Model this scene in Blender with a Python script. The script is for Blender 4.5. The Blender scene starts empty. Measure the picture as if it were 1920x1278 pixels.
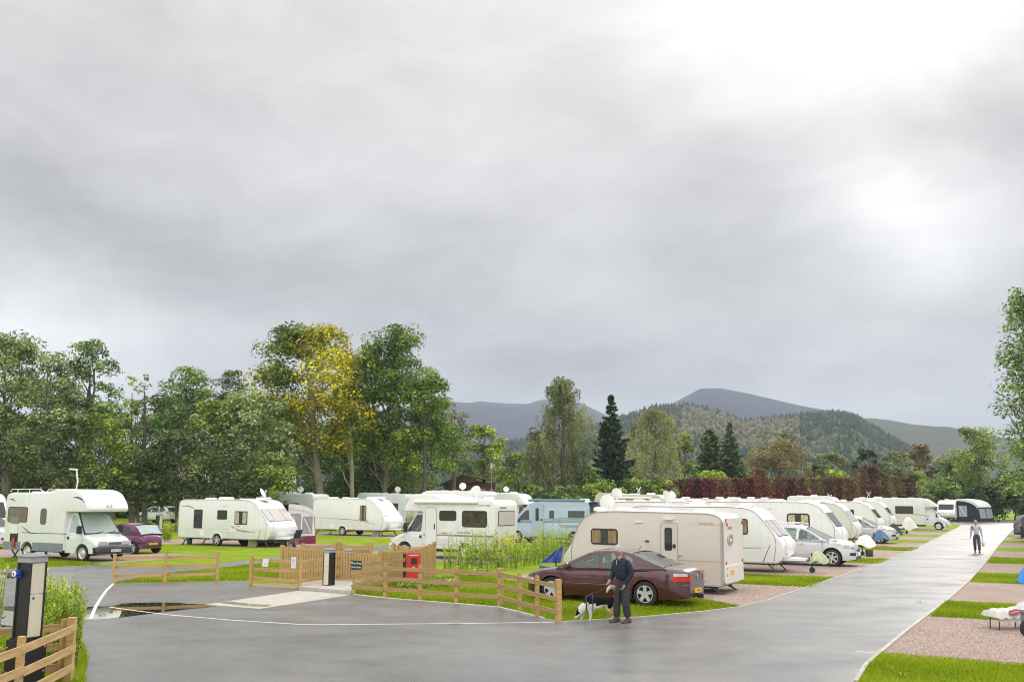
import bpy, bmesh, math, random
import numpy as np
from mathutils import Vector, Matrix
from mathutils.geometry import tessellate_polygon
R = math.radians
sc = bpy.context.scene
C = sc.collection
# ------------------------------------------------------------------ camera
F, CAMH, TILT, ROLL = 1867.0, 2.85, math.atan(290.5/1867.0), 0.005
CAMM = Matrix.Rotation(math.pi/2+TILT, 3, 'X') @ Matrix.Rotation(ROLL, 3, 'Z')
cam_d = bpy.data.cameras.new('camera'); cam = bpy.data.objects.new('camera', cam_d); C.objects.link(cam)
cam.matrix_world = Matrix.Translation((0, 0, CAMH)) @ CAMM.to_4x4()
cam_d.sensor_width = 36.0; cam_d.lens = 36.0*F/1920.0; cam_d.clip_end = 9000; cam_d.clip_start = 0.1
sc.camera = cam
# ------------------------------------------------------------------ light and sky
SUN_AZ, SUN_EL = 31.0, 28.0
w = bpy.data.worlds.new('World'); sc.world = w; w.use_nodes = True
nt = w.node_tree; nt.nodes.clear()
def N(t, **k):
    n = nt.nodes.new(t)
    for a, b in k.items(): setattr(n, a, b)
    return n
def M(op, a, b=None, c=None, clamp=False):
    n = N('ShaderNodeMath', operation=op); n.use_clamp = clamp
    for i, v in enumerate((a, b, c)):
        if v is None: continue
        if isinstance(v, (int, float)): n.inputs[i].default_value = v
        else: nt.links.new(v, n.inputs[i])
    return n.outputs[0]
tc = N('ShaderNodeTexCoord'); sx = N('ShaderNodeSeparateXYZ'); nt.links.new(tc.outputs['Generated'], sx.inputs[0])
dx, dy, dz = sx.outputs
# cloud layer: directions projected on a flat layer overhead
den = M('ADD', M('MAXIMUM', dz, 0.0), 0.16)
cb = N('ShaderNodeCombineXYZ'); nt.links.new(M('DIVIDE', dx, den), cb.inputs[0]); nt.links.new(M('DIVIDE', dy, den), cb.inputs[1]); cb.inputs[2].default_value = 3.7
def noise(scale, detail, rough, loc=(0,0,0), sc3=(1,1,1), dist=0.0):
    mp = N('ShaderNodeMapping'); mp.inputs['Location'].default_value = loc; mp.inputs['Scale'].default_value = sc3
    nt.links.new(cb.outputs[0], mp.inputs[0])
    n = N('ShaderNodeTexNoise'); n.inputs['Scale'].default_value = scale; n.inputs['Detail'].default_value = detail
    n.inputs['Roughness'].default_value = rough; n.inputs['Distortion'].default_value = dist
    nt.links.new(mp.outputs[0], n.inputs['Vector']); return n.outputs['Fac']
n1 = noise(0.55, 6, 0.52, (3.1, 0.4, 0), dist=0.35); n2 = noise(1.5, 7, 0.55, (7, 2, 1), dist=0.3)
def pixdir(px, py):
    v = CAMM @ Vector(((px-960)/F, -(py-639)/F, -1)); return v.normalized()

def blob(px, py, rad_px, amp, ax=1.0):
    """soft patch of cloud brightness round one direction; ax stretches it along the horizon"""
    c = pixdir(px, py); hx = Vector((c.y, -c.x, 0)).normalized(); up = hx.cross(c); up = -up if up.z < 0 else up
    def dot(v):
        n = N('ShaderNodeVectorMath', operation='DOT_PRODUCT'); nt.links.new(warp, n.inputs[0]); n.inputs[1].default_value = v; return n.outputs['Value']
    a = M('DIVIDE', dot(hx), rad_px*ax/F); b = M('DIVIDE', dot(up), rad_px/F)
    r2 = M('ADD', M('MULTIPLY', a, a), M('MULTIPLY', b, b))
    r2 = M('ADD', r2, M('MULTIPLY', M('LESS_THAN', dot(c), 0.0), 50.0))
    return M('MULTIPLY', M('EXPONENT', M('MULTIPLY', r2, -1.0)), amp)
# warp the direction a little with noise so that the patches have cloudy borders
wn = N('ShaderNodeTexNoise'); wn.inputs['Scale'].default_value = 5.0; wn.inputs['Detail'].default_value = 5; nt.links.new(tc.outputs['Generated'], wn.inputs['Vector'])
wv = N('ShaderNodeVectorMath', operation='SUBTRACT'); nt.links.new(wn.outputs['Color'], wv.inputs[0]); wv.inputs[1].default_value = (.5, .5, .5)
ws = N('ShaderNodeVectorMath', operation='SCALE'); nt.links.new(wv.outputs[0], ws.inputs[0]); ws.inputs['Scale'].default_value = 0.16
wa = N('ShaderNodeVectorMath', operation='ADD'); nt.links.new(tc.outputs['Generated'], wa.inputs[0]); nt.links.new(ws.outputs[0], wa.inputs[1]); warp = wa.outputs[0]
L = None
for b in [(1720, 420, 110, .30, 1.5), (1560, 260, 130, .22, 1.5), (1430, 60, 110, .26, 1.7), (1800, 30, 90, .26, 2.2), (1820, 250, 70, -.12, 2.4), (1290, 360, 70, -.10, 2.0), (1480, 330, 60, -.08, 1.6), (1420, 450, 70, -.04, 2.0),
          (120, 150, 260, -.10, 1.6), (60, 380, 60, -.12, 3.2), (330, 470, 70, -.13, 3.4), (560, 540, 60, -.07, 3.0), (50, 610, 70, .42, 2.6), (230, 690, 45, .24, 2.6), (1130, 700, 95, -.13, 3.2), (860, 290, 150, .06, 2.4), (500, 330, 60, .03, 3.0), (1700, 640, 90, .02, 2.6)]:
    v = blob(*b); L = v if L is None else M('ADD', L, v)
L = M('ADD', L, 0.585)
L = M('ADD', L, M('MULTIPLY', M('SUBTRACT', n1, 0.5), 0.30))
L = M('ADD', L, M('MULTIPLY', M('SUBTRACT', n2, 0.5), 0.30))
n3 = N('ShaderNodeTexNoise'); n3.inputs['Scale'].default_value = 7.5; n3.inputs['Detail'].default_value = 8; n3.inputs['Roughness'].default_value = .58; n3.inputs['Distortion'].default_value = .6
m3 = N('ShaderNodeMapping'); m3.inputs['Scale'].default_value = (1, 1, 2.3); m3.inputs['Rotation'].default_value = (0, R(18), 0); nt.links.new(tc.outputs['Generated'], m3.inputs[0]); nt.links.new(m3.outputs[0], n3.inputs['Vector'])
L = M('ADD', L, M('MULTIPLY', M('SUBTRACT', n3.outputs['Fac'], 0.5), 0.32))
# overcast dome: brighter overhead and behind, as the light on the near sides implies
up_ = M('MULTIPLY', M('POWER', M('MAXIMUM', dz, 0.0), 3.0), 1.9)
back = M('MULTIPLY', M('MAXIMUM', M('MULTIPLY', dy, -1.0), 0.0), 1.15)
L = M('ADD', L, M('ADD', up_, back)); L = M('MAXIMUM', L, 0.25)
cr = N('ShaderNodeValToRGB'); e = cr.color_ramp.elements
e[0].position = 0.30; e[0].color = (1.0, .98, .962, 1); e[1].position = 0.70; e[1].color = (1.01, 1.0, .98, 1)
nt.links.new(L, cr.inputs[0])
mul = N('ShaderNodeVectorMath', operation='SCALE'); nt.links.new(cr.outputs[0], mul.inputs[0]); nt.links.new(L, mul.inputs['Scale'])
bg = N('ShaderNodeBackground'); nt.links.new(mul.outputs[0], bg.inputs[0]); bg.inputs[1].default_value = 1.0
sk = N('ShaderNodeTexSky', sky_type='NISHITA'); sk.sun_disc = False; sk.sun_elevation = R(SUN_EL); sk.sun_rotation = R(SUN_AZ)
bg2 = N('ShaderNodeBackground'); nt.links.new(sk.outputs[0], bg2.inputs[0]); bg2.inputs[1].default_value = 0.05
mx = N('ShaderNodeMixShader'); mx.inputs[0].default_value = 0.015
nt.links.new(bg.outputs[0], mx.inputs[1]); nt.links.new(bg2.outputs[0], mx.inputs[2])
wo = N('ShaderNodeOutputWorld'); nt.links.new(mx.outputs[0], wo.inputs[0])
sun_d = bpy.data.lights.new('sun', 'SUN'); sun_d.energy = 1.5; sun_d.angle = R(11); sun_d.color = (1.0, .95, .86)
sun = bpy.data.objects.new('sun', sun_d); C.objects.link(sun)
sv = Vector((math.sin(R(SUN_AZ))*math.cos(R(SUN_EL)), math.cos(R(SUN_AZ))*math.cos(R(SUN_EL)), math.sin(R(SUN_EL))))
sun.rotation_euler = sv.to_track_quat('Z', 'Y').to_euler()
sc.view_settings.view_transform = 'Standard'; sc.view_settings.look = 'None'; sc.view_settings.exposure = 0.22; sc.view_settings.gamma = 1.0
sc.view_settings.use_curve_mapping = False
sc.cycles.filter_width = 1.05; sc.cycles.max_bounces = 8; sc.cycles.transparent_max_bounces = 12; sc.cycles.volume_bounces = 0
# ------------------------------------------------------------------ helpers
def at(px, py, h=0.0, Y=None):
    d = CAMM @ Vector(((px-960)/F, -(py-639)/F, -1))
    s = (h-CAMH)/d.z if Y is None else Y/d.y
    return Vector((d.x*s, d.y*s, CAMH+d.z*s))
GA = R(27.5); UX, UY = math.sin(GA), math.cos(GA)      # site grid: u along the main lane, v to its left
def uv(u, v, z=0.0): return Vector((u*UX - v*UY, u*UY + v*UX, z))
HL = math.atan2(UX, -UY)      # heading of +v (towards the left)
HR = math.atan2(-UX, UY)      # heading of -v (towards the lane)
MATS = {}
def mat(name, col, rough=.5, metal=0.0, var=0.0, vscale=3.0, bump=0.0, bscale=40.0, spec=.5, col2=None, trans=0.0, coat=0.0, alpha=1.0, stretch=(1,1,1), dirt=0.0, detail=4):
    if name in MATS: return MATS[name]
    m = bpy.data.materials.new(name); m.use_nodes = True; t = m.node_tree; b = t.nodes['Principled BSDF']
    b.inputs['Base Color'].default_value = (*col, 1); b.inputs['Roughness'].default_value = rough; b.inputs['Metallic'].default_value = metal
    b.inputs['Specular IOR Level'].default_value = spec; b.inputs['Coat Weight'].default_value = coat; b.inputs['Coat Roughness'].default_value = .06
    b.inputs['Transmission Weight'].default_value = trans; b.inputs['Alpha'].default_value = alpha
    tcn = t.nodes.new('ShaderNodeTexCoord'); mp = t.nodes.new('ShaderNodeMapping'); mp.inputs['Scale'].default_value = stretch
    t.links.new(tcn.outputs['Object'], mp.inputs[0])
    if var > 0 or col2:
        n = t.nodes.new('ShaderNodeTexNoise'); n.inputs['Scale'].default_value = vscale; n.inputs['Detail'].default_value = detail; t.links.new(mp.outputs[0], n.inputs['Vector'])
        r = t.nodes.new('ShaderNodeValToRGB'); r.color_ramp.elements[0].position = .3; r.color_ramp.elements[1].position = .72
        c2 = col2 or tuple(min(1, c*(1+var)) for c in col)
        r.color_ramp.elements[0].color = (*[c*(1-var) for c in col], 1); r.color_ramp.elements[1].color = (*c2, 1)
        t.links.new(n.outputs['Fac'], r.inputs[0]); t.links.new(r.outputs[0], b.inputs['Base Color'])
        m['ramp'] = 1
    if bump > 0:
        n = t.nodes.new('ShaderNodeTexNoise'); n.inputs['Scale'].default_value = bscale; n.inputs['Detail'].default_value = 3; t.links.new(mp.outputs[0], n.inputs['Vector'])
        bp = t.nodes.new('ShaderNodeBump'); bp.inputs['Strength'].default_value = bump; bp.inputs['Distance'].default_value = .02
        t.links.new(n.outputs['Fac'], bp.inputs['Height']); t.links.new(bp.outputs[0], b.inputs['Normal'])
    MATS[name] = m; return m
def tag(o, label=None, cat=None, group=None, kind=None):
    if label: o['label'] = label
    if cat: o['category'] = cat
    if group: o['group'] = group
    if kind: o['kind'] = kind
    return o
def thing(name, label, cat, loc=(0,0,0), rz=0.0, group=None, pitch=0.0):
    o = bpy.data.objects.new(name, None); C.objects.link(o); o.location = loc; o.rotation_euler = (0, pitch, rz); o.empty_display_size = .2
    return tag(o, label, cat, group)
def link(name, me, parent=None, m=None):
    o = bpy.data.objects.new(name, me); C.objects.link(o); o.parent = parent
    if m and not me.materials: me.materials.append(m)
    return o
class MB:
    def __init__(s): s.v = []; s.f = []; s.m = []
    def add(s, vs, fs, mi=0):
        b = len(s.v); s.v += [tuple(v) for v in vs]; s.f += [tuple(i+b for i in f) for f in fs]; s.m += [mi]*len(fs); return s
    def box(s, c, d, rz=0.0, mi=0, M_=None):
        hx, hy, hz = d[0]/2, d[1]/2, d[2]/2; cs, sn = math.cos(rz), math.sin(rz); vs = []
        for z in (-hz, hz):
            for x, y in ((-hx,-hy),(hx,-hy),(hx,hy),(-hx,hy)):
                p = Vector((x, y, z))
                if M_ is not None: p = M_ @ p
                vs.append((c[0]+p.x*cs-p.y*sn, c[1]+p.x*sn+p.y*cs, c[2]+p.z))
        return s.add(vs, [(3,2,1,0),(4,5,6,7),(0,1,5,4),(1,2,6,5),(2,3,7,6),(3,0,4,7)], mi)
    def beam(s, a, b, w, h, mi=0, up=(0,0,1)):
        a = Vector(a); b = Vector(b); d = (b-a).normalized(); sd = d.cross(Vector(up))
        if sd.length < 1e-3: sd = d.cross(Vector((1,0,0)))
        sd.normalize(); u = sd.cross(d); vs = []
        for p in (a, b):
            for x, y in ((-1,-1),(1,-1),(1,1),(-1,1)): vs.append(p+sd*x*w/2+u*y*h/2)
        return s.add(vs, [(3,2,1,0),(4,5,6,7),(0,1,5,4),(1,2,6,5),(2,3,7,6),(3,0,4,7)], mi)
    def tube(s, pts, rs, n=8, mi=0, caps=True):
        pts = [Vector(p) for p in pts]; vs = []; fs = []
        for i, p in enumerate(pts):
            d = (pts[min(i+1, len(pts)-1)]-pts[max(i-1, 0)]).normalized(); a = d.cross(Vector((0,0,1)))
            if a.length < .02: a = d.cross(Vector((1,0,0)))
            a.normalize(); b = d.cross(a); r = rs[i] if hasattr(rs, '__len__') else rs
            for k in range(n):
                t = 2*math.pi*k/n; vs.append(p+a*math.cos(t)*r+b*math.sin(t)*r)
        for i in range(len(pts)-1):
            for k in range(n): k2 = (k+1) % n; fs.append((i*n+k, (i+1)*n+k, (i+1)*n+k2, i*n+k2))
        if caps: fs.append(tuple(range(n))); fs.append(tuple(reversed(range((len(pts)-1)*n, len(pts)*n))))
        return s.add(vs, fs, mi)
    def lathe(s, prof, c=(0,0,0), axis='y', n=24, mi=0, closed=False):
        vs = []; fs = []; m = len(prof)
        for k in range(n):
            t = 2*math.pi*k/n; cs, sn = math.cos(t), math.sin(t)
            for r, h in prof:
                p = (r*cs, h, r*sn) if axis == 'y' else (r*cs, r*sn, h) if axis == 'z' else (h, r*cs, r*sn)
                vs.append((p[0]+c[0], p[1]+c[1], p[2]+c[2]))
        for k in range(n):
            k2 = (k+1) % n
            for j in range(m-1 + (1 if closed else 0)): j2 = (j+1) % m; fs.append((k*m+j, k*m+j2, k2*m+j2, k2*m+j))
        return s.add(vs, fs, mi)
    def plate(s, o, ex, ey, poly, t, mi=0):
        """2D polygon laid on the plane o,ex,ey and given thickness t along ex x ey"""
        o = Vector(o); ex = Vector(ex); ey = Vector(ey); nn = ex.cross(ey).normalized(); n = len(poly)
        A = [o+ex*x+ey*y for x, y in poly]; ar = sum(poly[i][0]*poly[(i+1) % n][1]-poly[(i+1) % n][0]*poly[i][1] for i in range(n))
        B = [p+nn*t for p in A]
        fs = [tuple(range(n, 2*n)), tuple(reversed(range(n)))]+[(i, (i+1) % n, n+(i+1) % n, n+i) for i in range(n)]
        if ar < 0: fs = [tuple(reversed(f)) for f in fs]
        return s.add(A+B, fs, mi)
    def build(s, name, mats, parent=None, smooth=None):
        me = bpy.data.meshes.new(name); me.from_pydata(s.v, [], s.f)
        for m in (mats if isinstance(mats, (list, tuple)) else [mats]): me.materials.append(m)
        if any(s.m): me.polygons.foreach_set('material_index', s.m)
        if smooth is not None:
            me.polygons.foreach_set('use_smooth', [True]*len(me.polygons)); me.set_sharp_from_angle(angle=R(smooth))
        me.update(); return link(name, me, parent)
def rrect(x0, y0, x1, y1, r, n=4):
    r = min(r, (x1-x0)/2*.99, (y1-y0)/2*.99); P = []
    for cx, cy, a in ((x1-r, y0+r, -90), (x1-r, y1-r, 0), (x0+r, y1-r, 90), (x0+r, y0+r, 180)):
        for k in range(n+1): t = R(a+90*k/n); P.append((cx+r*math.cos(t), cy+r*math.sin(t)))
    return P
def round_poly(P, r, n=3):
    out = []; m = len(P)
    for i in range(m):
        p = Vector(P[i]); a = Vector(P[i-1]); b = Vector(P[(i+1) % m]); da = (a-p); db = (b-p)
        rr = r[i] if hasattr(r, '__len__') else r
        if rr <= 0: out.append(tuple(p)); continue
        k = min(rr, da.length*.48, db.length*.48); A = p+da.normalized()*k; B = p+db.normalized()*k
        for j in range(n+1):
            t = j/n; q = A*(1-t)**2+p*2*t*(1-t)+B*t*t; out.append(tuple(q))
    return out
def text_mesh(txt, size, parent, m, o, ex, ey, name='lettering', ext=.002, align='CENTER', shear=0.0):
    cu = bpy.data.curves.new('t', 'FONT'); cu.body = txt; cu.size = size; cu.extrude = ext; cu.align_x = align; cu.align_y = 'CENTER'; cu.resolution_u = 2; cu.shear = shear
    ob = bpy.data.objects.new('t', cu); C.objects.link(ob); dg = bpy.context.evaluated_depsgraph_get()
    me = bpy.data.meshes.new_from_object(ob.evaluated_get(dg)); bpy.data.objects.remove(ob); bpy.data.curves.remove(cu)
    me.name = name; ex = Vector(ex).normalized(); ey = Vector(ey).normalized(); nn = ex.cross(ey)
    me.transform(Matrix((( ex.x, ey.x, nn.x, o[0]), (ex.y, ey.y, nn.y, o[1]), (ex.z, ey.z, nn.z, o[2]), (0,0,0,1))))
    me.materials.clear(); me.materials.append(m); return link(name, me, parent)
def pts_mesh(name, V, Fq, mats, parent=None, attr=None, mi=None):
    """numpy quads/tris -> mesh; attr = per-vertex float 'tint'"""
    me = bpy.data.meshes.new(name); V = np.asarray(V, np.float32); Fq = np.asarray(Fq, np.int32); k = Fq.shape[1]
    me.vertices.add(len(V)); me.vertices.foreach_set('co', V.ravel()); me.loops.add(Fq.size); me.loops.foreach_set('vertex_index', Fq.ravel())
    me.polygons.add(len(Fq)); me.polygons.foreach_set('loop_start', np.arange(0, Fq.size, k, dtype=np.int32))
    try: me.polygons.foreach_set('loop_total', np.full(len(Fq), k, np.int32))
    except Exception: pass
    for m in (mats if isinstance(mats, (list, tuple)) else [mats]): me.materials.append(m)
    if mi is not None: me.polygons.foreach_set('material_index', np.asarray(mi, np.int32))
    if attr is not None:
        a = me.attributes.new('tint', 'FLOAT', 'POINT'); a.data.foreach_set('value', np.asarray(attr, np.float32))
    me.update(calc_edges=True); return link(name, me, parent)
# ------------------------------------------------------------------ materials
def tint_mat(name, cols, rough=.55, trans=.35, spec=.25):
    """foliage: colour from the per-leaf 'tint' attribute, part of the light passes through"""
    m = bpy.data.materials.new(name); m.use_nodes = True; t = m.node_tree; b = t.nodes['Principled BSDF']; out = t.nodes['Material Output']
    a = t.nodes.new('ShaderNodeAttribute'); a.attribute_name = 'tint'; r = t.nodes.new('ShaderNodeValToRGB')
    while len(r.color_ramp.elements) < len(cols): r.color_ramp.elements.new(.5)
    for i, c in enumerate(cols): r.color_ramp.elements[i].position = i/(len(cols)-1); r.color_ramp.elements[i].color = (*c, 1)
    t.links.new(a.outputs['Fac'], r.inputs[0]); t.links.new(r.outputs[0], b.inputs['Base Color']); b.inputs['Roughness'].default_value = rough; b.inputs['Specular IOR Level'].default_value = spec
    if trans > 0:
        tr = t.nodes.new('ShaderNodeBsdfTranslucent'); t.links.new(r.outputs[0], tr.inputs[0]); mxs = t.nodes.new('ShaderNodeMixShader'); mxs.inputs[0].default_value = trans
        t.links.new(b.outputs[0], mxs.inputs[1]); t.links.new(tr.outputs[0], mxs.inputs[2]); t.links.new(mxs.outputs[0], out.inputs[0])
    return m
WHITE = mat('white_gelcoat', (.74, .735, .72), .32, var=.035, vscale=2.2, stretch=(3, 3, .35), coat=.25)
WHITE2 = mat('roof_white', (.78, .78, .76), .45, var=.07, vscale=2.5)
CREAM = mat('cream_aluminium', (.61, .55, .49), .35, var=.02, vscale=1.0, coat=.2)
PINKW = mat('warm_white_plastic', (.78, .73, .68), .4, var=.03, vscale=2)
GREYW = mat('pale_grey_panel', (.60, .64, .64), .4, var=.04, vscale=1.5)
SKIRT = mat('blue_grey_skirt', (.19, .22, .25), .5, var=.08)
TRIM = mat('grey_rail', (.38, .37, .35), .45)
DARK = mat('black_plastic', (.022, .023, .025), .45)
RUB = mat('window_rubber', (.035, .033, .032), .55)
CHAS = mat('galvanised_chassis', (.11, .11, .11), .6)
GLASS = mat('tinted_window', (.035, .034, .030), .06, spec=.7)
GLASSP = mat('blinded_window', (.52, .47, .45), .12, var=.10, vscale=3.0, spec=.7, stretch=(4, 4, 1))
GLASSG = mat('silver_screen_blind', (.36, .43, .41), .18, var=.12, vscale=2.0, spec=.7)
PANE = mat('clear_glass', (.60, .70, .66), .02, trans=.93, spec=.6)
TYRE = mat('tyre_rubber', (.018, .018, .019), .75)
ALLOY = mat('alloy_wheel', (.62, .62, .61), .32, metal=.55)
RED = mat('red_lens', (.55, .015, .015), .15, coat=.6)
AMBER = mat('amber_lens', (.75, .22, .03), .2, coat=.5)
LENS = mat('clear_lens', (.62, .64, .66), .08, metal=.3, coat=.8)
PLATEY = mat('yellow_plate', (.80, .52, .03), .4)
PLATEW = mat('white_plate', (.78, .78, .76), .4)
INK = mat('dark_print', (.03, .035, .04), .5)
NAVYP = mat('navy_print', (.06, .09, .16), .4)
GREYP = mat('grey_print', (.22, .26, .26), .4)
BRONZE = mat('bronze_print', (.42, .33, .18), .4)
SEAT = mat('seat_fabric', (.045, .05, .055), .8)
WOOD = mat('new_timber', (.46, .295, .115), .7, var=.22, vscale=3.0, bump=.3, bscale=18, stretch=(1, 1, 9))
WOODR = mat('rail_timber', (.47, .305, .125), .7, var=.25, vscale=2.2, bump=.3, bscale=14, stretch=(1, 5, 9))
WOODD = mat('weathered_timber', (.36, .235, .095), .75, var=.25, vscale=2.2, bump=.3, bscale=14, stretch=(1, 5, 9))
CONC = mat('concrete', (.42, .39, .34), .8, var=.14, vscale=4, bump=.15)
LINE = mat('pale_edging', (.62, .60, .55), .7, var=.16, vscale=6)
BARK = mat('bark', (.13, .11, .085), .9, var=.35, vscale=2.0, bump=.6, bscale=8, stretch=(1, 1, .3))
BARKP = mat('pale_bark', (.27, .23, .15), .9, var=.35, vscale=2.0, bump=.6, bscale=8, stretch=(1, 1, .3))
# ------------------------------------------------------------------ ground
def wnoise(t, scale, detail=4, rough=.5, stretch=(1,1,1)):
    g = t.nodes.new('ShaderNodeNewGeometry'); mp = t.nodes.new('ShaderNodeMapping'); mp.inputs['Scale'].default_value = stretch; t.links.new(g.outputs['Position'], mp.inputs[0])
    n = t.nodes.new('ShaderNodeTexNoise'); n.inputs['Scale'].default_value = scale; n.inputs['Detail'].default_value = detail; n.inputs['Roughness'].default_value = rough
    t.links.new(mp.outputs[0], n.inputs['Vector']); return n.outputs['Fac']
def ramp(t, fac, stops):
    r = t.nodes.new('ShaderNodeValToRGB')
    while len(r.color_ramp.elements) < len(stops): r.color_ramp.elements.new(.5)
    for i, (p, c) in enumerate(stops): r.color_ramp.elements[i].position = p; r.color_ramp.elements[i].color = (*c, 1)
    t.links.new(fac, r.inputs[0]); return r.outputs[0]
def mixc(t, a, b, f, op='MIX'):
    m = t.nodes.new('ShaderNodeMix'); m.data_type = 'RGBA'; m.blend_type = op
    for i, s in ((0, f), (6, a), (7, b)):
        if isinstance(s, (int, float)): m.inputs[i].default_value = s
        elif isinstance(s, tuple): m.inputs[i].default_value = (*s, 1)
        else: t.links.new(s, m.inputs[i])
    return m.outputs[2]
def gmat(name):
    m = bpy.data.materials.new(name); m.use_nodes = True; return m, m.node_tree, m.node_tree.nodes['Principled BSDF']
def bumpn(t, b, h, st, dist):
    bp = t.nodes.new('ShaderNodeBump'); bp.inputs['Strength'].default_value = st; bp.inputs['Distance'].default_value = dist; t.links.new(h, bp.inputs['Height']); t.links.new(bp.outputs[0], b.inputs['Normal'])
GRASS, t, b = gmat('lawn_grass')
c = ramp(t, wnoise(t, .9, 6, .6), [(.28, (.15, .22, .003)), (.5, (.22, .31, .004)), (.75, (.30, .39, .010))])
c = mixc(t, c, ramp(t, wnoise(t, 22, 3), [(.3, (.6, .6, .6)), (.7, (1.25, 1.25, 1.25))]), .8, 'MULTIPLY'); t.links.new(c, b.inputs['Base Color']); b.inputs['Roughness'].default_value = .9; b.inputs['Specular IOR Level'].default_value = .15
bumpn(t, b, wnoise(t, 30, 4, .7), .9, .05)
ASPH, t, b = gmat('wet_asphalt')
c = ramp(t, wnoise(t, .35, 5, .55), [(.3, (.112, .108, .105)), (.7, (.165, .16, .155))])
c = mixc(t, c, ramp(t, wnoise(t, 140, 2), [(.35, (.62, .62, .62)), (.62, (1.5, 1.5, 1.5))]), .75, 'MULTIPLY'); c = mixc(t, c, ramp(t, wnoise(t, 26, 3, .7), [(.3, (.78, .78, .78)), (.7, (1.2, 1.2, 1.2))]), 1.0, 'MULTIPLY'); c = mixc(t, c, ramp(t, wnoise(t, 1.1, 6, .7), [(.44, (.90, .90, .90)), (.50, (1, 1, 1)), (.60, (1.06, 1.05, 1.04))]), 1.0, 'MULTIPLY'); t.links.new(c, b.inputs['Base Color'])
rr = t.nodes.new('ShaderNodeMapRange'); t.links.new(wnoise(t, .45, 5, .6, (1, 1.6, 1)), rr.inputs[0]); rr.inputs[1].default_value = .32; rr.inputs[2].default_value = .68; rr.inputs[3].default_value = .26; rr.inputs[4].default_value = .44
t.links.new(rr.outputs[0], b.inputs['Roughness']); b.inputs['Specular IOR Level'].default_value = .8; bumpn(t, b, wnoise(t, 220, 2, .5), .10, .003)
GRAV, t, b = gmat('pink_gravel')
c = ramp(t, wnoise(t, 34, 4, .8), [(.3, (.20, .135, .11)), (.5, (.34, .25, .21)), (.72, (.54, .44, .385))])
c = mixc(t, c, ramp(t, wnoise(t, .6, 4), [(.35, (.86, .84, .84)), (.65, (1.08, 1.06, 1.03))]), 1.0, 'MULTIPLY'); t.links.new(c, b.inputs['Base Color']); b.inputs['Roughness'].default_value = .85; bumpn(t, b, wnoise(t, 40, 4, .8), 1.0, .03)
EARTH, t, b = gmat('far_meadow')
c = ramp(t, wnoise(t, .012, 6, .6), [(.3, (.05, .085, .03)), (.7, (.10, .13, .045))]); t.links.new(c, b.inputs['Base Color']); b.inputs['Roughness'].default_value = 1
WATER = mat('still_water', (.02, .018, .015), .015, spec=1.0)
def sheet(name, poly, z, m, label=None, kind='structure', sub=False):
    me = bpy.data.meshes.new(name); P = [Vector((p[0], p[1], z)) for p in poly]
    tr = tessellate_polygon([P]); fs = []
    for a in tr:
        n = (P[a[1]]-P[a[0]]).cross(P[a[2]]-P[a[0]]); fs.append(a if n.z > 0 else (a[0], a[2], a[1]))
    me.from_pydata([tuple(p) for p in P], [], fs); me.materials.append(m); me.update()
    o = link(name, me); tag(o, label, None, None, kind); return o
def px(*L): return [at(*p) for p in L]
sheet('ground', [(-3600, -300), (3600, -300), (3600, 4800), (-3600, 4800)], -.03, EARTH)
sheet('grass_field', [(-160, -20), (130, -20), (180, 215), (-190, 215)], 0.0, GRASS)
road_right = [Vector((4.4, -12, 0)), Vector((4.45, 11, 0)), Vector((4.75, 14, 0))]+px((1605, 1278), (1624, 1246), (1652, 1222), (1695, 1186), (1741, 1151), (1779, 1122), (1820, 1086), (1850, 1051), (1873, 1022), (1890, 1003), (1900, 992))
far_end = px((1902, 986), (1960, 981), (2080, 976), (2080, 973), (1900, 976), (1841, 977), (1790, 977), (1700, 975.5), (1690, 978), (1772, 979), (1801, 984))
road_left = px((1795, 989), (1772, 1000), (1747, 1013), (1712, 1029), (1656, 1051), (1577, 1079), (1520, 1098), (1440, 1125), (1390, 1137), (1320, 1146), (1200, 1157), (1050, 1166))
fence_edge = px((1020, 1158), (936, 1138), (856, 1131), (788, 1126), (722, 1121), (663, 1114), (562, 1106), (468, 1099), (466, 1089), (407, 1089), (309, 1092), (212, 1094))
branch = px((262, 1082), (330, 1072), (430, 1062), (560, 1046), (650, 1034))+[uv(52, 30.2), uv(110, 30.6), uv(110, 35), uv(56, 35)]+px((640, 1030), (520, 1043), (420, 1055), (330, 1059), (190, 1058), (80, 1063), (0, 1066), (-500, 1082))
asph_poly = road_right+far_end+road_left+fence_edge+branch+[Vector((-60, 26, 0)), Vector((-60, -12, 0))]
sheet('main_road', asph_poly, .008, ASPH)
# gravel pitches
def pitch(name, P): sheet(name, P, .004, GRAV)
pitch('gravel_pitch', px((1394, 1139), (1290, 1117), (1180, 1107), (1000, 1091), (950, 1087))+[uv(33.6, 17), uv(33.6, 5.8), uv(29, 5.5)])
for u0, u1 in ((38.1, 46.9), (50.8, 59.2), (63.2, 69.8), (74.3, 80.8), (85.6, 92.4), (97.2, 103.8)): pitch('gravel_pitch', [uv(u0, 5.2), uv(u0, 17.5), uv(u1, 17.5), uv(u1, 5.2)])
for u0, u1 in ((19.95, 26.9), (31.1, 38.5), (43.4, 50), (55, 61.8), (66.5, 73), (78, 84.6), (89.5, 96), (101, 107)): pitch('gravel_pitch', [uv(u0, 3.6), uv(u0, -14), uv(u1+.35, -14), uv(u1, 3.6)])
for u0, u1 in ((30.2, 36.2), (43.2, 48.6), (57.8, 62.6), (70.2, 76.5)): pitch('gravel_pitch', [uv(u0, 34.4), uv(u0, 49), uv(u1, 49), uv(u1, 34.4)])
for u0, u1 in ((38, 43.5), (54.5, 60), (66, 71), (76, 81)): pitch('gravel_pitch', [uv(u0, 31.5), uv(u0, 21), uv(u1, 21), uv(u1, 31.5)])
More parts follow.
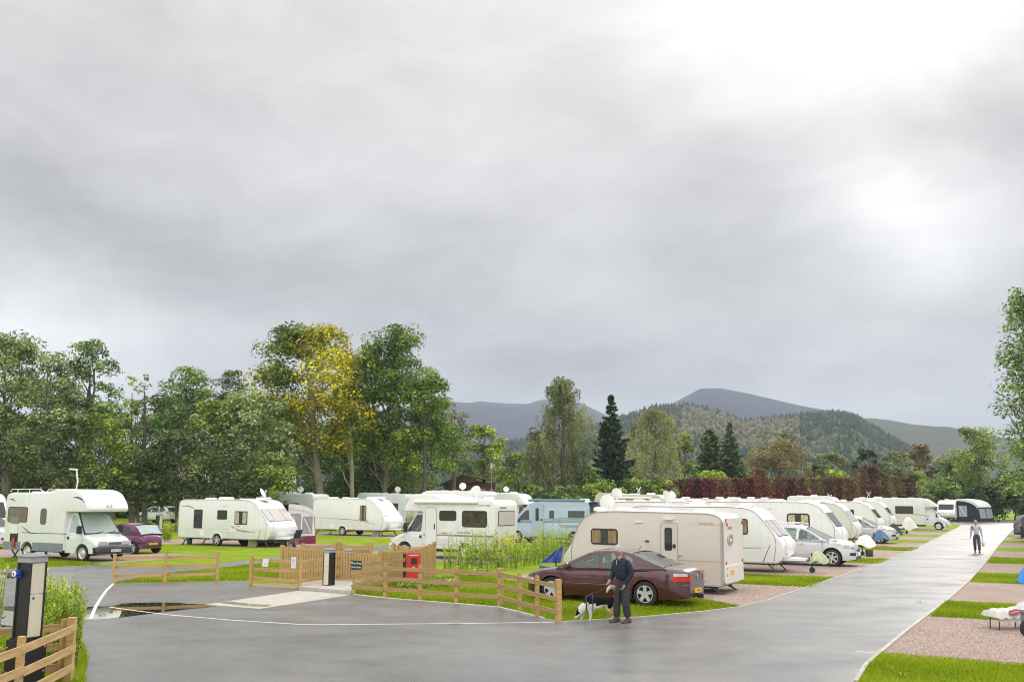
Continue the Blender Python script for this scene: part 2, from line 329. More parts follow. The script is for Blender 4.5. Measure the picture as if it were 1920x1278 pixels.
pitch('gravel_patch', px((470, 1098), (562, 1104), (562, 1096), (520, 1093), (474, 1094)))
def ribbon(name, P, w, z, h, m, kind='structure', label=None, cat=None):
    mb = MB(); n = len(P); vs = []
    for i, p in enumerate(P):
        d = (P[min(i+1, n-1)]-P[max(i-1, 0)]); d.z = 0; d.normalize(); s = Vector((-d.y, d.x, 0))*w/2
        for q in (p-s, p+s):
            for zz in (z-h, z): vs.append((q.x, q.y, zz))
    fs = []
    for i in range(n-1):
        a = 4*i; b = a+4; fs += [(a+1, b+1, b+3, a+3), (a, b, b+1, a+1), (a+3, b+3, b+2, a+2)]
    fs += [(0, 1, 3, 2), (4*n-4, 4*n-2, 4*n-1, 4*n-3)]
    mb.add(vs, fs); o = mb.build(name, m); tag(o, label, cat, None, kind); return o
def dense(P, step=.5):
    out = [P[0]]
    for a, b in zip(P, P[1:]):
        k = max(1, int((b-a).length/step)); out += [a.lerp(b, (j+1)/k) for j in range(k)]
    return out
for q in (road_right[3:], ): ribbon('kerb_edging', q, .07, .03, .06, CONC)
ribbon('kerb_edging', road_left, .06, .022, .06, CONC); ribbon('kerb_edging', fence_edge[:6], .05, .02, .06, LINE)
ribbon('kerb_edging', px((213, 1094), (200, 1106), (190, 1120), (180, 1136), (170, 1160)), .08, .018, .05, LINE)
ribbon('edging_line', px((205, 1138), (262, 1146), (320, 1153), (440, 1163), (560, 1170.5), (680, 1170.5), (860, 1169), (1040, 1166.5)), .065, .0135, .004, LINE)
for a, b, yy in ((1693, 1712, 1027), (1722, 1776, 1027.5), (1800, 1822, 1028.5), (1836, 1862, 1029)): ribbon('road_marking', px((a, yy), (b, yy+.6)), .16, .012, .002, LINE)
ribbon('road_marking', px((1605, 1221.5), (1642, 1224)), .05, .012, .002, LINE)
# puddles with uneven outlines
rng = random.Random(4)
def puddle(P, z=.0125):
    out = []; P = dense([Vector(p) for p in P]+[Vector(P[0])], .35)[:-1]
    for i, p in enumerate(P): out.append(p+Vector((rng.uniform(-1, 1)*.07, rng.uniform(-1, 1)*.10, 0)))
    sheet('puddle', out, z, WATER, None)
puddle(px((150, 1146), (170, 1138), (204, 1136.5), (232, 1131), (260, 1129.5), (330, 1130.5), (385, 1133), (405, 1136.5), (360, 1141), (300, 1147.5), (262, 1153), (190, 1161), (155, 1163)))
puddle(px((-40, 1140), (20, 1136), (90, 1142), (100, 1160), (60, 1172), (-40, 1178)), .0125)
puddle(px((-60, 1074), (20, 1073), (47, 1076), (40, 1084), (-60, 1084)), .0125)
# concrete apron, drain and plinth
sheet('concrete_apron', px((383, 1133.5), (487, 1141.5), (650, 1117), (655, 1114), (562, 1107)), .0125, CONC)
sheet('drain_water', px((408, 1130), (430, 1127.5), (458, 1131), (510, 1134), (500, 1138), (470, 1137)), .016, mat('wet_concrete', (.40, .38, .33), .06, var=.1, spec=.8))
def slab(name, P, z0, z1, m, parent=None):
    mb = MB(); mb.plate((0, 0, z0), (1, 0, 0), (0, 1, 0), [(p[0], p[1]) for p in P], z1-z0); return mb.build(name, m, parent)
tag(slab('service_plinth', px((560, 1106), (658, 1114), (664, 1097), (700, 1094), (640, 1088), (566, 1097)), 0, .11, CONC), None, None, None, 'structure')
# bed round the near bollard
sheet('planting_bed', [Vector((-16, 8, 0)), Vector((-5.7, 9, 0))]+px((160, 1292), (158, 1262), (166, 1236), (160, 1215), (150, 1200), (60, 1192), (-150, 1196), (-400, 1240)), .0125, GRASS)
# ---- grass blades on the lawns (uncountable)
nr = np.random.default_rng(7)
def inside(P, X, Y):
    P = np.array([(p[0], p[1]) for p in P]); c = np.zeros(len(X), bool); n = len(P); j = n-1
    for i in range(n):
        xi, yi = P[i]; xj, yj = P[j]
        with np.errstate(divide='ignore', invalid='ignore'): k = ((yi > Y) != (yj > Y)) & (X < (xj-xi)*(Y-yi)/(yj-yi)+xi)
        c ^= k; j = i
    return c
BLADE = tint_mat('grass_blade', [(.15, .22, .003), (.24, .33, .004), (.34, .42, .010), (.42, .44, .07)], .7, .35, .2)
def blades(P, dens, h=.05, w=.012, z=.0, hv=.5):
    xs = [p[0] for p in P]; ys = [p[1] for p in P]; A = (max(xs)-min(xs))*(max(ys)-min(ys)); n = int(A*dens)
    X = nr.uniform(min(xs), max(xs), n); Y = nr.uniform(min(ys), max(ys), n); k = inside(P, X, Y); X = X[k]; Y = Y[k]; n = len(X)
    cl = np.sin(X*2.1+Y*1.3)*.5+np.sin(X*.7-Y*1.9+1)*.5; a = nr.uniform(0, 6.283, n); hh = h*(1+hv*nr.normal(0, .45, n)+.18*cl).clip(.3, 2.2)
    ww = w*nr.uniform(.6, 1.3, n); ca, sa = np.cos(a)*ww, np.sin(a)*ww; lx, ly = nr.normal(0, .45, n)*hh, nr.normal(0, .45, n)*hh
    V = np.empty((n, 3, 3)); V[:, 0] = np.c_[X-ca, Y-sa, np.full(n, z)]; V[:, 1] = np.c_[X+ca, Y+sa, np.full(n, z)]; V[:, 2] = np.c_[X+lx, Y+ly, z+hh]
    t = np.repeat((.40+.22*cl+.16*np.sin(X*.9+Y*.35)*np.sin(Y*1.1)+nr.normal(0, .2, n)).clip(0, 1), 3)
    return V.reshape(-1, 3), t
G = []
lawnA = [at(1050, 1164)]+[at(*p) for p in ((1200, 1156), (1320, 1145), (1388, 1136), (1290, 1118), (1180, 1108), (1000, 1092), (950, 1088), (900, 1078), (760, 1086), (664, 1104), (664, 1112), (788, 1124.5), (936, 1136))]
G.append(blades(lawnA, 900, .06, .011))
G.append(blades([uv(10, 2.75), uv(19.9, 2.75), uv(19.9, -7), uv(10, -7)] and [Vector((4.5, 12, 0)), Vector((4.85, 14, 0)), at(1606, 1276), at(1626, 1245), at(1654, 1224), uv(19.95, -5), uv(14, -5)], 1300, .05, .009))
def band(u0, u1, v0, v1, d, h=.05, w=.013): G.append(blades([uv(u0, v0), uv(u1, v0), uv(u1, v1), uv(u0, v1)], d, h, w))
band(26.9, 31.1, 2.45, -8, 1000); band(38.5, 43.4, 2.2, -8, 500, .055, .016); band(50, 55, 2.1, -8, 300, .055, .02)
band(33.6, 38.1, 6.65, 16, 550, .055, .016); band(46.9, 50.8, 6.3, 16, 350, .055, .018); band(59.2, 63.2, 6.2, 15, 250, .055, .022)
G.append(blades(px((212, 1092), (330, 1073), (430, 1063), (560, 1047), (640, 1037), (700, 1050), (640, 1086), (470, 1088), (407, 1088), (309, 1091)), 420, .06, .016))
G.append(blades(px((0, 1067), (80, 1063.5), (190, 1058.5), (150, 1050), (60, 1046), (0, 1048)), 300, .06, .018))
G.append(blades([Vector((-12, 11, 0)), Vector((-5.95, 11, 0))]+px((160, 1290), (158, 1262), (165, 1236), (158, 1216), (148, 1202), (60, 1194), (-150, 1198)), 900, .09, .010, .0125))
V = np.concatenate([g[0] for g in G]); T = np.concatenate([g[1] for g in G])
o = pts_mesh('lawn_blades', V, np.arange(len(V)).reshape(-1, 3), BLADE, None, T); tag(o, 'short mown bright green grass of the lawns between the gravel pitches', None, None, 'stuff')
# ---- loose pebbles on the nearest gravel
PEB = tint_mat('pebble', [(.19, .125, .10), (.34, .25, .21), (.52, .43, .38)], .8, 0, .3)
def pebbles(P, dens, s):
    xs = [p[0] for p in P]; ys = [p[1] for p in P]; n = int((max(xs)-min(xs))*(max(ys)-min(ys))*dens)
    X = nr.uniform(min(xs), max(xs), n); Y = nr.uniform(min(ys), max(ys), n); k = inside(P, X, Y); X = X[k]; Y = Y[k]; n = len(X); ss = s*nr.uniform(.5, 1.4, n)
    V = np.empty((n, 5, 3))
    for i in range(4):
        a = i*1.5708+nr.uniform(-.5, .5, n); V[:, i] = np.c_[X+np.cos(a)*ss, Y+np.sin(a)*ss, np.full(n, .004)]
    V[:, 4] = np.c_[X+nr.normal(0, .3, n)*ss, Y+nr.normal(0, .3, n)*ss, .004+ss*nr.uniform(.5, 1, n)]
    F = np.array([(0, 1, 4), (1, 2, 4), (2, 3, 4), (3, 0, 4)])[None]+5*np.arange(n)[:, None, None]
    return V.reshape(-1, 3), F.reshape(-1, 3), np.repeat(nr.uniform(0, 1, n), 5)
a1 = pebbles([uv(20.0, 2.65), uv(20.0, -5), uv(26.9, -5), uv(26.9, 2.5)], 700, .014); a2 = pebbles([uv(28.2, 7.0), uv(29.5, 15), uv(33.6, 15), uv(33.6, 6.7)], 380, .016)
V = np.concatenate([a1[0], a2[0]]); Fq = np.concatenate([a1[1], a2[1]+len(a1[0])]); T = np.concatenate([a1[2], a2[2]])
tag(pts_mesh('gravel_stones', V, Fq, PEB, None, T), 'loose pinkish gravel stones lying on the nearest pitches', None, None, 'stuff')
# ------------------------------------------------------------------ hills (real terrain, far off)
def interp(P, x): return np.interp(x, [p[0] for p in P], [p[1] for p in P])
def hill(name, prof, r0, r1, r2, m, nz=.05, na=220, nrad=26, base=-2.0, seed=1):
    """terrain whose crest, seen from the site, follows the skyline prof [(px, py)]; crest at radius r1"""
    g = np.random.default_rng(seed); xs = np.linspace(prof[0][0], prof[-1][0], na); ys = interp(prof, xs)
    ph = g.uniform(0, 6.28, 8); V = []
    for j in range(nrad):
        tt = j/(nrad-1); r = r0+(r1-r0)*tt/.7 if tt < .7 else r1+(r2-r1)*(tt-.7)/.3
        f = math.sin(min(tt/.7, 1)*math.pi/2)**1.4 if tt < .7 else max(0, math.cos((tt-.7)/.3*math.pi/2))**.8
        for i, x in enumerate(xs):
            az = math.atan((x-960)/F*1.012); crest = max(0, at(x, ys[i], Y=r1*math.cos(az)).z)
            n = sum(math.sin(az*k*11+ph[q]+tt*k*1.7) for q, k in enumerate((1, 2.3, 4.1, 7.3)))/4
            z = crest*(r/r1 if r < r1 else 1)*f*(1+nz*n*4*tt*(1-tt)*1.6*(tt < .6)-.04*(tt < .69))
            edge = min(1, min(i, na-1-i)/8); V.append((r*math.sin(az), r*math.cos(az), base+(z-base)*edge))
    Fq = [(j*na+i, j*na+i+1, (j+1)*na+i+1, (j+1)*na+i) for j in range(nrad-1) for i in range(na-1)]
    o = pts_mesh(name, V, Fq, m); o.data.polygons.foreach_set('use_smooth', [True]*len(Fq)); tag(o, None, None, None, 'structure'); return o
MOUN, t, b = gmat('heather_moor')
c = ramp(t, wnoise(t, .006, 6, .6), [(.3, (.016, .017, .024)), (.5, (.028, .025, .034)), (.7, (.036, .037, .034))]); t.links.new(c, b.inputs['Base Color']); b.inputs['Roughness'].default_value = 1; b.inputs['Specular IOR Level'].default_value = 0
FELL, t, b = gmat('green_fell')
c = ramp(t, wnoise(t, .010, 6, .6), [(.3, (.050, .070, .035)), (.5, (.085, .095, .05)), (.7, (.075, .068, .052))]); t.links.new(c, b.inputs['Base Color']); b.inputs['Roughness'].default_value = 1; b.inputs['Specular IOR Level'].default_value = 0
WHIL, t, b = gmat('hill_floor')
c = ramp(t, wnoise(t, .01, 6, .6), [(.3, (.045, .060, .025)), (.5, (.12, .115, .06)), (.7, (.20, .17, .10))]); t.links.new(c, b.inputs['Base Color']); b.inputs['Roughness'].default_value = 1; b.inputs['Specular IOR Level'].default_value = 0
hill('mountain', [(560, 800), (700, 770), (830, 749), (845, 748), (880, 751), (900, 748), (950, 752), (990, 753), (1010, 746), (1050, 742), (1090, 752), (1130, 772), (1190, 800), (1230, 820), (1260, 850)], 1500, 3300, 4200, MOUN, .10, seed=2)
hill('mountain', [(1120, 900), (1200, 800), (1262, 750), (1290, 735), (1312, 723), (1350, 723), (1400, 733), (1450, 745), (1500, 757), (1560, 768), (1610, 790), (1700, 830), (1800, 900)], 1400, 2900, 3700, MOUN, .10, seed=3)
hill('fell', [(1400, 905), (1500, 830), (1590, 783), (1625, 779), (1660, 783), (1700, 791), (1740, 795), (1770, 796), (1800, 803), (1840, 815), (1900, 820), (2000, 800), (2200, 830), (2500, 900)], 900, 2000, 2700, FELL, .08, seed=4)
wood_prof = [(700, 915), (800, 885), (870, 865), (905, 853), (950, 838), (1000, 828), (1060, 815), (1120, 803), (1170, 786), (1230, 767), (1290, 764), (1350, 780), (1390, 794), (1430, 790), (1500, 784), (1560, 778), (1600, 787), (1640, 812), (1690, 845), (1740, 882), (1800, 915)]
hill('wooded_hill', wood_prof, 420, 1150, 1500, WHIL, .06, seed=5)
# trees of the far wood: one uncountable mass of small crowns, cones and domes
def far_wood():
    V = []; Fq = []; T = []; g = np.random.default_rng(11); me = bpy.data.objects['wooded_hill'].data
    co = np.empty(len(me.vertices)*3, np.float32); me.vertices.foreach_get('co', co); co = co.reshape(26, 220, 3)
    n = 0
    for q in range(17000):
        fi = g.uniform(4, 214); fj = g.uniform(1, 18.2); i = int(fi); j = int(fj); a = fi-i; b_ = fj-j
        p = co[j, i]*(1-a)*(1-b_)+co[j, i+1]*a*(1-b_)+co[j+1, i]*(1-a)*b_+co[j+1, i+1]*a*b_
        clear = math.sin(fi*.13+1)+math.sin(fj*.5+fi*.05)+.6*math.sin(fi*.41)
        pxl = 700+fi/220*1100
        pale = (1270 < pxl < 1490 and 9 < fj < 17)
        if pale and g.random() < .45: continue
        con = g.random() < (.75 if fj > 11 else .35); h = g.uniform(5, 12) if con else g.uniform(4, 8); r = h*(.2 if con else .5)*g.uniform(.8, 1.2)
        if pale: h *= .75
        tt = g.uniform(0, .35) if con else g.uniform(.25, .8)
        if pale: tt = g.uniform(.7, 1)
        b0 = len(V); k = 6
        if con:
            for zz, rr in ((.08, 1), (.5, .62), (.52, .8)):
                for s in range(k): an = 6.283*s/k+g.uniform(-.2, .2); q_ = rr*r*g.uniform(.75, 1.2); V.append((p[0]+math.cos(an)*q_, p[1]+math.sin(an)*q_, p[2]+h*zz)); T.append(tt)
            V.append((p[0], p[1], p[2]+h)); T.append(tt)
        else:
            for zz, rr in ((.12, .7), (.45, 1.05), (.8, .75)):
                for s in range(k): an = 6.283*s/k+g.uniform(-.3, .3); q_ = rr*r*g.uniform(.75, 1.15); V.append((p[0]+math.cos(an)*q_, p[1]+math.sin(an)*q_, p[2]+h*zz*g.uniform(.9, 1.08))); T.append(tt+g.uniform(-.1, .1))
            V.append((p[0], p[1], p[2]+h)); T.append(tt+.1)
        for l in range(2):
            for s in range(k): s2 = (s+1) % k; A = b0+l*k; Fq += [(A+s, A+s2, A+k+s2), (A+s, A+k+s2, A+k+s)]
        for s in range(k): Fq.append((b0+2*k+s, b0+2*k+(s+1) % k, b0+3*k))
    m = tint_mat('far_wood_leaf', [(.020, .036, .020), (.036, .058, .026), (.065, .088, .032), (.11, .112, .05), (.19, .16, .09)], .9, 0, .05)
    o = pts_mesh('hillside_wood', V, Fq, m, None, T); tag(o, 'dark mixed wood of conifers and broadleaf trees covering the far hill', None, None, 'stuff')
far_wood()
# the air between: even pale haze, closed box round everything
hz = MB(); hz.box((0, 2150, 208.5), (7400, 5400, 423)); ho = hz.build('haze', [], None); ho.data.materials.clear()
hm = bpy.data.materials.new('haze_air'); hm.use_nodes = True; t = hm.node_tree; t.nodes.clear(); pv = t.nodes.new('ShaderNodeVolumePrincipled'); oo = t.nodes.new('ShaderNodeOutputMaterial')
pv.inputs['Color'].default_value = (.72, .82, 1, 1); pv.inputs['Density'].default_value = 2.15e-4; pv.inputs['Anisotropy'].default_value = 0.0; t.links.new(pv.outputs[0], oo.inputs['Volume'])
ho.data.materials.append(hm); tag(ho, None, None, None, 'stuff')
# ------------------------------------------------------------------ trees and plants
LEAVES = {
 'mid': [(.045, .085, .016), (.075, .135, .022), (.12, .19, .032), (.17, .22, .045)],
 'deep': [(.030, .062, .018), (.050, .098, .024), (.078, .145, .034), (.11, .18, .05)],
 'blue': [(.045, .085, .035), (.075, .125, .045), (.12, .175, .065), (.17, .22, .09)],
 'gold': [(.036, .064, .006), (.062, .098, .008), (.175, .14, .006), (.40, .225, .008)],
 'beech': [(.030, .060, .009), (.050, .092, .011), (.088, .125, .016), (.17, .16, .02)],
 'lime': [(.045, .09, .012), (.085, .155, .018), (.16, .25, .025), (.27, .33, .04)],
 'birch': [(.062, .076, .032), (.105, .12, .05), (.16, .17, .075), (.24, .235, .11)],
 'pale': [(.11, .118, .045), (.17, .175, .07), (.25, .24, .095), (.32, .29, .12)],
 'fir': [(.010, .022, .012), (.016, .034, .014), (.030, .052, .018), (.055, .080, .028)],
 'pine': [(.022, .045, .015), (.04, .068, .02), (.06, .09, .028), (.10, .125, .04)],
 'russet': [(.075, .075, .03), (.11, .098, .036), (.17, .115, .042), (.14, .14, .05)],
 'brown': [(.030, .045, .016), (.052, .068, .022), (.085, .10, .032), (.13, .135, .05)],
 'creeper': [(.035, .009, .010), (.10, .013, .018), (.17, .028, .03), (.11, .08, .035)],
 'creepmix': [(.06, .035, .018), (.11, .035, .025), (.07, .09, .022), (.15, .13, .06)],
 'willow': [(.08, .13, .012), (.15, .22, .018), (.26, .33, .03), (.36, .40, .08)],
}
LMAT = {}
LDIM = dict(gold=1.2, beech=1.15, birch=.80, pale=.80, russet=.72, creeper=.62, creepmix=.8, willow=.7, brown=.9)
def leafm(p):
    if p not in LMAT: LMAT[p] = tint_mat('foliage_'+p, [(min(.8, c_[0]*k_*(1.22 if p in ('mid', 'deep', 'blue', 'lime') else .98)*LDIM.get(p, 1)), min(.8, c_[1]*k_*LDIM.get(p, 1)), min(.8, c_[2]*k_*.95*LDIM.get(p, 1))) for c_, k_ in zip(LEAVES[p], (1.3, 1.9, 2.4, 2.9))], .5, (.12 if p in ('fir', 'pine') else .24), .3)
    return LMAT[p]
def leaf_quads(P, Nn, size, g, asp=.62, tint=None, name='crown', parent=None, m=None, droop=0.0, flat=.6):
    """one rhombus leaf spray per point P, facing roughly Nn"""
    n = len(P); Nn = Nn+g.normal(0, flat, (n, 3)); Nn /= np.linalg.norm(Nn, axis=1)[:, None]+1e-6
    r = g.normal(0, 1, (n, 3)); r[:, 2] -= droop*3
    a = r-(r*Nn).sum(1)[:, None]*Nn; a /= np.linalg.norm(a, axis=1)[:, None]+1e-6; b = np.cross(Nn, a)
    s = (size*g.uniform(.55, 1.35, n))[:, None]; a = a*s; b = b*s*asp
    V = np.empty((n, 4, 3)); V[:, 0] = P-a; V[:, 1] = P-b*.9+a*.1; V[:, 2] = P+a; V[:, 3] = P+b*.9-a*.1
    V[:, 1] += Nn*s*.12; V[:, 3] += Nn*s*.12
    return pts_mesh(name, V.reshape(-1, 3), np.arange(4*n).reshape(-1, 4), m, parent, np.repeat(tint.clip(0, 1), 4))
def branches(mb, base, tip, r, g, n=5, wob=.06):
    L = (tip-base).length; pts = []
    for k in range(n+1):
        t = k/n; p = base.lerp(tip, t); a = wob*L*math.sin(t*math.pi); pts.append(p+Vector((g.normal()*a, g.normal()*a, abs(g.normal())*a*.5)))
    pts[0] = base; pts[-1] = tip; mb.tube(pts, [r*(1-.82*k/n) for k in range(n+1)], 6); return pts
def broadleaf(name, label, x, top, wpx, low, Y, pal, seed, dens=42, size=.17, cat='tree', group=None, lobes=24, bark=None, shape=1.0, bias=None, trunk_r=None, lean=0.0, tilt=None, gap=0.0, tint0=.42, base_px=None):
    """x/top/low/wpx give the crown's place and size in the photo; Y is its distance ahead"""
    g = np.random.default_rng(seed); ct = at(x, top, Y=Y); cb_ = at(x, low, Y=Y); W = (at(x+wpx/2, top, Y=Y)-at(x-wpx/2, top, Y=Y)).x; Hc = ct.z-max(cb_.z, .15); zc = max(cb_.z, .15)
    bx = base_px if base_px is not None else x
    base = Vector((at(bx, 930, Y=Y).x, Y, 0)); root = thing(name, label, cat, base, 0, group)
    cx = ct.x-base.x
    lobes = int(lobes*1.55*min(2.2, max(1, 1.25*Hc/W))); D = W*.8; pts = []; nrm = []; tn = []; rad = []
    mb = MB(); tr = trunk_r or max(.12, .017*(Hc+zc)); fork = Vector((cx*.5+lean*.3, 0, zc+Hc*.12))
    tpts = [Vector((0, 0, -.1)), Vector((cx*.12+lean*.08, 0, fork.z*.35)), Vector((cx*.3+lean*.3, g.normal()*.1, fork.z*.7)), fork, Vector((cx*.8, 0, zc+Hc*.45)), Vector((cx, 0, zc+Hc*.80))]
    mb.tube(tpts, [tr*1.25, tr, tr*.86, tr*.72, tr*.42, tr*.14], 8)
    K = []
    for i in range(lobes):
        for _ in range(40):
            u = g.uniform(-1, 1, 3); h = (u[2]+1)/2; prof = (math.sin(math.pi*min(1, h*.56+.33)**shape))**.6
            if u[0]**2+u[1]**2 < 1 and (u[0]**2+u[1]**2 > .20 or h > .8 or g.random() < .25): break
        rl = W*g.uniform(.095, .165)*(1.0 if lobes > 14 else 1.3)
        k = Vector((cx+u[0]*max(.2, W/2*prof*1.08-rl*.55), u[1]*max(.2, D/2*prof-rl*.5), zc+rl*.5+h*(Hc-rl*1.35))); K.append((k, rl))
        if i % 4 == 0 or lobes < 14:
            j = min(5, max(2, int(2+h*3))); s = tpts[j].lerp(tpts[j-1], g.random()*.7); branches(mb, s, k, tr*.34*g.uniform(.6, 1.1), g)
    ntot = int(dens*W*Hc*2.6); per = max(1, ntot//lobes)
    for k, rl in K:
        lt = g.normal(0, .17); nsub = 7
        subs = g.normal(0, 1, (nsub, 3)); subs /= np.linalg.norm(subs, axis=1)[:, None]; subs[:, 2] = np.abs(subs[:, 2])*.9-.05
        d = g.normal(0, 1, (per, 3)); d /= np.linalg.norm(d, axis=1)[:, None]
        w_ = g.integers(0, nsub, per); d = d*.62+subs[w_]*.62; ln = np.linalg.norm(d, axis=1)[:, None]
        rr = g.uniform(.55, 1.12, per)[:, None]**.5*rl; p = np.array(k)[None]+d/np.maximum(ln, .6)*rr*np.array([1, 1, .78])
        if gap: keep = (np.sin(p[:, 0]*2.2+seed)+np.sin(p[:, 2]*2.7+seed*2)+np.sin(p[:, 1]*1.7)) > -1.6+gap; p = p[keep]; d = d[keep]
        nn = d+np.array([0, 0, .9])[None]; pts.append(p); nrm.append(nn)
        tt = tint0+lt+g.normal(0, .16, len(p))+.12*(nn[:, 2] > .9)*0
        if bias is not None: tt = tt+bias(p[:, 0]-cx, (p[:, 2]-zc)/Hc, W)
        tn.append(tt)
    P = np.concatenate(pts); Nn = np.concatenate(nrm); T = np.concatenate(tn)
    mb.build('trunk', bark or BARK, root, 40)
    leaf_quads(P, Nn, size*.90, g, tint=T, parent=root, m=leafm(pal)); return root
def weeping(name, label, x, top, wpx, low, Y, pal, seed, n_str=420, size=.13, group=None, per=34, bark=None, base_px=None):
    g = np.random.default_rng(seed); ct = at(x, top, Y=Y); cb_ = at(x, low, Y=Y); W = (at(x+wpx/2, top, Y=Y)-at(x-wpx/2, top, Y=Y)).x; zc = max(.3, cb_.z); Hc = ct.z-zc
    base = Vector((at(base_px or x, 930, Y=Y).x, Y, 0)); cx = ct.x-base.x; root = thing(name, label, 'tree', base, 0, group); mb = MB(); tr = .02*ct.z
    tp = [Vector((0, 0, -.1)), Vector((cx*.3, 0, ct.z*.3)), Vector((cx*.8, 0, ct.z*.6)), Vector((cx, 0, ct.z*.97))]; mb.tube(tp, [tr*1.2, tr*.8, tr*.45, tr*.1], 8)
    pts = []; T = []; nb = 26
    for i in range(nb):
        h = (i+.5)/nb; t = .18+.8*h; s = Vector((cx*min(1, t*1.2), 0, ct.z*t*.93+.1)); a = i*2.4+g.uniform(-.4, .4); rr = W/2*math.sin(math.pi*(.22+.70*(1-h)**.8 if h > .25 else .22+.7*(1-h)**.8))**.8*g.uniform(.75, 1.05)
        rr = W/2*(1-h**2.2)**.55*g.uniform(.72, 1.0)*(1 if h > .12 else .75)
        tip = s+Vector((math.cos(a)*rr, math.sin(a)*rr*.8, rr*.55+Hc*.05)); tip.z = min(tip.z, ct.z-.1)
        bp = branches(mb, s, tip, tr*.3*(1-h*.6), g, 5, .05); lt = g.normal(0, .12)
        for q in range(n_str//nb):
            k = g.uniform(.25, 1); j = min(4, int(k*5)); o_ = bp[j].lerp(bp[j+1], k*5-j)+Vector((g.normal()*.35, g.normal()*.35, g.normal()*.2)); ln = g.uniform(.10, .24)*Hc*(1.0 if h < .8 else .6); n = per
            tt = np.linspace(0, 1, n); out = np.array([math.cos(a), math.sin(a)*.8])*g.uniform(.1, .5)
            p = np.empty((n, 3)); p[:, 0] = o_.x+out[0]*np.sin(tt*1.5)+g.normal(0, .09, n); p[:, 1] = o_.y+out[1]*np.sin(tt*1.5)+g.normal(0, .09, n); p[:, 2] = o_.z+.15*np.sin(tt*3)-ln*tt**1.4
            pts.append(p[p[:, 2] > .3]); T.append((.45+lt+g.normal(0, .12, n))[p[:, 2] > .3])
    P = np.concatenate(pts); T = np.concatenate(T); Nn = g.normal(0, 1, P.shape); Nn[:, 2] *= .4
    mb.build('trunk', bark or BARK, root, 40); leaf_quads(P, Nn, size, g, tint=T, parent=root, m=leafm(pal), droop=.5, asp=.45); return root
def conifer(name, label, x, top, wpx, low, Y, pal, seed, tiers=24, size=.2, group=None, dens=1.0, droop=.25, bare=.06, px_=1.0):
    g = np.random.default_rng(seed); ct = at(x, top, Y=Y); W = 1.4*(at(x+wpx/2, top, Y=Y)-at(x-wpx/2, top, Y=Y)).x; Ht = ct.z
    base = Vector((ct.x, Y, 0)); root = thing(name, label, 'tree', base, 0, group); mb = MB(); mb.tube([(0, 0, -.1), (0, 0, Ht*.5), (0, 0, Ht*.98)], [.018*Ht, .011*Ht, .002*Ht], 8)
    pts = []; T = []; NN = []
    for i in range(tiers):
        h = bare+(1-bare)*i/tiers; L = W/2*min(1, (1-h)**px_*1.08+.05)*(1 if h > bare+.06 else .85); nb = 9 if h < .8 else 6
        for q in range(nb):
            a = 6.283*q/nb+g.uniform(-.4, .4)+i*2.1; l = L*g.uniform(.62, 1.15); s = Vector((0, 0, min(.985, h+g.uniform(-.55, .55)/tiers)*Ht)); dv = Vector((math.cos(a), math.sin(a), 0)); n = int((10+l*26)*dens)
            tt = g.uniform(.08, 1, n)**.75; side = g.uniform(-1, 1, n)*(.30*l*(1.08-tt))*.9; sd = Vector((-dv.y, dv.x, 0)); zz = -droop*l*tt+.30*l*tt**2.6
            p = np.empty((n, 3)); p[:, 0] = dv.x*l*tt+sd.x*side; p[:, 1] = dv.y*l*tt+sd.y*side; p[:, 2] = s.z+zz-abs(side)*.2+g.normal(0, .06, n)
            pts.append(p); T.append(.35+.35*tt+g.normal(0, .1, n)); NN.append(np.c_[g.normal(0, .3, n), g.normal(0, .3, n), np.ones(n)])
            if q % 2 == 0: mb.beam(s, s+dv*l*.8+Vector((0, 0, -droop*l*.5)), .05, .05)
    mb.tube([(0, 0, Ht*.95), (0, 0, Ht)], [.05, .01], 5); mb.build('trunk', BARK, root, 40)
    leaf_quads(np.concatenate(pts), np.concatenate(NN), size, g, tint=np.concatenate(T), parent=root, m=leafm(pal), asp=.5, flat=.35); return root
GL = 'trees of the wood on the left'
def goldb(x, h, W): return np.where((x > -.12*W) & (h > .05), .42, 0)*np.clip((x/W+.35)*2, 0, 1)*np.clip(1.25-abs(h-.55)*1.7, 0, 1)-.05
bl = broadleaf
# back rows of the wood
for i, (x, top, wp, Y, pal) in enumerate([(-60, 640, 200, 104, 'blue'), (85, 700, 190, 112, 'deep'), (215, 745, 160, 112, 'mid'), (330, 735, 190, 112, 'deep'), (455, 725, 190, 110, 'mid'), (560, 760, 200, 116, 'deep'), (690, 780, 200, 118, 'mid'), (810, 790, 180, 122, 'deep')]):
    bl('broadleaf_tree', ['dark leafy tree in the back row of the wood, at the far left edge', 'dark leafy tree behind the tall one over the overcab motorhome', 'leafy tree behind the thin bare topped saplings', 'leafy back row tree behind the round topped green tree', 'leafy back row tree left of the yellowing beech', 'dark tree filling the wood behind the yellowing beech', 'dark tree behind the two green beeches', 'dark tree behind the hazel grey willow by the brown cabin'][i], x, top, wp, 905, Y, pal, 20+i, 26, .24, group=GL, lobes=20)
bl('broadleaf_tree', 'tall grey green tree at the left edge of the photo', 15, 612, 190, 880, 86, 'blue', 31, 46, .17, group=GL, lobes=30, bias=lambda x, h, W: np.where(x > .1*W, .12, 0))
bl('broadleaf_tree', 'tree with an open rounded crown left of the tallest green one', 92, 655, 150, 860, 84, 'blue', 32, 42, .17, group=GL, lobes=24, gap=.35)
bl('broadleaf_tree', 'tallest green tree standing above the overcab motorhome', 172, 630, 138, 850, 88, 'deep', 33, 44, .17, group=GL, lobes=30, gap=.3)
bl('slender_tree', 'thin sapling with a nearly bare top, left of the pair', 250, 700, 50, 880, 92, 'mid', 34, 16, .15, 'tree', lobes=10, gap=.5, tint0=.7)
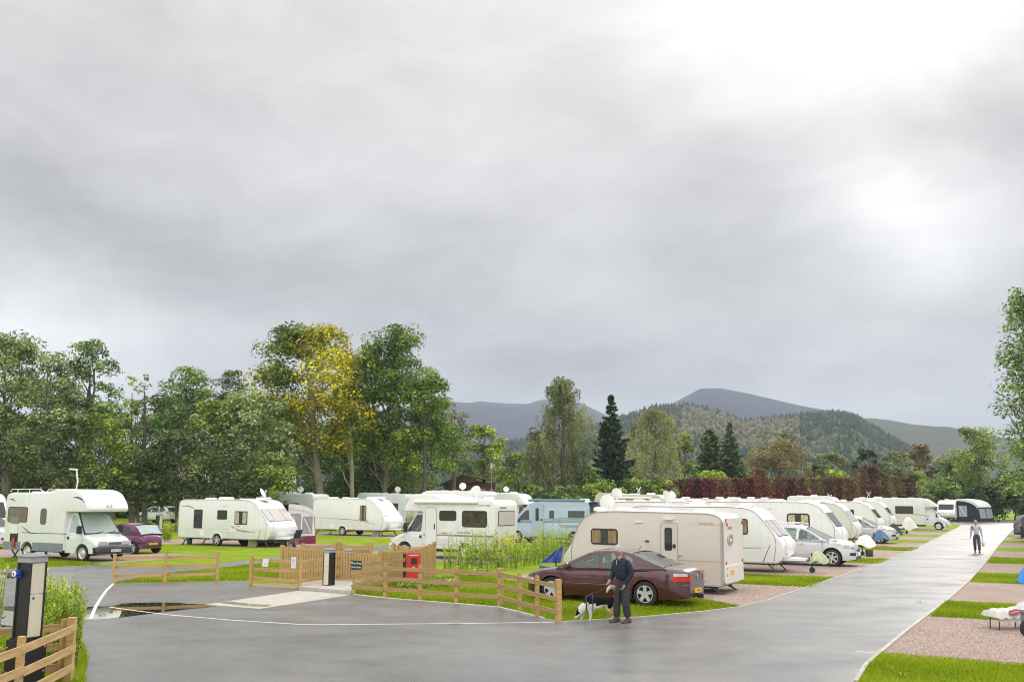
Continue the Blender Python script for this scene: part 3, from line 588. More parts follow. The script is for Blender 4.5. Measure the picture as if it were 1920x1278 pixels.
bl('slender_tree', 'thin sapling with a nearly bare top, right of the pair', 274, 697, 46, 880, 92, 'brown', 35, 14, .15, 'tree', lobes=10, gap=.5, tint0=.7)
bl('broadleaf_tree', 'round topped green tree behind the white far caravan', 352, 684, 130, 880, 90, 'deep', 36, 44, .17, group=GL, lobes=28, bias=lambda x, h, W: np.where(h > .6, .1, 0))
bl('broadleaf_tree', 'thin olive tree with feathery top left of the yellowing beech', 432, 688, 90, 880, 96, 'brown', 37, 40, .15, group=GL, lobes=20, tint0=.6)
bl('broadleaf_tree', 'bushy grey green tree in front of the yellowing beech, left side', 478, 722, 165, 915, 84, 'blue', 38, 50, .17, group=GL, lobes=30, tint0=.55)
bl('broadleaf_tree', 'mid green bushy tree left of the bushy grey green one', 402, 748, 110, 905, 84, 'mid', 39, 46, .17, group=GL, lobes=22, tint0=.5)
for i, (x, top, wp, Y, pal, lb) in enumerate([(20, 805, 170, 76, 'brown', 'dark brownish thicket at the left edge behind the overcab motorhome'), (115, 790, 150, 77, 'brown', 'brown leaved thicket behind the aerial of the overcab motorhome'), (200, 770, 110, 78, 'mid', 'fresh green thicket right of the roof of the overcab motorhome'), (262, 850, 120, 80, 'brown', 'dull olive thicket behind the white estate car'), (335, 800, 150, 80, 'brown', 'olive brown thicket behind the far caravan with the satellite dish'), (425, 820, 150, 79, 'brown', 'olive brown thicket left of the beech trunks'), (505, 845, 120, 80, 'mid', 'dark leafy thicket at the foot of the yellowing beech')]):
    bl('thicket', lb, x, top, wp, 955, Y, pal, 50+i, 50, .15, 'shrub', 'thickets along the foot of the wood', 26, tint0=.36)
def wood_mass():
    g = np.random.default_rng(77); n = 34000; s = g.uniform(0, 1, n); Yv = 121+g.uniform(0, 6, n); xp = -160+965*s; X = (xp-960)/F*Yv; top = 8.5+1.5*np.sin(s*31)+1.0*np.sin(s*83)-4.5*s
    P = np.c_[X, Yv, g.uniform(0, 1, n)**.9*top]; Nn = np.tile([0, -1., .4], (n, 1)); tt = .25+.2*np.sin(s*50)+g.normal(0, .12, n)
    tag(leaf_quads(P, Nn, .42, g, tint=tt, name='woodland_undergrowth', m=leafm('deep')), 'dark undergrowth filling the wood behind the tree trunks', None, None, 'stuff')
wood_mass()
bl('beech_tree', 'large beech turning yellow, left of the two big beeches', 582, 601, 250, 862, 92, 'gold', 61, 66, .18, 'tree', None, 46, BARKP, bias=goldb, trunk_r=.36, base_px=606, tint0=.34, lean=-.4, gap=.2)
bl('beech_tree', 'tall green beech with open upright branches right of the yellow one', 738, 602, 200, 900, 97, 'beech', 62, 62, .18, 'tree', None, 40, BARKP, trunk_r=.30, tint0=.38, gap=.35, base_px=718)
bl('beech_tree', 'lower green beech with spreading layered boughs beside the hill view', 797, 700, 150, 893, 92, 'beech', 63, 60, .17, 'tree', None, 30, BARK, trunk_r=.22, tint0=.42)
bl('beech_tree', 'slim leaning beech with a bare pale trunk in front of its neighbours', 655, 770, 90, 850, 90, 'gold', 64, 34, .17, 'tree', None, 14, BARKP, trunk_r=.2, base_px=662, tint0=.30)
bl('beech_tree', 'shaded beech filling the gap between the yellowing beech and the tall green one', 690, 660, 150, 900, 100, 'beech', 640, 44, .17, 'tree', None, 30, BARK, trunk_r=.22, tint0=.34)
bl('broadleaf_tree', 'dull olive tree between the beeches and the brown cabin', 852, 768, 84, 872, 112, 'brown', 65, 46, .15, group=None, lobes=18, tint0=.75)
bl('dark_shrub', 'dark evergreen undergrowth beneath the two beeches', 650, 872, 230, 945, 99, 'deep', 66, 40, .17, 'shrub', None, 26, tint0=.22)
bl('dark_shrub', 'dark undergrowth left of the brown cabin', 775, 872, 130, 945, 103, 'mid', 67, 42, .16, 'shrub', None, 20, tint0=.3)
bl('broadleaf_tree', 'bright yellow green tree standing above the brown cabin', 908, 790, 82, 880, 128, 'lime', 68, 60, .2, group=None, lobes=24, bias=lambda x, h, W: .35*x/W)  # leaf tint rises to the right: light on that side painted into the colour
bl('willow_bush', 'pale sage bush behind the roof of the brown cabin', 905, 862, 92, 905, 150, 'birch', 69, 60, .2, 'shrub', None, 14)
bl('broadleaf_tree', 'mid green bush right of the brown cabin', 972, 845, 95, 925, 122, 'mid', 70, 60, .18, group=None, lobes=22, tint0=.45)
bl('broadleaf_tree', 'sunlit hedge tree between the birch and the brown cabin', 1010, 862, 60, 930, 118, 'deep', 71, 60, .17, group=None, lobes=16)
weeping('silver_birch', 'tall silver birch with drooping olive strands left of the dark fir', 1056, 697, 135, 885, 112, 'birch', 72, 760, .13, per=30)
weeping('silver_birch', 'smaller weeping birch at the left foot of the tall birch', 1010, 800, 62, 905, 110, 'birch', 721, 260, .13, per=26)
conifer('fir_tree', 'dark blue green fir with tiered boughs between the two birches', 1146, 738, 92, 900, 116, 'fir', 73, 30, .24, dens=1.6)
weeping('silver_birch', 'pale yellow birch with a bare lower trunk right of the dark fir', 1228, 760, 140, 885, 132, 'pale', 74, 640, .14, per=26)
bl('broadleaf_tree', 'green tree peeping out behind the pale yellow birch', 1283, 808, 40, 890, 140, 'mid', 75, 60, .2, group=None, lobes=12, tint0=.6)
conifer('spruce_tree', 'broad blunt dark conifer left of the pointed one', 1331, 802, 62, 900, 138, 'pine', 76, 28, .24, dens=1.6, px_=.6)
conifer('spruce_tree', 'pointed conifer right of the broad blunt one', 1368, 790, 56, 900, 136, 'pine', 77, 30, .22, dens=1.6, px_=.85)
bl('broadleaf_tree', 'round russet and olive tree behind the red creeper wall', 1458, 818, 118, 910, 128, 'russet', 78, 60, .15, group=None, lobes=34, bias=lambda x, h, W: np.where(x > 0, .05, .25), tint0=.45)
bl('broadleaf_tree', 'thin topped olive tree behind the russet tree', 1462, 798, 90, 880, 140, 'birch', 79, 30, .18, group=None, lobes=16, gap=.5)
for i, (x, top, wp, Y, pal, lb) in enumerate([(1396, 862, 50, 150, 'birch', 'pale bush between the pointed conifer and the russet tree'), (1560, 845, 88, 138, 'birch', 'olive tree above the trimmed bright bush'), (1621, 838, 56, 134, 'fir', 'small dark flat topped pine above the creeper mound'), (1690, 842, 80, 150, 'birch', 'pale olive tree left of the brownish one on the right'), (1722, 828, 56, 155, 'russet', 'brownish round tree between the wall end and the right hand trees'), (1655, 862, 70, 145, 'brown', 'grey brown bare looking tree above the wall'), (1768, 850, 60, 150, 'birch', 'pale loose tree beside the dark right hand trees'), (1300, 868, 60, 142, 'lime', 'light green bush under the broad blunt conifer'), (1332, 880, 66, 128, 'lime', 'bright green bush touching the red creeper wall'), (1098, 872, 70, 112, 'deep', 'bush at the right foot of the tall birch'), (1130, 895, 80, 108, 'mid', 'green hedge bush in front of the dark fir'), (1190, 892, 90, 110, 'beech', 'yellowing bush at the left end of the creeper wall'), (1240, 893, 60, 108, 'beech', 'yellow green bush climbing on the left end of the creeper wall'), (1060, 905, 70, 104, 'deep', 'dark hedge bush in front of the second cabin'), (1000, 905, 60, 106, 'deep', 'dark hedge bush right of the brown cabin wall'), (1527, 868, 60, 132, 'brown', 'dull bush left of the trimmed bright bush')]):
    bl('bush', lb, x, top, wp, 945 if top > 888 else 905, Y, pal, 90+i, 60, .17, 'shrub', None, 16, tint0=.5)
bl('clipped_bush', 'trimmed bright yellow green bush above the creeper wall', 1557, 877, 60, 905, 136, 'lime', 110, 80, .13, 'shrub', None, 12, tint0=.65)
bl('leafy_tree', 'green tree with several slim trunks before the right hand hedge', 1832, 797, 112, 945, 132, 'mid', 111, 50, .17, 'tree', None, 26, tint0=.42, base_px=1834)
bl('leafy_tree', 'second green tree behind the one with slim trunks', 1795, 850, 90, 940, 138, 'deep', 112, 50, .17, 'tree', None, 20, tint0=.4)
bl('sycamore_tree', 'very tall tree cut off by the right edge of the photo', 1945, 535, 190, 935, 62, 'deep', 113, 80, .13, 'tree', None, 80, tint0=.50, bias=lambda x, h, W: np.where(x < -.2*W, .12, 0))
bl('sycamore_tree', 'tall leafy tree just outside the right edge behind the first', 1990, 640, 220, 935, 75, 'deep', 114, 60, .16, 'tree', None, 30)
for i, (x, top, wp, Y, pal, lb) in enumerate([(1720, 880, 110, 150, 'lime', 'bright green hedge bush at the end of the creeper wall'), (1725, 898, 90, 133, 'blue', 'grey green hedge bush right of the creeper wall'), (1785, 888, 90, 131, 'deep', 'green hedge bush behind the grey awning'), (1840, 905, 90, 128, 'fir', 'dark hedge bush behind the far awning'), (1900, 880, 110, 134, 'fir', 'very dark hedge bush at the right edge'), (1960, 860, 130, 124, 'fir', 'very dark hedge bush past the right edge'), (1755, 915, 110, 134, 'deep', 'low hedge bush behind the far caravan front')]):
    bl('hedge_bush', lb, x, top, wp, 975, Y, pal, 120+i, 60, .17, 'shrub', 'hedge bushes closing the site at the far right', 20, tint0=.38)
# red creeper on a long wall
def creeper_wall():
    g = np.random.default_rng(5); a = at(1236, 930, Y=112); b = at(1716, 930, Y=131); a.z = b.z = 0; d = (b-a); L = d.length; d.normalize(); nrm = Vector((d.y, -d.x, 0))
    if nrm.y > 0: nrm = -nrm
    root = thing('creeper_wall', 'long wall completely overgrown with red and rust Virginia creeper', 'wall', a, math.atan2(d.y, d.x))
    def top(s): x = 1236+480*s/L; return np.interp(x, [1236, 1400, 1402, 1404, 1420, 1424, 1560, 1590, 1598, 1612, 1632, 1642, 1660, 1716], [899, 897, 884, 880, 884, 897, 898, 896, 882, 875, 875, 884, 892, 899])
    mb = MB(); mb.box((L/2, .5, 2.1), (L, .3, 4.2)); mb.build('masonry', mat('dark_wall', (.10, .08, .07), .9), root)
    n = 34000; s = g.uniform(0, L, n); P = np.empty((n, 3)); zt = np.array([at(1500, t_, Y=112+19*s_/L).z for s_, t_ in zip(s[:1], top(s[:1]))])
    tz = CAMH+(929.5+.005*(1236+480*s/L-960)-top(s))/F*(112+19*s/L); f = g.uniform(0, 1, n); z = f*tz; bul = .25*np.sin(s*1.3)+.2*np.sin(s*.5+z)
    P[:, 0] = s; P[:, 1] = -.25*bul-g.uniform(0, .35, n)+.1; P[:, 2] = z+g.normal(0, .05, n)
    k = g.random(n) < .14; P[k, 2] = tz[k]-g.uniform(0, .15, k.sum()); P[k, 1] = g.uniform(-.3, .8, k.sum())
    T = .45+.22*np.sin(s*.9)+.15*np.sin(s*3.1+z*.5)+g.normal(0, .16, n)
    mixp = g.random(n) < np.clip(.22+((s/L)-.35)*1.2+.9*np.exp(-(s/L/.09)**2)+.5*(z/tz > .86)+.2*np.sin(s*.8), .06, .80)
    Nn = np.tile(np.array([0, -1, .35]), (n, 1))
    leaf_quads(P[~mixp], Nn[~mixp], .15, g, tint=T[~mixp], name='red_creeper', parent=root, m=leafm('creeper'), droop=.5); leaf_quads(P[mixp], Nn[mixp], .15, g, tint=T[mixp], name='rust_green_creeper', parent=root, m=leafm('creepmix'), droop=.5)
creeper_wall()
# upright young willow shoots
def willow(loc, h, rad, ns, seed, label, group, lsz=.03, per=46, name='willow_shrub', cat='shrub'):
    g = np.random.default_rng(seed); root = thing(name, label, cat, loc, 0, group); mb = MB(); P = []; T = []; A = []
    for i in range(ns):
        a = g.uniform(0, 6.28); r0 = rad*g.uniform(0, .6); r1 = r0+rad*g.uniform(-.05, .28); hh = h*g.uniform(.5, 1.12)*(1-.25*r0/rad)
        p0 = Vector((math.cos(a)*r0, math.sin(a)*r0, 0)); p1 = Vector((math.cos(a)*r1, math.sin(a)*r1, hh)); mid = p0.lerp(p1, .5)+Vector((g.normal()*.03, g.normal()*.03, 0))
        mb.tube([p0, mid, p1], [.008, .006, .002], 4, caps=False); tt = g.uniform(.12, 1, per); 
        q = (1-tt)[:, None]**2*np.array(p0)+2*((1-tt)*tt)[:, None]*np.array(mid)+tt[:, None]**2*np.array(p1); an = g.uniform(0, 6.28, per); off = np.c_[np.cos(an), np.sin(an), np.full(per, .9)]*lsz*.9
        P.append(q+off); A.append(off/lsz); T.append(.35+.35*tt+g.normal(0, .14, per)+g.normal(0, .08))
    P = np.concatenate(P); A = np.concatenate(A); T = np.concatenate(T).clip(0, 1); n = len(P); s = (lsz*g.uniform(.7, 1.4, n))[:, None]
    A = A/np.linalg.norm(A, axis=1)[:, None]; B = np.cross(A, g.normal(0, 1, (n, 3))); B /= np.linalg.norm(B, axis=1)[:, None]
    V = np.empty((n, 4, 3)); V[:, 0] = P-A*s; V[:, 1] = P-B*s*.34; V[:, 2] = P+A*s*1.1; V[:, 3] = P+B*s*.34
    mb.build('stems', mat('willow_stem', (.16, .17, .05), .7), root); pts_mesh('foliage', V.reshape(-1, 3), np.arange(4*n).reshape(-1, 4), leafm('willow'), root, np.repeat(T, 4)); return root
willow((-7.38, 16.9, .01), 1.42, .50, 80, 1, 'dense upright willow shrub beside the near hook-up pillar, over the asphalt edge', None, .034, 80)
willow((-7.9, 17.4, .01), 1.5, .5, 50, 2, 'tall willow shoots directly behind the near hook-up pillar', None, .034, 70)
willow((-8.75, 17.2, .01), 1.75, .5, 30, 3, 'sparse upright willow shoots left of the near hook-up pillar', None, .026, 60)
willow((-7.6, 14.9, .01), .9, .5, 18, 31, 'low leafy clump inside the near timber enclosure', None, .024, 50)
GW = 'young willow shrubs planted in a strip in front of the motorhomes'
g0 = random.Random(3); k = 0
WLAB = ['leftmost willow shrub of the strip before the motorhome with leaf dots', 'low willow shrub at the left front corner of the strip', 'upright willow shrub covering the rear wheel of the motorhome with leaf dots', 'front row willow shrub second from the left end of the strip', 'tall willow shrub under the word band of the motorhome with leaf dots', 'low front willow shrub under the motorhome big window', 'tall willow shrub under the rear corner of the motorhome with leaf dots', 'front willow shrub below the yellow cloth', 'willow shrub right of the yellow cloth', 'middle willow shrub before the blue camper door', 'tall willow shrub before the small window of the blue camper', 'willow shrub between the blue camper and the blue sheet', 'tallest willow shrub, beside the sloping nose of the cream caravan', 'willow shrub touching the nose of the cream caravan', 'back row willow shrub before the blue camper skirt', 'back row willow shrub right behind the yellow cloth', 'back row willow shrub left of the yellow cloth', 'back row willow shrub at the tail lamps of the motorhome with leaf dots', 'back row willow shrub at the orange marker of the motorhome', 'back row willow shrub between wheel and orange marker of the motorhome', 'back row willow shrub behind the leftmost ones', 'back row willow shrub nearest the window end of the blue camper', 'back row willow shrub before the middle of the blue camper']
wl = [(845, 1072, 1.5), (862, 1078, 1.3), (880, 1066, 1.5), (903, 1070, 1.35), (920, 1064, 1.5), (938, 1069, 1.1), (952, 1062, 1.5), (968, 1066, 1.4), (985, 1060, 1.3), (1003, 1058, 1.45), (1020, 1054, 1.5), (1037, 1050, 1.6), (1055, 1046, 1.65), (1066, 1042, 1.5), (1012, 1046, 1.2), (995, 1048, 1.25), (975, 1052, 1.2), (955, 1050, 1.2), (930, 1054, 1.3), (905, 1058, 1.3), (880, 1056, 1.3), (1045, 1042, 1.2), (1028, 1044, 1.2)]
for i, (x, y, h) in enumerate(wl):
    willow(at(x, y), h*g0.uniform(.85, 1.15), .48, 13, 200+i, WLAB[i], GW, .038, 46)
for i, (x, y, h, lb) in enumerate([(313, 1015, 1.1, 'small willow shrub beside the purple hatchback'), (336, 998, 1.2, 'small willow shrub at the rear corner of the nearest left caravan'), (770, 990, 1.6, 'bushy willow seen through the gap under the overcab'), (905, 1100, .35, 'low white flowering weed patch behind the rail fence, right one')][:3]):
    willow(at(x, y), h, .5, 22, 240+i, lb, None, .05, 34)
def weeds(x, y, r, seed, label):
    g = np.random.default_rng(seed); root = thing('clover_patch', label, 'plant', at(x, y), 0, None); n = 900; a = g.uniform(0, 6.28, n); rr = r*g.uniform(0, 1, n)**.6
    P = np.c_[np.cos(a)*rr, np.sin(a)*rr, g.uniform(.03, .28, n)*(1-.5*rr/r)]; Nn = np.tile([0, 0, 1.], (n, 1)); leaf_quads(P, Nn, .04, g, tint=g.uniform(.2, .8, n), name='foliage', parent=root, m=leafm('mid'), asp=.8)
    m = 26; k = g.integers(0, n, m); leaf_quads(P[k]+np.array([0, 0, .06]), Nn[:m], .035, g, tint=np.full(m, .5), name='flowers', parent=root, m=mat('white_petal', (.8, .8, .76), .6), asp=.9, flat=.3)['kind'] = 'stuff'
weeds(825, 1098, .7, 1, 'leafy weeds with white flowers behind the rail fence'); weeds(775, 1102, .5, 2, 'dark leafy weed clump behind the rail fence near the red bin'); weeds(905, 1079, .5, 3, 'low leafy clump under the willow strip')
# ------------------------------------------------------------------ vehicles
def wheel(parent, x, y, r, w, side, style='alloy', spokes=5, arch=None):
    """tyre with its rim; side = +1/-1 says which way the outer face looks"""
    mb = MB(); hw = w/2
    mb.lathe([(r*.66, -hw*.8), (r*.72, -hw), (r*.93, -hw), (r, -hw*.7), (r, hw*.7), (r*.93, hw), (r*.72, hw), (r*.66, hw*.8)], (0, 0, 0), 'y', 28, closed=True)
    ty = mb.build('wheel', TYRE, parent, 35); ty.location = (x, y, r)
    mb = MB(); o = side*hw
    mb.lathe([(r*.68, o*.95), (r*.64, o*.97), (r*.60, o*.75), (r*.58, o*.2), (0.0, o*.15)], (0, 0, 0), 'y', 28, 1)
    mb.lathe([(r*.69, o*.93), (r*.69, o*1.0), (r*.62, o*1.0), (r*.62, o*.9)], (0, 0, 0), 'y', 28, 0)
    if style == 'alloy':
        for k in range(spokes):
            a = 6.2832*k/spokes+.3; d = Vector((math.cos(a), 0, math.sin(a))); mb.beam(d*r*.08+Vector((0, o*.82, 0)), d*r*.64+Vector((0, o*.88, 0)), .055*r/.3 if spokes > 5 else .085*r/.3, .03, 0, up=(0, 1, 0))
        mb.lathe([(r*.20, o*.7), (r*.18, o*.93), (0, o*.95)], (0, 0, 0), 'y', 12, 0)
    else:
        mb.lathe([(r*.62, o*.85), (r*.50, o*.6), (r*.34, o*.7), (r*.28, o*.98), (r*.12, o*1.02), (0, o*1.02)], (0, 0, 0), 'y', 20, 0)
    mb.build('rim', [ALLOY, DARK], ty, 35); return ty
def prof_body(name, prof, W, r, mats, parent, y0=0.0, smooth=40, roofz=None):
    """side outline (x,z) extruded to width W with softened edges"""
    n = len(prof); P = [Vector((p[0], p[1])) for p in prof]; ar = sum(P[i].x*P[(i+1) % n].y-P[(i+1) % n].x*P[i].y for i in range(n))
    if ar < 0: P.reverse()
    NR = []
    for i in range(n):
        a = (P[i]-P[i-1]); b = (P[(i+1) % n]-P[i]); a = a.normalized() if a.length > 1e-6 else b.normalized(); b = b.normalized() if b.length > 1e-6 else a
        t = (a+b); t = t.normalized() if t.length > 1e-3 else a; nn = Vector((-t.y, t.x)); k = max(.55, nn.dot(Vector((-a.y, a.x)))); NR.append(nn/k)
    rings = [(-W/2, r), (-W/2+r*.12, r*.55), (-W/2+r*.45, r*.16), (-W/2+r, 0), (W/2-r, 0), (W/2-r*.45, r*.16), (W/2-r*.12, r*.55), (W/2, r)]
    mb = MB(); vs = [(P[i].x+NR[i].x*o, y+y0, P[i].y+NR[i].y*o) for y, o in rings for i in range(n)]; fs = []
    for j in range(len(rings)-1):
        for i in range(n): i2 = (i+1) % n; fs.append((j*n+i, (j+1)*n+i, (j+1)*n+i2, j*n+i2))
    fs.append(tuple(range(n))); fs.append(tuple(reversed(range((len(rings)-1)*n, len(rings)*n)))); mb.add(vs, fs)
    o = mb.build(name, mats, parent, smooth); me = o.data
    if isinstance(mats, (list, tuple)) and len(mats) > 1:      # second material: faces that look up or to the ends (moulded roof and panels)
        mi = [0]*len(me.polygons)
        for p in me.polygons:
            if abs(p.normal.y) < .75 and p.center.z > (roofz or 0): mi[p.index] = 1
        me.polygons.foreach_set('material_index', mi)
    return o
def side_frame(s, y): return ((0, s*y, 0), (-s, 0, 0), (0, 0, 1))
def side_poly(s, P): return [(-s*x, z) for x, z in P] if s > 0 else [(x, z) for x, z in P]
def on_side(parent, name, s, y, P, t, m, sm=None):
    o, ex, ey = side_frame(s, y); Q = side_poly(s, P); mb = MB()
    mb.plate(o, ex, ey, Q, t); return mb.build(name, m, parent, sm)
def side_window(parent, s, y, x0, z0, x1, z1, r=.08, glass=None, frame=.028, curtain=None, label=None):
    fr = on_side(parent, 'window', s, y, rrect(x0-frame, z0-frame, x1+frame, z1+frame, r+frame), .010, RUB)
    on_side(fr, 'pane', s, y+.0105, rrect(x0, z0, x1, z1, r), .006, glass or GLASS)
    if curtain:
        n = 26
        for a, b in ((x0+.02, x0+(x1-x0)*.34), (x0+(x1-x0)*.64, x1-.02)):
            mb = MB(); vs = []; 
            for k in range(n+1): x = a+(b-a)*k/n; yy = s*(y+.0185+.002*math.sin(k*1.6)); vs += [(x, yy, z0+.03), (x+(b-a)*.12*math.sin(k*.4)*0, yy, z1-.03)]
            mb.add(vs, [(2*k, 2*k+2, 2*k+3, 2*k+1) for k in range(n)]); mb.build('curtain', curtain, fr)
    if label: fr['label'] = label
    return fr
def dish(parent, loc, az, r=.27, mast=.22, el=.5):
    mb = MB(); mb.tube([(0, 0, 0), (0, 0, mast)], .025, 6)
    d = Vector((math.cos(az)*math.cos(el), math.sin(az)*math.cos(el), math.sin(el))); a = d.cross(Vector((0, 0, 1))).normalized(); b = a.cross(d); c = Vector((0, 0, mast+r*.5)); vs = []; n = 18
    for j, q in enumerate((0, .5, 1)):
        for k in range(n): t = 6.2832*k/n; vs.append(c+(a*math.cos(t)+b*math.sin(t)*1.1)*r*q+d*(.22*r*q*q))
    fs = [(j*n+k, j*n+(k+1) % n, (j+1)*n+(k+1) % n, (j+1)*n+k) for j in range(2) for k in range(n)]; mb.add(vs, fs); mb.beam(c-b*r*.8, c+d*r*.95, .02, .02); mb.box(c+d*r*.95, (.07, .07, .09))
    o = mb.build('satellite_dish', WHITE2, parent, 50); o.location = loc; return o
def roof_bits(parent, z, xs, W, seed=0, cols=None):
    g = random.Random(seed)
    for i, x in enumerate(xs):
        l = g.uniform(.42, .8); w_ = g.uniform(.4, .6); y = g.uniform(-.35, .35)*W*.5; mb = MB(); h = g.choice((.06, .09, .13))
        P = rrect(-l/2, -w_/2, l/2, w_/2, .08); Q = rrect(-l/2+.05, -w_/2+.05, l/2-.05, w_/2-.05, .06); n = len(P)
        vs = [(a, b, -.03) for a, b in P]+[(a, b, h*.6) for a, b in P]+[(a, b, h) for a, b in Q]
        fs = [(k, (k+1) % n, n+(k+1) % n, n+k) for k in range(n)]+[(n+k, n+(k+1) % n, 2*n+(k+1) % n, 2*n+k) for k in range(n)]+[tuple(range(2*n, 3*n))]; mb.add(vs, fs)
        o = mb.build('rooflight', [WHITE2, PINKW][i % 2], parent, 40); o.location = (x, y, z)
def steadies(parent, xs, W, z=.42, splay=.35):
    for x in xs:
        for s in (-1, 1):
            mb = MB(); mb.beam((x, s*W*.36, z), (x+splay*(1 if x > 0 else -1), s*W*.36, .02), .05, .05); mb.beam((x+splay*.9*(1 if x > 0 else -1), s*W*.36, z), (x+splay*.45*(1 if x > 0 else -1), s*W*.36, z*.5), .03, .03); mb.box((x+splay*(1 if x > 0 else -1), s*W*.36, .02), (.14, .12, .03))
            mb.build('corner_steady', CHAS, parent)
def caravan(name, label, u, v, rz, L=5.8, W=2.25, H=2.58, seed=0, body=None, group=None, s=-1, wins=(), front='three', frontm=None, floor=.42, nose=1.05, wr=.31, hitch=True, wx=-.15, stripe=None, dishx=None, dish_az=0.0, stead=True, rear=False, door=None, vents=True, bits=(-1.4, .2, 1.2), cover=None, nose_h=None, arch_trim=False, pos=None, pitch=0.0, cat='caravan', jock=True, roofm=None, detail=True, rearlow=0.12):
    """local x forward (nose), y left. (u,v) is the middle of the body on the site grid; s = side towards the photo"""
    body = body or WHITE; roofm = roofm or WHITE2; loc = pos if pos is not None else uv(u, v); root = thing(name, label, cat, loc, rz, group, pitch); h = L/2; f = floor
    ar = wr+.06; aw = [(wx-ar*math.cos(t)*1.0, wr+ar*math.sin(t)) for t in [R(a) for a in (12, 40, 65, 90, 115, 140, 168)]]; aw = [p for p in aw if p[1] > f+.005]
    kx = h-nose; P = [(-h+.02, f+rearlow), (-h+.12, f)] + [(aw[0][0], f)]+aw+[(aw[-1][0], f)]+[(h-.30, f), (h-.06, f+.20), (h, f+.55), (h-.05, f+.75), (h-.24, f+1.0), (kx+.30, H-.42), (kx+.08, H-.18), (kx-.25, H-.05), (kx-.8, H), (-h+.45, H), (-h+.12, H-.07), (-h, H-.26)]
    n0 = 2+1+len(aw)+1; rr = [.08, .05]+[0]*(1+len(aw)+1)+[.12, .2, .2, .15, .3, .3, .25, .3, .5, .25, .14, .2]
    P = round_poly(P, rr); prof_body('body', P, W, .045, [body, roofm], root, roofz=.9)
    # rail that edges the side panels
    for ss in (-1, 1):
        ed = [(kx+.30, H-.42), (kx+.08, H-.18), (kx-.25, H-.05), (kx-.8, H), (-h+.45, H), (-h+.12, H-.07), (-h, H-.26), (-h+.02, f+.15)]; ed = [(h-.26, f+1.0), ]+ed; mb = MB(); pts = [(x+.0, ss*(W/2-.004), z-.012) for x, z in round_poly([(h-.42, f+.05)]+ed, [.0, .4]+[.28]*7+[0])]; mb.tube(pts, .018, 6); mb.build('edge_rail', TRIM, root, 60)
    mb = MB(); mb.box((0, 0, f-.04), (L*.86, W*.5, .08)); mb.box((wx, 0, wr), (.08, W*.86, .08)); mb.build('chassis', CHAS, root)
    for ss in (-1, 1): wheel(root, wx, ss*(W/2-.10), wr, .18, ss, 'alloy', 5)
    if arch_trim:
        A = [(wx-(ar+.07)*math.cos(R(a)), wr+(ar+.07)*math.sin(R(a))) for a in range(5, 180, 14)]; B = [(wx-(ar+.005)*math.cos(R(a)), wr+(ar+.005)*math.sin(R(a))) for a in range(5, 180, 14)]; on_side(root, 'wheel_arch', s, W/2, A+B[::-1], .02, roofm)
    # lower rail
    on_side(root, 'side_rail', s, W/2, [(-h+.1, f+.02), (wx-ar-.03, f+.02), (wx-ar-.03, f+.06), (-h+.1, f+.06)], .02, TRIM); on_side(root, 'side_rail', s, W/2, [(wx+ar+.03, f+.02), (h-.4, f+.02), (h-.4, f+.06), (wx+ar+.03, f+.06)], .02, TRIM)
    for wn in wins: side_window(root, s, W/2, *wn[:4], *(wn[4:5] or (.08,)), **(wn[5] if len(wn) > 5 else {}))
    # front windows on the sloping nose
    a = Vector((h-.24, 0, f+1.0)); b = Vector((kx+.30, 0, H-.42)); ey = (b-a).normalized(); ex = Vector((0, 1, 0)); lf = (b-a).length
    if front:
        ws = {'three': [(-W*.44, -W*.22, .03), (-W*.205, W*.205, 0), (W*.22, W*.44, .03)], 'one': [(-W*.40, W*.40, 0)], 'two': [(-W*.40, -W*.02, 0), (W*.02, W*.40, 0)]}[front]
        for a0, a1, q in ws:
            mb = MB(); mb.plate(a, ex, ey, rrect(a0-.025, .02, a1+.025, lf*.86+.02, .09), .012); fr = mb.build('front_window', RUB, root)
            mb = MB(); mb.plate(a+ex.cross(ey)*.0125, ex, ey, rrect(a0, .045, a1, lf*.86, .07), .008); mb.build('pane', frontm or GLASSP, fr)
    if rear:
        mb = MB(); fx = (-h-.001, 0, 0); mb.plate(fx, (0, -1, 0), (0, 0, 1), rrect(-W*.40, 1.38, W*.40, 2.08, .12), .012); fr = mb.build('rear_window', RUB, root); mb = MB(); mb.plate((-h-.0135, 0, 0), (0, -1, 0), (0, 0, 1), rrect(-W*.37, 1.42, W*.37, 2.04, .1), .006); mb.build('pane', GLASS, fr)
    if detail:
        on_side(root, 'panel_seam', s, W/2, [(-h+.25, .955), (h-.62, .955), (h-.62, .947), (-h+.25, .947)], .003, TRIM)
        for xx in (-h*.55, .38): on_side(root, 'panel_seam', s, W/2, [(xx, f+.08), (xx+.008, f+.08), (xx+.008, .947), (xx, .947)], .003, TRIM)
        on_side(root, 'service_hatch', s, W/2, rrect(-h*.50, f+.16, -h*.50+.34, f+.46, .03), .007, roofm); on_side(root, 'awning_rail_light', s, W/2, rrect(-.1, H-.34, .16, H-.29, .02), .03, PINKW)
        for sy in (-1, 1):
            mb = MB(); a_ = Vector((h-.02, sy*W*.42, f+.62)); mb.tube([a_, a_+Vector((.06, 0, .05)), a_+Vector((.04, 0, .26)), a_+Vector((-.03, 0, .32))], .014, 6); mb.build('grab_handle', TRIM, root)
        mb = MB(); mb.plate((h-.005, 0, 0), (0, 1, 0), (-.02, 0, 1), rrect(-W*.30, f+.30, W*.30, f+.56, .05), .012); mb.build('locker_lid', roofm, root)
    if vents and detail:
        for zz in (1.12, .80): on_side(root, 'fridge_vent', s, W/2, rrect(.45, zz, .95, zz+.2, .02), .008, PINKW)
    if detail:
        for xx in (-h*.78, h*.45): on_side(root, 'marker_light', s, W/2, rrect(xx, f+.38, xx+.1, f+.42, .015), .02, AMBER)
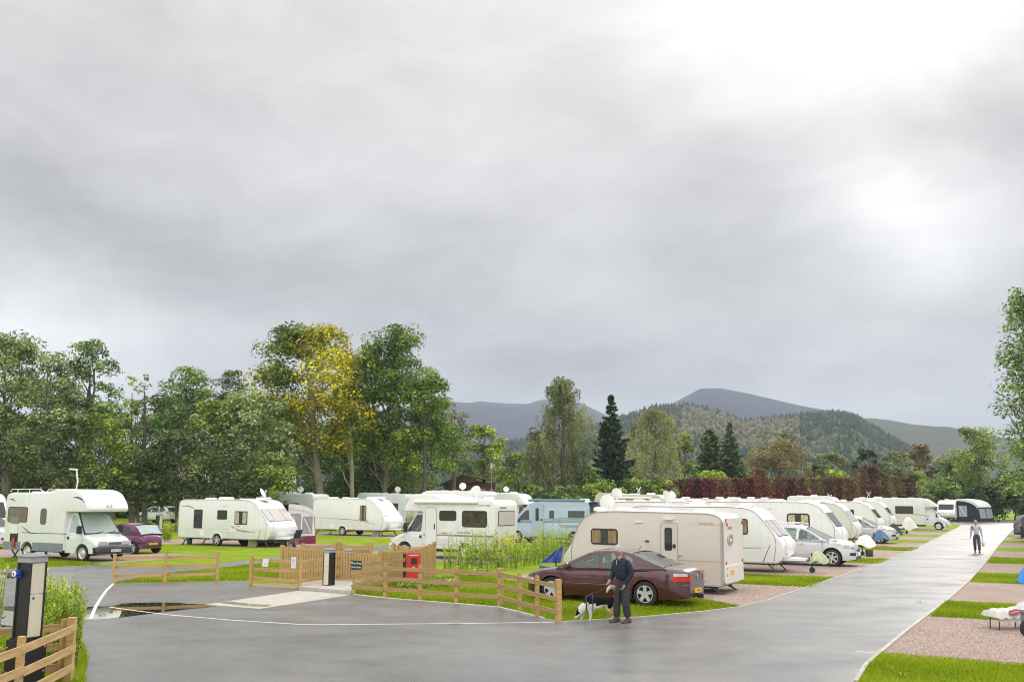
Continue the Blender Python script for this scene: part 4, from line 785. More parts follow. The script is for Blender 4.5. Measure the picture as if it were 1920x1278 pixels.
    if hitch:
        mb = MB(); t = Vector((h+1.05, 0, .46)); 
        for y in (-.55, .55): mb.beam((h-.5, y, .40), t, .06, .09)
        mb.beam(t-Vector((.1, 0, 0)), t+Vector((.3, 0, .02)), .08, .08); mb.build('towing_frame', CHAS, root)
        fm = MB(); fm.plate((0, 0, .44), (1, 0, 0), (0, 1, 0), round_poly([(h-.25, -.62), (h+.62, -.26), (h+.62, .26), (h-.25, .62)], .12), .10); fm.build('frame_fairing', roofm, root, 40)
        if jock:
            mb = MB(); mb.tube([(h+.8, -.10, .2), (h+.8, -.10, .75)], .025, 8); mb.lathe([(.11, -.03), (.11, .03), (0, .03)], (h+.8, -.10, .11), 'y', 16); mb.lathe([(.0, -.03), (.11, -.03)], (h+.8, -.10, .11), 'y', 16); mb.build('jockey_wheel', DARK, root, 40)
    if stead: steadies(root, (-h+.45, h-.75), W, f)
    roof_bits(root, H, bits, W, seed)
    if dishx is not None: dish(root, (dishx, .15, H), dish_az)
    return root
def cover(loc, rz, label, m, sz=(.9, .55, .75), seed=0, group=None, parent=None):
    """loose cloth draped over a towing hitch: high at one point, falling in folds to an uneven hem"""
    g = np.random.default_rng(seed); nr_, na = 14, 46; vs = []; ph = g.uniform(0, 6.28, 4); pk = g.uniform(-.12, .12)
    for i in range(nr_+1):
        t = i/nr_
        for k in range(na):
            a = 6.2832*k/na; fold = math.sin(a*5+ph[0])*.5+math.sin(a*8+ph[1])*.3+math.sin(a*3+ph[2])*.5; box = 1/max(abs(math.cos(a)), abs(math.sin(a)))**.55
            r = (.10+.90*t**.75)*(1+.16*fold*t)*box*.5; drop = (t**1.35)*(1+.14*math.sin(a*4+ph[3])*t); z = sz[2]*(1.02-drop*1.0)-.06
            vs.append((r*math.cos(a)*sz[0]+pk*(1-t)*sz[0], r*math.sin(a)*sz[1], max(-.28, z)+g.normal(0, .006)))
    fs = [(i*na+k, (i+1)*na+k, (i+1)*na+(k+1) % na, i*na+(k+1) % na) for i in range(nr_) for k in range(na)]+[tuple(range(na))]
    mb = MB(); mb.add(vs, fs); o = mb.build('hitch_cover', m); o.data.polygons.foreach_set('use_smooth', [True]*len(o.data.polygons))
    o.location = loc; o.rotation_euler = (0, 0, rz); tag(o, label, 'cover', group); return o
# ---- cars -----------------------------------------------------------
def car(name, label, loc, rz, spec, paint, cat='car', group=None, parts=None, rear=True):
    """shell built from side lines: lower body loft, pillars, roof and panes. x forward, y left."""
    S = spec; L, W, H = S['L'], S['W'], S['H']; h = L/2; zb = S.get('zb', .20); root = thing(name, label, cat, loc, rz, group)
    top = S['top']; belt = S['belt']; roof = S['roof']; r = S['wr']; xf, xr = S['xf'], S['xr']; kt = S.get('tumble', .30); zbelt = lambda x: np.interp(x, [p[0] for p in belt], [p[1] for p in belt])
    ztop = lambda x: float(np.interp(x, [p[0] for p in top], [p[1] for p in top])); zroof = lambda x: float(np.interp(x, [p[0] for p in roof], [p[1] for p in roof]))
    def wx(x):
        a = abs(x)/h; k = S.get('pf', .13) if x > 0 else S.get('pr', .10)
        return W/2*(1-k*max(0, (a-.62)/.38)**2.4)
    def hw(x, z):
        b = zbelt(x); k = wx(x)
        if z > b: k -= (z-b)*kt
        else: k -= .05*((z-.55)/.35)**2*(1 if z < .55 else .35)
        return k
    ar = r+S.get('gap', .05); xs = set([-h, -h+.02, -h+.07, -h+.18, -h+.34, h-.34, h-.18, h-.07, h-.02, h]); xs |= set(np.linspace(-h+.34, h-.34, 34).tolist())
    for c in (xf, xr): xs |= set((c+ar*math.cos(R(a))) for a in range(0, 181, 15)); xs |= {c-ar-.004, c+ar+.004}
    xs = sorted(xs); X = [xs[0]]
    for x in xs[1:]:
        if x-X[-1] > .0035: X.append(x)
    def arch(x):
        z = zb+.05*max(0, (abs(x)/h-.85)/.15)
        for c in (xf, xr):
            if abs(x-c) < ar: z = max(z, r+math.sqrt(max(0, ar*ar-(x-c)**2)))
        return z
    V = []; rings = []; NS = 7
    for x in X:
        t = ztop(x); a = arch(x); e = S.get('edge', .07); sh = t-e; lo = min(a, sh-.03); ring = []
        endk = 1-.16*max(0, (abs(x)-(h-.32))/.32)**2.2
        zs = [lo+(sh-lo)*k/NS for k in range(NS+1)]
        half = [(hw(x, z)*endk, z) for z in zs]; wt = half[-1][0]
        half += [(wt-e*.35, t-e*.30), (wt-e*1.2, t), (wt*.55, t+S.get('crown', .03)), (0, t+S.get('crown', .03)*1.3)]
        ring = [(x, -y, z) for y, z in half]+[(x, y, z) for y, z in half[::-1][1:]]; ring.append((x, 0, lo)); rings.append(ring)
    n = len(rings[0]); mb = MB(); vs = [p for rg in rings for p in rg]; fs = []
    for i in range(len(rings)-1):
        for k in range(n): k2 = (k+1) % n; fs.append((i*n+k, (i+1)*n+k, (i+1)*n+k2, i*n+k2))
    fs.append(tuple(reversed(range(n)))); fs.append(tuple(range((len(rings)-1)*n, len(rings)*n))); fs = [tuple(reversed(f)) for f in fs]; mb.add(vs, fs); bo = mb.build('body', paint, root, 42)
    # greenhouse side outline with holes for the windows
    def patch(name, outer, holes, off, m, th=.025, par=None):
        for sd in (-1, 1):
            loops = [outer]+holes; V2 = [[Vector((x, z, 0)) for x, z in lp] for lp in loops]; tr = tessellate_polygon(V2); flat = [p for lp in loops for p in lp]; k = len(flat)
            vs = [(x, sd*(hw(x, z)+off), z) for x, z in flat]+[(x, sd*(hw(x, z)+off-th), z) for x, z in flat]; fs = [tuple(t_) for t_ in tr]+[tuple(reversed([q+k for q in t_])) for t_ in tr]; b0 = 0
            for lp in loops:
                m_ = len(lp)
                for q in range(m_): fs.append((b0+q, b0+(q+1) % m_, k+b0+(q+1) % m_, k+b0+q))
                b0 += m_
            bm = bmesh.new(); bv = [bm.verts.new(v_) for v_ in vs]; 
            for f_ in fs:
                try: bm.faces.new([bv[q] for q in f_])
                except ValueError: pass
            bmesh.ops.recalc_face_normals(bm, faces=bm.faces[:]); me = bpy.data.meshes.new(name); bm.to_mesh(me); bm.free(); me.materials.append(m); o = link(name, me, par or root)
        return o
    roofpts = [p for p in S['roofline']]         # outline of the cabin side, from base of screen over the roof to base of rear window
    x_b0, x_b1 = roofpts[0][0], roofpts[-1][0]; base = [(x, float(zbelt(x))-.05) for x in np.linspace(x_b1, x_b0, 8)]
    outer = roofpts+base[1:-1] if False else roofpts+base
    wins = [round_poly(w_, .05, 2) for w_ in S['windows']]
    patch('pillars', outer, wins, 0, paint)
    for w_ in wins: patch('side_window', w_, [], -.006, S.get('glass', GLASS), .004)
    # roof skin between the two side outlines
    rp = [p for p in roofpts if S['rx'][0]-1e-6 <= p[0] <= S['rx'][1]+1e-6]; rp.sort(); m_ = 9; vs = []
    def strip(name, P, m, th, cr, off=0.0, inset=0.0):
        vs = []; k = len(P)
        for lay in (0, 1):
            for i, (x, z) in enumerate(P):
                y0 = hw(x, z)-inset
                for j in range(m_):
                    q = -1+2*j/(m_-1); vs.append((x, y0*q, z+cr*(1-q*q)+off-lay*th))
        fs = []
        for lay in (0, 1):
            b0 = lay*k*m_
            for i in range(k-1):
                for j in range(m_-1): f_ = (b0+i*m_+j, b0+(i+1)*m_+j, b0+(i+1)*m_+j+1, b0+i*m_+j+1); fs.append(tuple(reversed(f_)) if lay == 0 else f_)
        mb = MB(); mb.add(vs, fs); o = mb.build(name, m, root, 60); 
        bm = bmesh.new(); bm.from_mesh(o.data); bmesh.ops.recalc_face_normals(bm, faces=bm.faces[:]); bm.to_mesh(o.data); bm.free(); return o
    strip('roof', rp, paint, .02, S.get('rcrown', .05))
    fw = S['screen']; strip('windscreen', [tuple(np.array(fw[0])*(1-t)+np.array(fw[1])*t) for t in np.linspace(0, 1, 6)], S.get('glassf', S.get('glass', GLASS)), .004, .03, .0, .03)
    rw = S['rearscreen']; strip('rear_window', [tuple(np.array(rw[0])*(1-t)+np.array(rw[1])*t) for t in np.linspace(0, 1, 6)], S.get('glassr', S.get('glass', GLASS)), .004, .03, .0, .03)
    if S.get('glass') is PANE:
        for x in S['seats']:
            for y in (-.36, .36):
                mb = MB(); zb_ = float(zbelt(x)); mb.plate((x, y, 0), (0, 1, 0), (0, 0, 1), rrect(-.23, zb_-.1, .23, zb_+.16, .08), .1); mb.plate((x, y, 0), (0, 1, 0), (0, 0, 1), rrect(-.12, zb_+.18, .12, zb_+.36, .05), .09); mb.build('seat', SEAT, root, 40)
        mb = MB(); st = S['seats'][0]+.62; zb_ = float(zbelt(st)); mb.tube([(st+.06*math.sin(a), -.36+.19*math.cos(a), zb_+.03+.18*math.sin(a)) for a in np.linspace(0, 6.2832, 17)], .014, 6, caps=False); mb.build('steering_wheel', DARK, root)
    if S.get('glass') is PANE:
        mb = MB(); mb.box((0.0, 0, float(zbelt(0))+.012), (abs(x_b0-x_b1)*.9, W*.86, .02)); mb.build('interior', SEAT, root)
    for c in (xf, xr):
        for sd in (-1, 1): wheel(root, c, sd*(hw(c, .6)-.125), r, .21, sd, 'alloy', S.get('spokes', 5))
    mb = MB(); mb.box(((xf+xr)/2, 0, .36), (abs(xf-xr)-2*ar, W*.84, .28)); mb.box((xf, 0, r+.2), (2*ar+.06, W*.45, .5)); mb.box((xr, 0, r+.2), (2*ar+.06, W*.45, .5)); mb.build('underbody', DARK, root)
    # mirrors, handles, shut lines
    mx_ = S['mirror']
    for sd in (-1, 1):
        mb = MB(); zz = float(zbelt(mx_))+.07; yy = hw(mx_, zz); P = rrect(-.09, -.075, .09, .075, .06); mb.lathe([(0.0, -.13), (.06, -.12), (.088, -.06), (.09, .0), (.07, .04), (.0, .05)], (0, 0, 0), 'y', 14); mb.box((0, -sd*.12 if sd > 0 else .12, -.05), (.05, .14, .04)); o = mb.build('wing_mirror', S.get('mirrorm', paint), root, 50); o.location = (mx_, sd*(yy+.13), zz); o.scale = (.85, .9, 1)
    def sline(name, P, w_, m, off=.004):
        for sd in (-1, 1):
            pts = [Vector((x, sd*(hw(x, z)+off*.3), z)) for x, z in P]; mb = MB(); mb.tube(pts, w_, 5); mb.build(name, m, root)
    for P in S.get('shut', []): sline('shut_line', P, .005, DARK)
    for P in S.get('trimline', []): sline('side_moulding', P, .011, S.get('trimm', paint))
    for hx_, hz_ in S.get('handles', []):
        for sd in (-1, 1): mb = MB(); y = sd*(hw(hx_, hz_)+.015); mb.box((hx_, y, hz_), (.19, .03, .035)); mb.build('door_handle', S.get('handlem', paint), root)
    # lamps as patches wrapped round the corners
    def corner(name, x0, x1, z0, z1, m, off=.006, yin=None, z0b=None, z1b=None):
        """patch of body surface: along the side from x0 to the end x1, then round to yin"""
        for sd in (-1, 1):
            path = []
            for t in np.linspace(0, 1, 5): x = x0+(x1-x0)*t; path.append((x, None))
            vs = []; e = 1 if x1 > 0 else -1; endx = e*h; kk = []
            for x, _ in path: kk.append((x, 1))
            cols = []
            for x, _ in kk: zt = min(z1, ztop(x)-.03); ek = 1-.16*max(0, (abs(x)-(h-.32))/.32)**2.2; cols.append(((x, sd*(hw(x, (z0+zt)/2)*ek+off)), z0, zt))
            if yin is not None:
                ek = .84; yo = hw(endx, (z0+z1)/2)*ek
                for t in np.linspace(.06, 1, 4): y = yo+(yin-yo)*t; cols.append(((endx+e*off, sd*y), z0b if z0b else z0, min(z1b or z1, ztop(endx)-.01)))
            for (x, y), a, b in cols: vs += [(x, y, a), (x, y, b)]
            fs = [(2*i, 2*i+2, 2*i+3, 2*i+1) for i in range(len(cols)-1)]; mb = MB(); mb.add(vs, fs); o = mb.build(name, m, root, 60); 
    for cargs in S.get('corners', []): corner(*cargs[:6], **(cargs[6] if len(cargs) > 6 else {}))
    def endplate(name, e, y0, z0, y1, z1, m, off=.008, r_=.03, t=.012, txt=None, tm=None):
        x = e*(h+off-.002); ex = (0, e, 0); mb = MB(); P = rrect(y0, z0, y1, z1, r_) ; mb.plate((x, 0, 0), ex, (0, 0, 1), P, t); o = mb.build(name, m, root)
        if txt: text_mesh(txt, (z1-z0)*.82, o, tm or INK, (x+e*(t+.001), e*(y0+y1)/2, (z0+z1)/2), ex, (0, 0, 1))
        return o
    for ea in S.get('ends', []): endplate(*ea[:7], **(ea[7] if len(ea) > 7 else {}))
    root['hw'] = 0; return root, hw
SALOON = dict(L=4.78, W=1.80, H=1.44, zb=.20, wr=.325, xf=1.49, xr=-1.25, edge=.07, crown=.035, tumble=.34, rcrown=.045,
    top=[(-2.45, .60), (-2.40, .78), (-2.36, .88), (-2.28, .94), (-2.12, .975), (-1.75, 1.01), (-1.3, .95), (-1, .93), (.9, .90), (1.2, .92), (1.8, .84), (2.15, .76), (2.36, .68), (2.44, .56), (2.45, .45)],
    belt=[(-2.45, .93), (-1.6, .96), (0, .93), (1.2, .90), (2.45, .60)],
    roof=[(-2, 1.4), (2, 1.4)],
    roofline=[(1.32, .90), (.98, 1.06), (.62, 1.235), (.38, 1.335), (.1, 1.385), (-.3, 1.405), (-.62, 1.39), (-.86, 1.345), (-1.12, 1.255), (-1.5, 1.09), (-1.84, .985)],
    rx=(-.86, .38), screen=[(1.34, .905), (.40, 1.335)], rearscreen=[(-.88, 1.335), (-1.74, 1.02)],
    windows=[[(1.02, .945), (.56, 1.18), (.33, 1.285), (.13, 1.325), (.06, .945)], [(-.04, .945), (-.01, 1.335), (-.40, 1.35), (-.70, 1.315), (-.88, 1.24), (-.94, 1.10), (-.95, .95)]],
    seats=(-.05, -.85), glass=PANE, mirror=.98, pf=.24, pr=.27,
    shut=[[(1.02, .88), (1.0, .5), (.95, .27)], [(.02, .90), (.0, .3)], [(-.98, .90), (-.86, .72), (-.80, .55)]], trimline=[[(1.05, .52), (-.86, .52)], [(-1.66, .56), (-2.40, .585)]], handles=[(.20, .74), (-.82, .76)],
    corners=[('tail_lamp', -2.0, -2.37, .68, .80, RED, dict(yin=.46)), ('reversing_lamp', -2.03, -2.34, .803, .88, LENS, {}), ('headlamp', 2.05, 2.44, .50, .63, LENS, dict(yin=.45))],
    ends=[('number_plate', -1, -.26, .36, .26, .47, PLATEY, dict(txt='V7 0JB', t=.03)), ('towbar', -1, -.04, .22, .04, .34, DARK, dict(t=.16)), ('boot_badge', -1, -.05, .74, .05, .83, ALLOY, dict(r_=.05))])
SUVS = dict(L=4.66, W=1.88, H=1.73, zb=.26, wr=.365, xf=1.40, xr=-1.30, edge=.09, crown=.04, tumble=.26, rcrown=.05, gap=.06,
    top=[(-2.33, .85), (-2.31, 1.05), (-2.2, 1.12), (-1.9, 1.10), (-1, 1.06), (.8, 1.04), (1.1, 1.08), (1.6, 1.04), (1.95, .97), (2.16, .89), (2.29, .74), (2.33, .60)],
    belt=[(-2.33, 1.12), (-1.6, 1.10), (0, 1.05), (1.2, 1.02), (2.33, .80)], roof=[(-2, 1.7), (2, 1.7)],
    roofline=[(1.30, 1.05), (.98, 1.20), (.62, 1.41), (.34, 1.55), (.05, 1.62), (-.5, 1.655), (-1.2, 1.645), (-1.75, 1.60), (-2.02, 1.53), (-2.16, 1.36), (-2.27, 1.10)],
    rx=(-2.02, .34), screen=[(1.32, 1.05), (.36, 1.55)], rearscreen=[(-2.03, 1.50), (-2.27, 1.14)],
    windows=[[(1.0, 1.09), (.60, 1.345), (.32, 1.475), (.10, 1.53), (.04, 1.09)], [(-.06, 1.10), (-.02, 1.545), (-.55, 1.575), (-.92, 1.565), (-.98, 1.12)], [(-1.08, 1.13), (-1.04, 1.56), (-1.62, 1.53), (-1.88, 1.34), (-1.66, 1.18)]],
    seats=(-.1, -1.0), glass=PANE, mirror=.98, pf=.20, pr=.12, spokes=6,
    shut=[[(1.04, 1.03), (1.02, .6), (.98, .38)], [(-.01, 1.04), (-.02, .38)], [(-1.0, 1.06), (-.9, .8), (-.86, .7)]], trimline=[[(.95, .50), (-.85, .50)]], handles=[(.16, .92), (-.86, .94)],
    corners=[('headlamp', 1.86, 2.31, .74, .90, LENS, dict(yin=.50, z1b=.86)), ('fog_lamp_recess', 2.12, 2.32, .46, .58, DARK, dict(yin=.62)), ('tail_lamp', -1.98, -2.32, .98, 1.16, RED, dict(yin=.62)), ('dark_sill', -1.9, 2.32, .27, .36, DARK, dict(yin=.1)), ('rear_skirt', -1.9, -2.32, .27, .42, DARK, dict(yin=.1))],
    ends=[('grille', 1, -.42, .60, .42, .72, DARK, {}), ('number_plate', 1, -.26, .46, .26, .57, PLATEW, dict(t=.03)), ('lower_grille', 1, -.6, .33, .6, .42, DARK, dict(t=.02)), ('number_plate', -1, -.26, .74, .26, .85, PLATEY, dict(t=.03))])
HATCH = dict(L=3.43, W=1.63, H=1.46, zb=.22, wr=.285, xf=1.14, xr=-1.20, edge=.09, crown=.04, tumble=.28, rcrown=.06,
    top=[(-1.715, .55), (-1.70, .74), (-1.62, .86), (-1.4, .92), (-.8, .92), (.6, .90), (.9, .93), (1.3, .84), (1.55, .74), (1.68, .60), (1.715, .48)],
    belt=[(-1.715, .98), (-1.2, .98), (0, .92), (1.0, .88), (1.715, .66)], roof=[(-2, 1.4), (2, 1.4)],
    roofline=[(1.12, .90), (.80, 1.08), (.48, 1.27), (.22, 1.37), (-.2, 1.42), (-.7, 1.415), (-1.15, 1.36), (-1.36, 1.25), (-1.54, 1.05), (-1.66, .86)],
    rx=(-1.15, .22), screen=[(1.14, .90), (.24, 1.37)], rearscreen=[(-1.20, 1.34), (-1.60, .93)],
    windows=[[(.82, .95), (.46, 1.20), (.20, 1.31), (-.28, 1.34), (-.32, .96)], [(-.40, .97), (-.36, 1.34), (-.85, 1.30), (-1.10, 1.12), (-.80, 1.0)]],
    seats=(-.1, -.8), glass=GLASS, glassr=GLASSG, mirror=.80, pf=.22, pr=.22, shut=[[(.86, .88), (.84, .3)], [(-.36, .92), (-.36, .3)]], handles=[(-.22, .80)],
    corners=[('tail_lamp', -1.40, -1.69, .84, 1.06, RED, {}), ('headlamp', 1.3, 1.70, .55, .70, LENS, dict(yin=.45)), ('bumper_strip', -1.2, -1.71, .50, .56, DARK, dict(yin=.45))],
    ends=[('number_plate', -1, -.26, .42, .26, .53, PLATEY, dict(t=.03, txt='KX07 0LA')), ('bumper_insert', -1, -.60, .34, .60, .40, DARK, dict(t=.01)), ('number_plate', 1, -.26, .36, .26, .47, PLATEW, dict(t=.03))])
MAROON = mat('maroon_metallic', (.062, .007, .014), .25, metal=0, coat=1.0, spec=.6)
SILVER = mat('silver_metallic', (.60, .61, .63), .32, metal=.2, coat=.8)
CHAMP = mat('champagne_metallic', (.60, .59, .56), .34, metal=.45, coat=.8)
PURPLE = mat('purple_metallic', (.16, .045, .13), .3, metal=.3, coat=.9)
PEARL = mat('white_paint', (.68, .70, .69), .3, coat=.9)
NAVY = mat('navy_metallic', (.015, .022, .045), .25, metal=.3, coat=1.0)
SLATE = mat('slate_metallic', (.12, .15, .19), .28, metal=.35, coat=1.0)
# ---- motorhomes ------------------------------------------------------
def motorhome(name, label, u, v, rz, kind='luton', L=5.9, W=2.2, H=2.95, s=1, group=None, body=None, wins=(), door=None, skirt=None, cabpaint=None, seed=0, bits=(-1.2, .2), awning=None, cabglass=None, screen=None, dishx=None, dish_az=0, pos=None, bumper=None, rearwin=None, detail=True, wr=.34, luton_z=2.0, roofdrop=.0):
    """habitation body with a van cab in front; x forward. The cab is 1.95 m long up to the bumper"""
    body = body or WHITE; cp = cabpaint or PEARL; loc = pos if pos is not None else uv(u, v); root = thing(name, label, 'motorhome', loc, rz, group); h = L/2; f = .44; xc = h-1.92      # xc = back of the cab doors
    xr = -h+L*.27; xf = h-.88; ar = wr+.07; aw = [(xr-ar*math.cos(R(a)), wr+ar*math.sin(R(a))) for a in (15, 45, 70, 90, 110, 135, 165)]
    Hb = H-roofdrop
    if kind == 'luton': fr = [(xc, f), (xc, luton_z-.12), (xc+.02, luton_z), (xc+1.28, luton_z), (xc+1.38, luton_z+.10), (xc+1.30, luton_z+.34), (xc+.95, H-.20), (xc+.55, H-.05), (xc-.1, H), (xc-.7, H-.02), (xc-1.15, Hb), ]; fr_r = [0, 0, 0, .12, .15, .3, .35, .3, .4, .4, .4]
    elif kind == 'wedge': fr = [(xc, f), (xc, luton_z-.12), (xc+.02, luton_z), (xc+1.00, luton_z), (xc+1.06, luton_z+.10), (xc+.70, H-.12), (xc+.5, H), (xc-.5, H), (xc-1.4, Hb)]; fr_r = [0, 0, 0, .05, .08, .15, .2, .3, .4]
    else: fr = [(xc, f), (xc, 1.98), (xc+.35, 2.02), (xc+.95, 2.06), (xc+1.02, 2.12), (xc+.75, 2.36), (xc+.25, H-.13), (xc-.3, H-.02), (xc-.8, H), (xc-1.0, Hb)]; fr_r = [0, .1, 0, .04, .05, .5, .5, .4, .2, 0]
    P = [(-h+.02, f+.05), (-h+.10, f), (aw[0][0], f)]+aw+[(aw[-1][0], f)]+fr+[(-h+.35, Hb), (-h+.08, Hb-.08), (-h, Hb-.28)]; rr = [.06, .04]+[0]*(2+len(aw))+fr_r+[.2, .12, .15]
    prof_body('habitation_body', round_poly(P, rr, 5 if kind == 'luton' else 3), W, .05, [body, WHITE2], root, roofz=1.9)
    if skirt:
        for a0, a1 in ((-h+.03, aw[0][0]-.0), (aw[-1][0], xc-.02)):
            on_side(root, 'side_skirt', s, W/2-.002, [(a0, f-.06), (a1, f-.06), (a1, f+.30), (a0, f+.30)], .012, skirt)
        mb = MB(); mb.plate((-h+.001, 0, 0), (0, -1, 0), (0, 0, 1), rrect(-W/2+.02, f-.04, W/2-.02, f+.30, .03), .02); mb.build('rear_skirt', skirt, root)
    # cab shell (lower body, pillars, screen)
    cw = 1.98; hc = lambda z: cw/2-(max(0, z-1.12))*.20-.03*(max(0, .7-z))
    top = [(xc-.02, 1.14), (xc+.95, 1.14), (xc+1.10, 1.13), (xc+1.55, .98), (xc+1.80, .84), (xc+1.89, .66), (xc+1.92, .42)]; T = lambda x: float(np.interp(x, [p[0] for p in top], [p[1] for p in top]))
    xs = sorted(set(list(np.linspace(xc-.02, xc+1.92, 12))+[xf+ar*math.cos(R(a)) for a in range(0, 181, 15)]+[xc+1.86, xc+1.90])); xs = [x for x in xs if xc-.021 <= x <= xc+1.921]; rings = []
    for x in xs:
        k = (x-xc)/1.92; pl = 1-.10*max(0, (k-.6)/.4)**2.2; a = .34
        if abs(x-xf) < ar: a = max(a, wr+math.sqrt(max(0, ar*ar-(x-xf)**2)))
        t = T(x); a = min(a, t-.12); e = .07; zs = [a+(t-e-a)*q/5 for q in range(6)]; half = [(hc(z)*pl, z) for z in zs]; wt = half[-1][0]; half += [(wt-.03, t-.02), (wt-.10, t), (0, t+.05)]
        rings.append([(x, -y, z) for y, z in half]+[(x, y, z) for y, z in half[::-1][1:]]+[(x, 0, a)])
    n = len(rings[0]); mb = MB(); fs = []
    for i in range(len(rings)-1):
        for q in range(n): fs.append((i*n+q, i*n+(q+1) % n, (i+1)*n+(q+1) % n, (i+1)*n+q))
    fs.append(tuple(range(n))); fs.append(tuple(reversed(range((len(rings)-1)*n, len(rings)*n)))); mb.add([p for r_ in rings for p in r_], fs); cab = mb.build('cab', cp, root, 42)
    zt = luton_z-.02 if kind in ('luton', 'wedge') else 2.06; xt = xc+.42
    xs0, zs0 = xc+1.10, 1.13
    for ss in (-1, 1):      # cab side with door glass
        out = [(xc-.01, 1.08), (xs0, zs0-.05), (xs0-.02, zs0), (xt, zt), (xc-.01, zt)]; win = round_poly([(xc+.14, 1.20), (xc+.92, 1.20), (xt+.06, zt-.14), (xc+.16, zt-.13)], .05, 2)
        loops = [out, win]; tr = tessellate_polygon([[Vector((x, z, 0)) for x, z in lp] for lp in loops]); flat = [p for lp in loops for p in lp]
        bm = bmesh.new(); bv = [bm.verts.new((x, ss*hc(z), z)) for x, z in flat]; [bm.faces.new([bv[i] for i in t_]) for t_ in tr]
        if True:
            g_ = bmesh.ops.extrude_face_region(bm, geom=bm.faces[:]); [setattr(e_, 'co', e_.co-Vector((0, ss*.03, 0))) for e_ in g_['geom'] if isinstance(e_, bmesh.types.BMVert)]
        bmesh.ops.recalc_face_normals(bm, faces=bm.faces[:]); me = bpy.data.meshes.new('cab_door'); bm.to_mesh(me); bm.free(); me.materials.append(cp); dr = link('cab_door', me, root)
        mb = MB(); k = len(win); mb.add([(x, ss*(hc(z)-.008), z) for x, z in win], [tuple(range(k))] if ss < 0 else [tuple(reversed(range(k)))]); mb.build('door_glass', cabglass or GLASS, dr)
        mb = MB(); mb.beam((xc+.68, ss*(hc(1.5)+.002), 1.20), (xc+.55, ss*(hc(zt-.13)+.002), zt-.20), .03, .012); mb.build('glass_divider', RUB, dr)
        mb = MB(); mb.plate((xc+.88, ss*(hc(1.2)+.02), 1.16), (0, ss*1., 0), (0, 0, 1), rrect(0, 0, .20, .34, .05), .10 if ss > 0 else -.10); mb.build('wing_mirror', DARK, root)
        for P_ in ([(xc+.03, .55), (xc+.03, 1.95)], [(xc+.98, .62), (xc+1.02, 1.12)]):
            mb = MB(); mb.tube([(x, ss*(hc(z)+.001), min(z, zt)) for x, z in P_], .006, 4); mb.build('shut_line', RUB, dr)
        mb = MB(); mb.box((xc+.16, ss*(hc(1.0)+.008), .98), (.12, .02, .12)); mb.build('door_handle', DARK, dr)
        mb = MB(); mb.box((xc+1.12, ss*(hc(1.0)-.0), .93), (.06, .02, .05)); mb.build('indicator', AMBER, root)
    a = Vector((xs0+.01, 0, zs0+.01)); b = Vector((xt, 0, zt)); ey = (b-a).normalized(); ex = Vector((0, 1, 0)); lf = (b-a).length; w0, w1 = hc(zs0)-.03, hc(zt)-.03
    mb = MB(); mb.plate(a, ex, ey, [(-w0, 0), (w0, 0), (w1, lf), (-w1, lf)], .01); sc_ = mb.build('windscreen', RUB, root)
    mb = MB(); mb.plate(a+ex.cross(ey)*.0105, ex, ey, round_poly([(-w0+.07, .05), (w0-.07, .05), (w1-.06, lf-.05), (-w1+.06, lf-.05)], .08), .006); mb.build('screen_glass', screen or GLASS, sc_)
    for yy in (-.55, .1): mb = MB(); q = a+ex.cross(ey)*.03; mb.beam(q+ex*yy, q+ex*(yy+.62)+ey*.10, .02, .02); mb.build('wiper', DARK, sc_)
    # bumper, grille, lamps
    bp = bumper or SKIRT; P = [(xc+1.62, .30), (xc+1.93, .30), (xc+1.99, .42), (xc+1.98, .60), (xc+1.93, .66), (xc+1.60, .66)]; prof_body('front_bumper', round_poly(P, .05), cw*.97, .12, bp, root)
    mb = MB(); mb.plate((xc+1.900, 0, 0), (0, 1, 0), (0, 0, 1), rrect(-.34, .69, .34, .81, .04), .02); gr = mb.build('grille', DARK, root)
    for k in range(3): mb = MB(); mb.box((xc+1.925, 0, .715+.035*k), (.012, .62, .008)); mb.build('grille_bar', ALLOY, gr)
    for ss in (-1, 1):
        mb = MB(); mb.plate((xc+1.86, ss*.62, 0), (0, 1, 0), (0, 0, 1), rrect(-.24, .69, .24, .85, .05), .055); mb.build('headlamp', LENS, root)
    mb = MB(); mb.plate((xc+1.992, 0, 0), (0, 1, 0), (0, 0, 1), rrect(-.26, .40, .26, .51, .01), .012); mb.build('number_plate', PLATEW, root)
    for ss in (-1, 1):
        wheel(root, xf, ss*(cw/2-.12), wr, .2, ss, 'hub'); wheel(root, xr, ss*(W/2-.16), wr, .2, ss, 'hub')
    mb = MB(); mb.box((0, 0, .42), (L*.80, W*.55, .22)); mb.box((xf, 0, wr+.15), (.6, 1.2, .5)); mb.build('chassis', DARK, root)
    for wn in wins: side_window(root, s, W/2, *wn[:4], *(wn[4:5] or (.08,)), **(wn[5] if len(wn) > 5 else {}))
    if door:
        x0, x1 = door; d = on_side(root, 'habitation_door', s, W/2, rrect(x0-.03, .47, x1+.03, 2.33, .12), .008, TRIM); on_side(d, 'door_panel', s, W/2+.0085, rrect(x0, .50, x1, 2.30, .10), .01, body); on_side(d, 'door_handle', s, W/2+.019, rrect(x0+.06 if True else x1-.1, 1.32, x0+.11, 1.58, .02), .015, DARK)
        mb = MB(); mb.box(((x0+x1)/2, s*(W/2+.12), .30), (.55, .26, .04)); mb.build('entry_step', CHAS, root)
    if awning:
        x0, x1, z = awning; mb = MB(); mb.tube([(x0, s*(W/2+.06), z), (x1, s*(W/2+.06), z)], .075, 10); mb.build('awning_case', PINKW, root, 40)
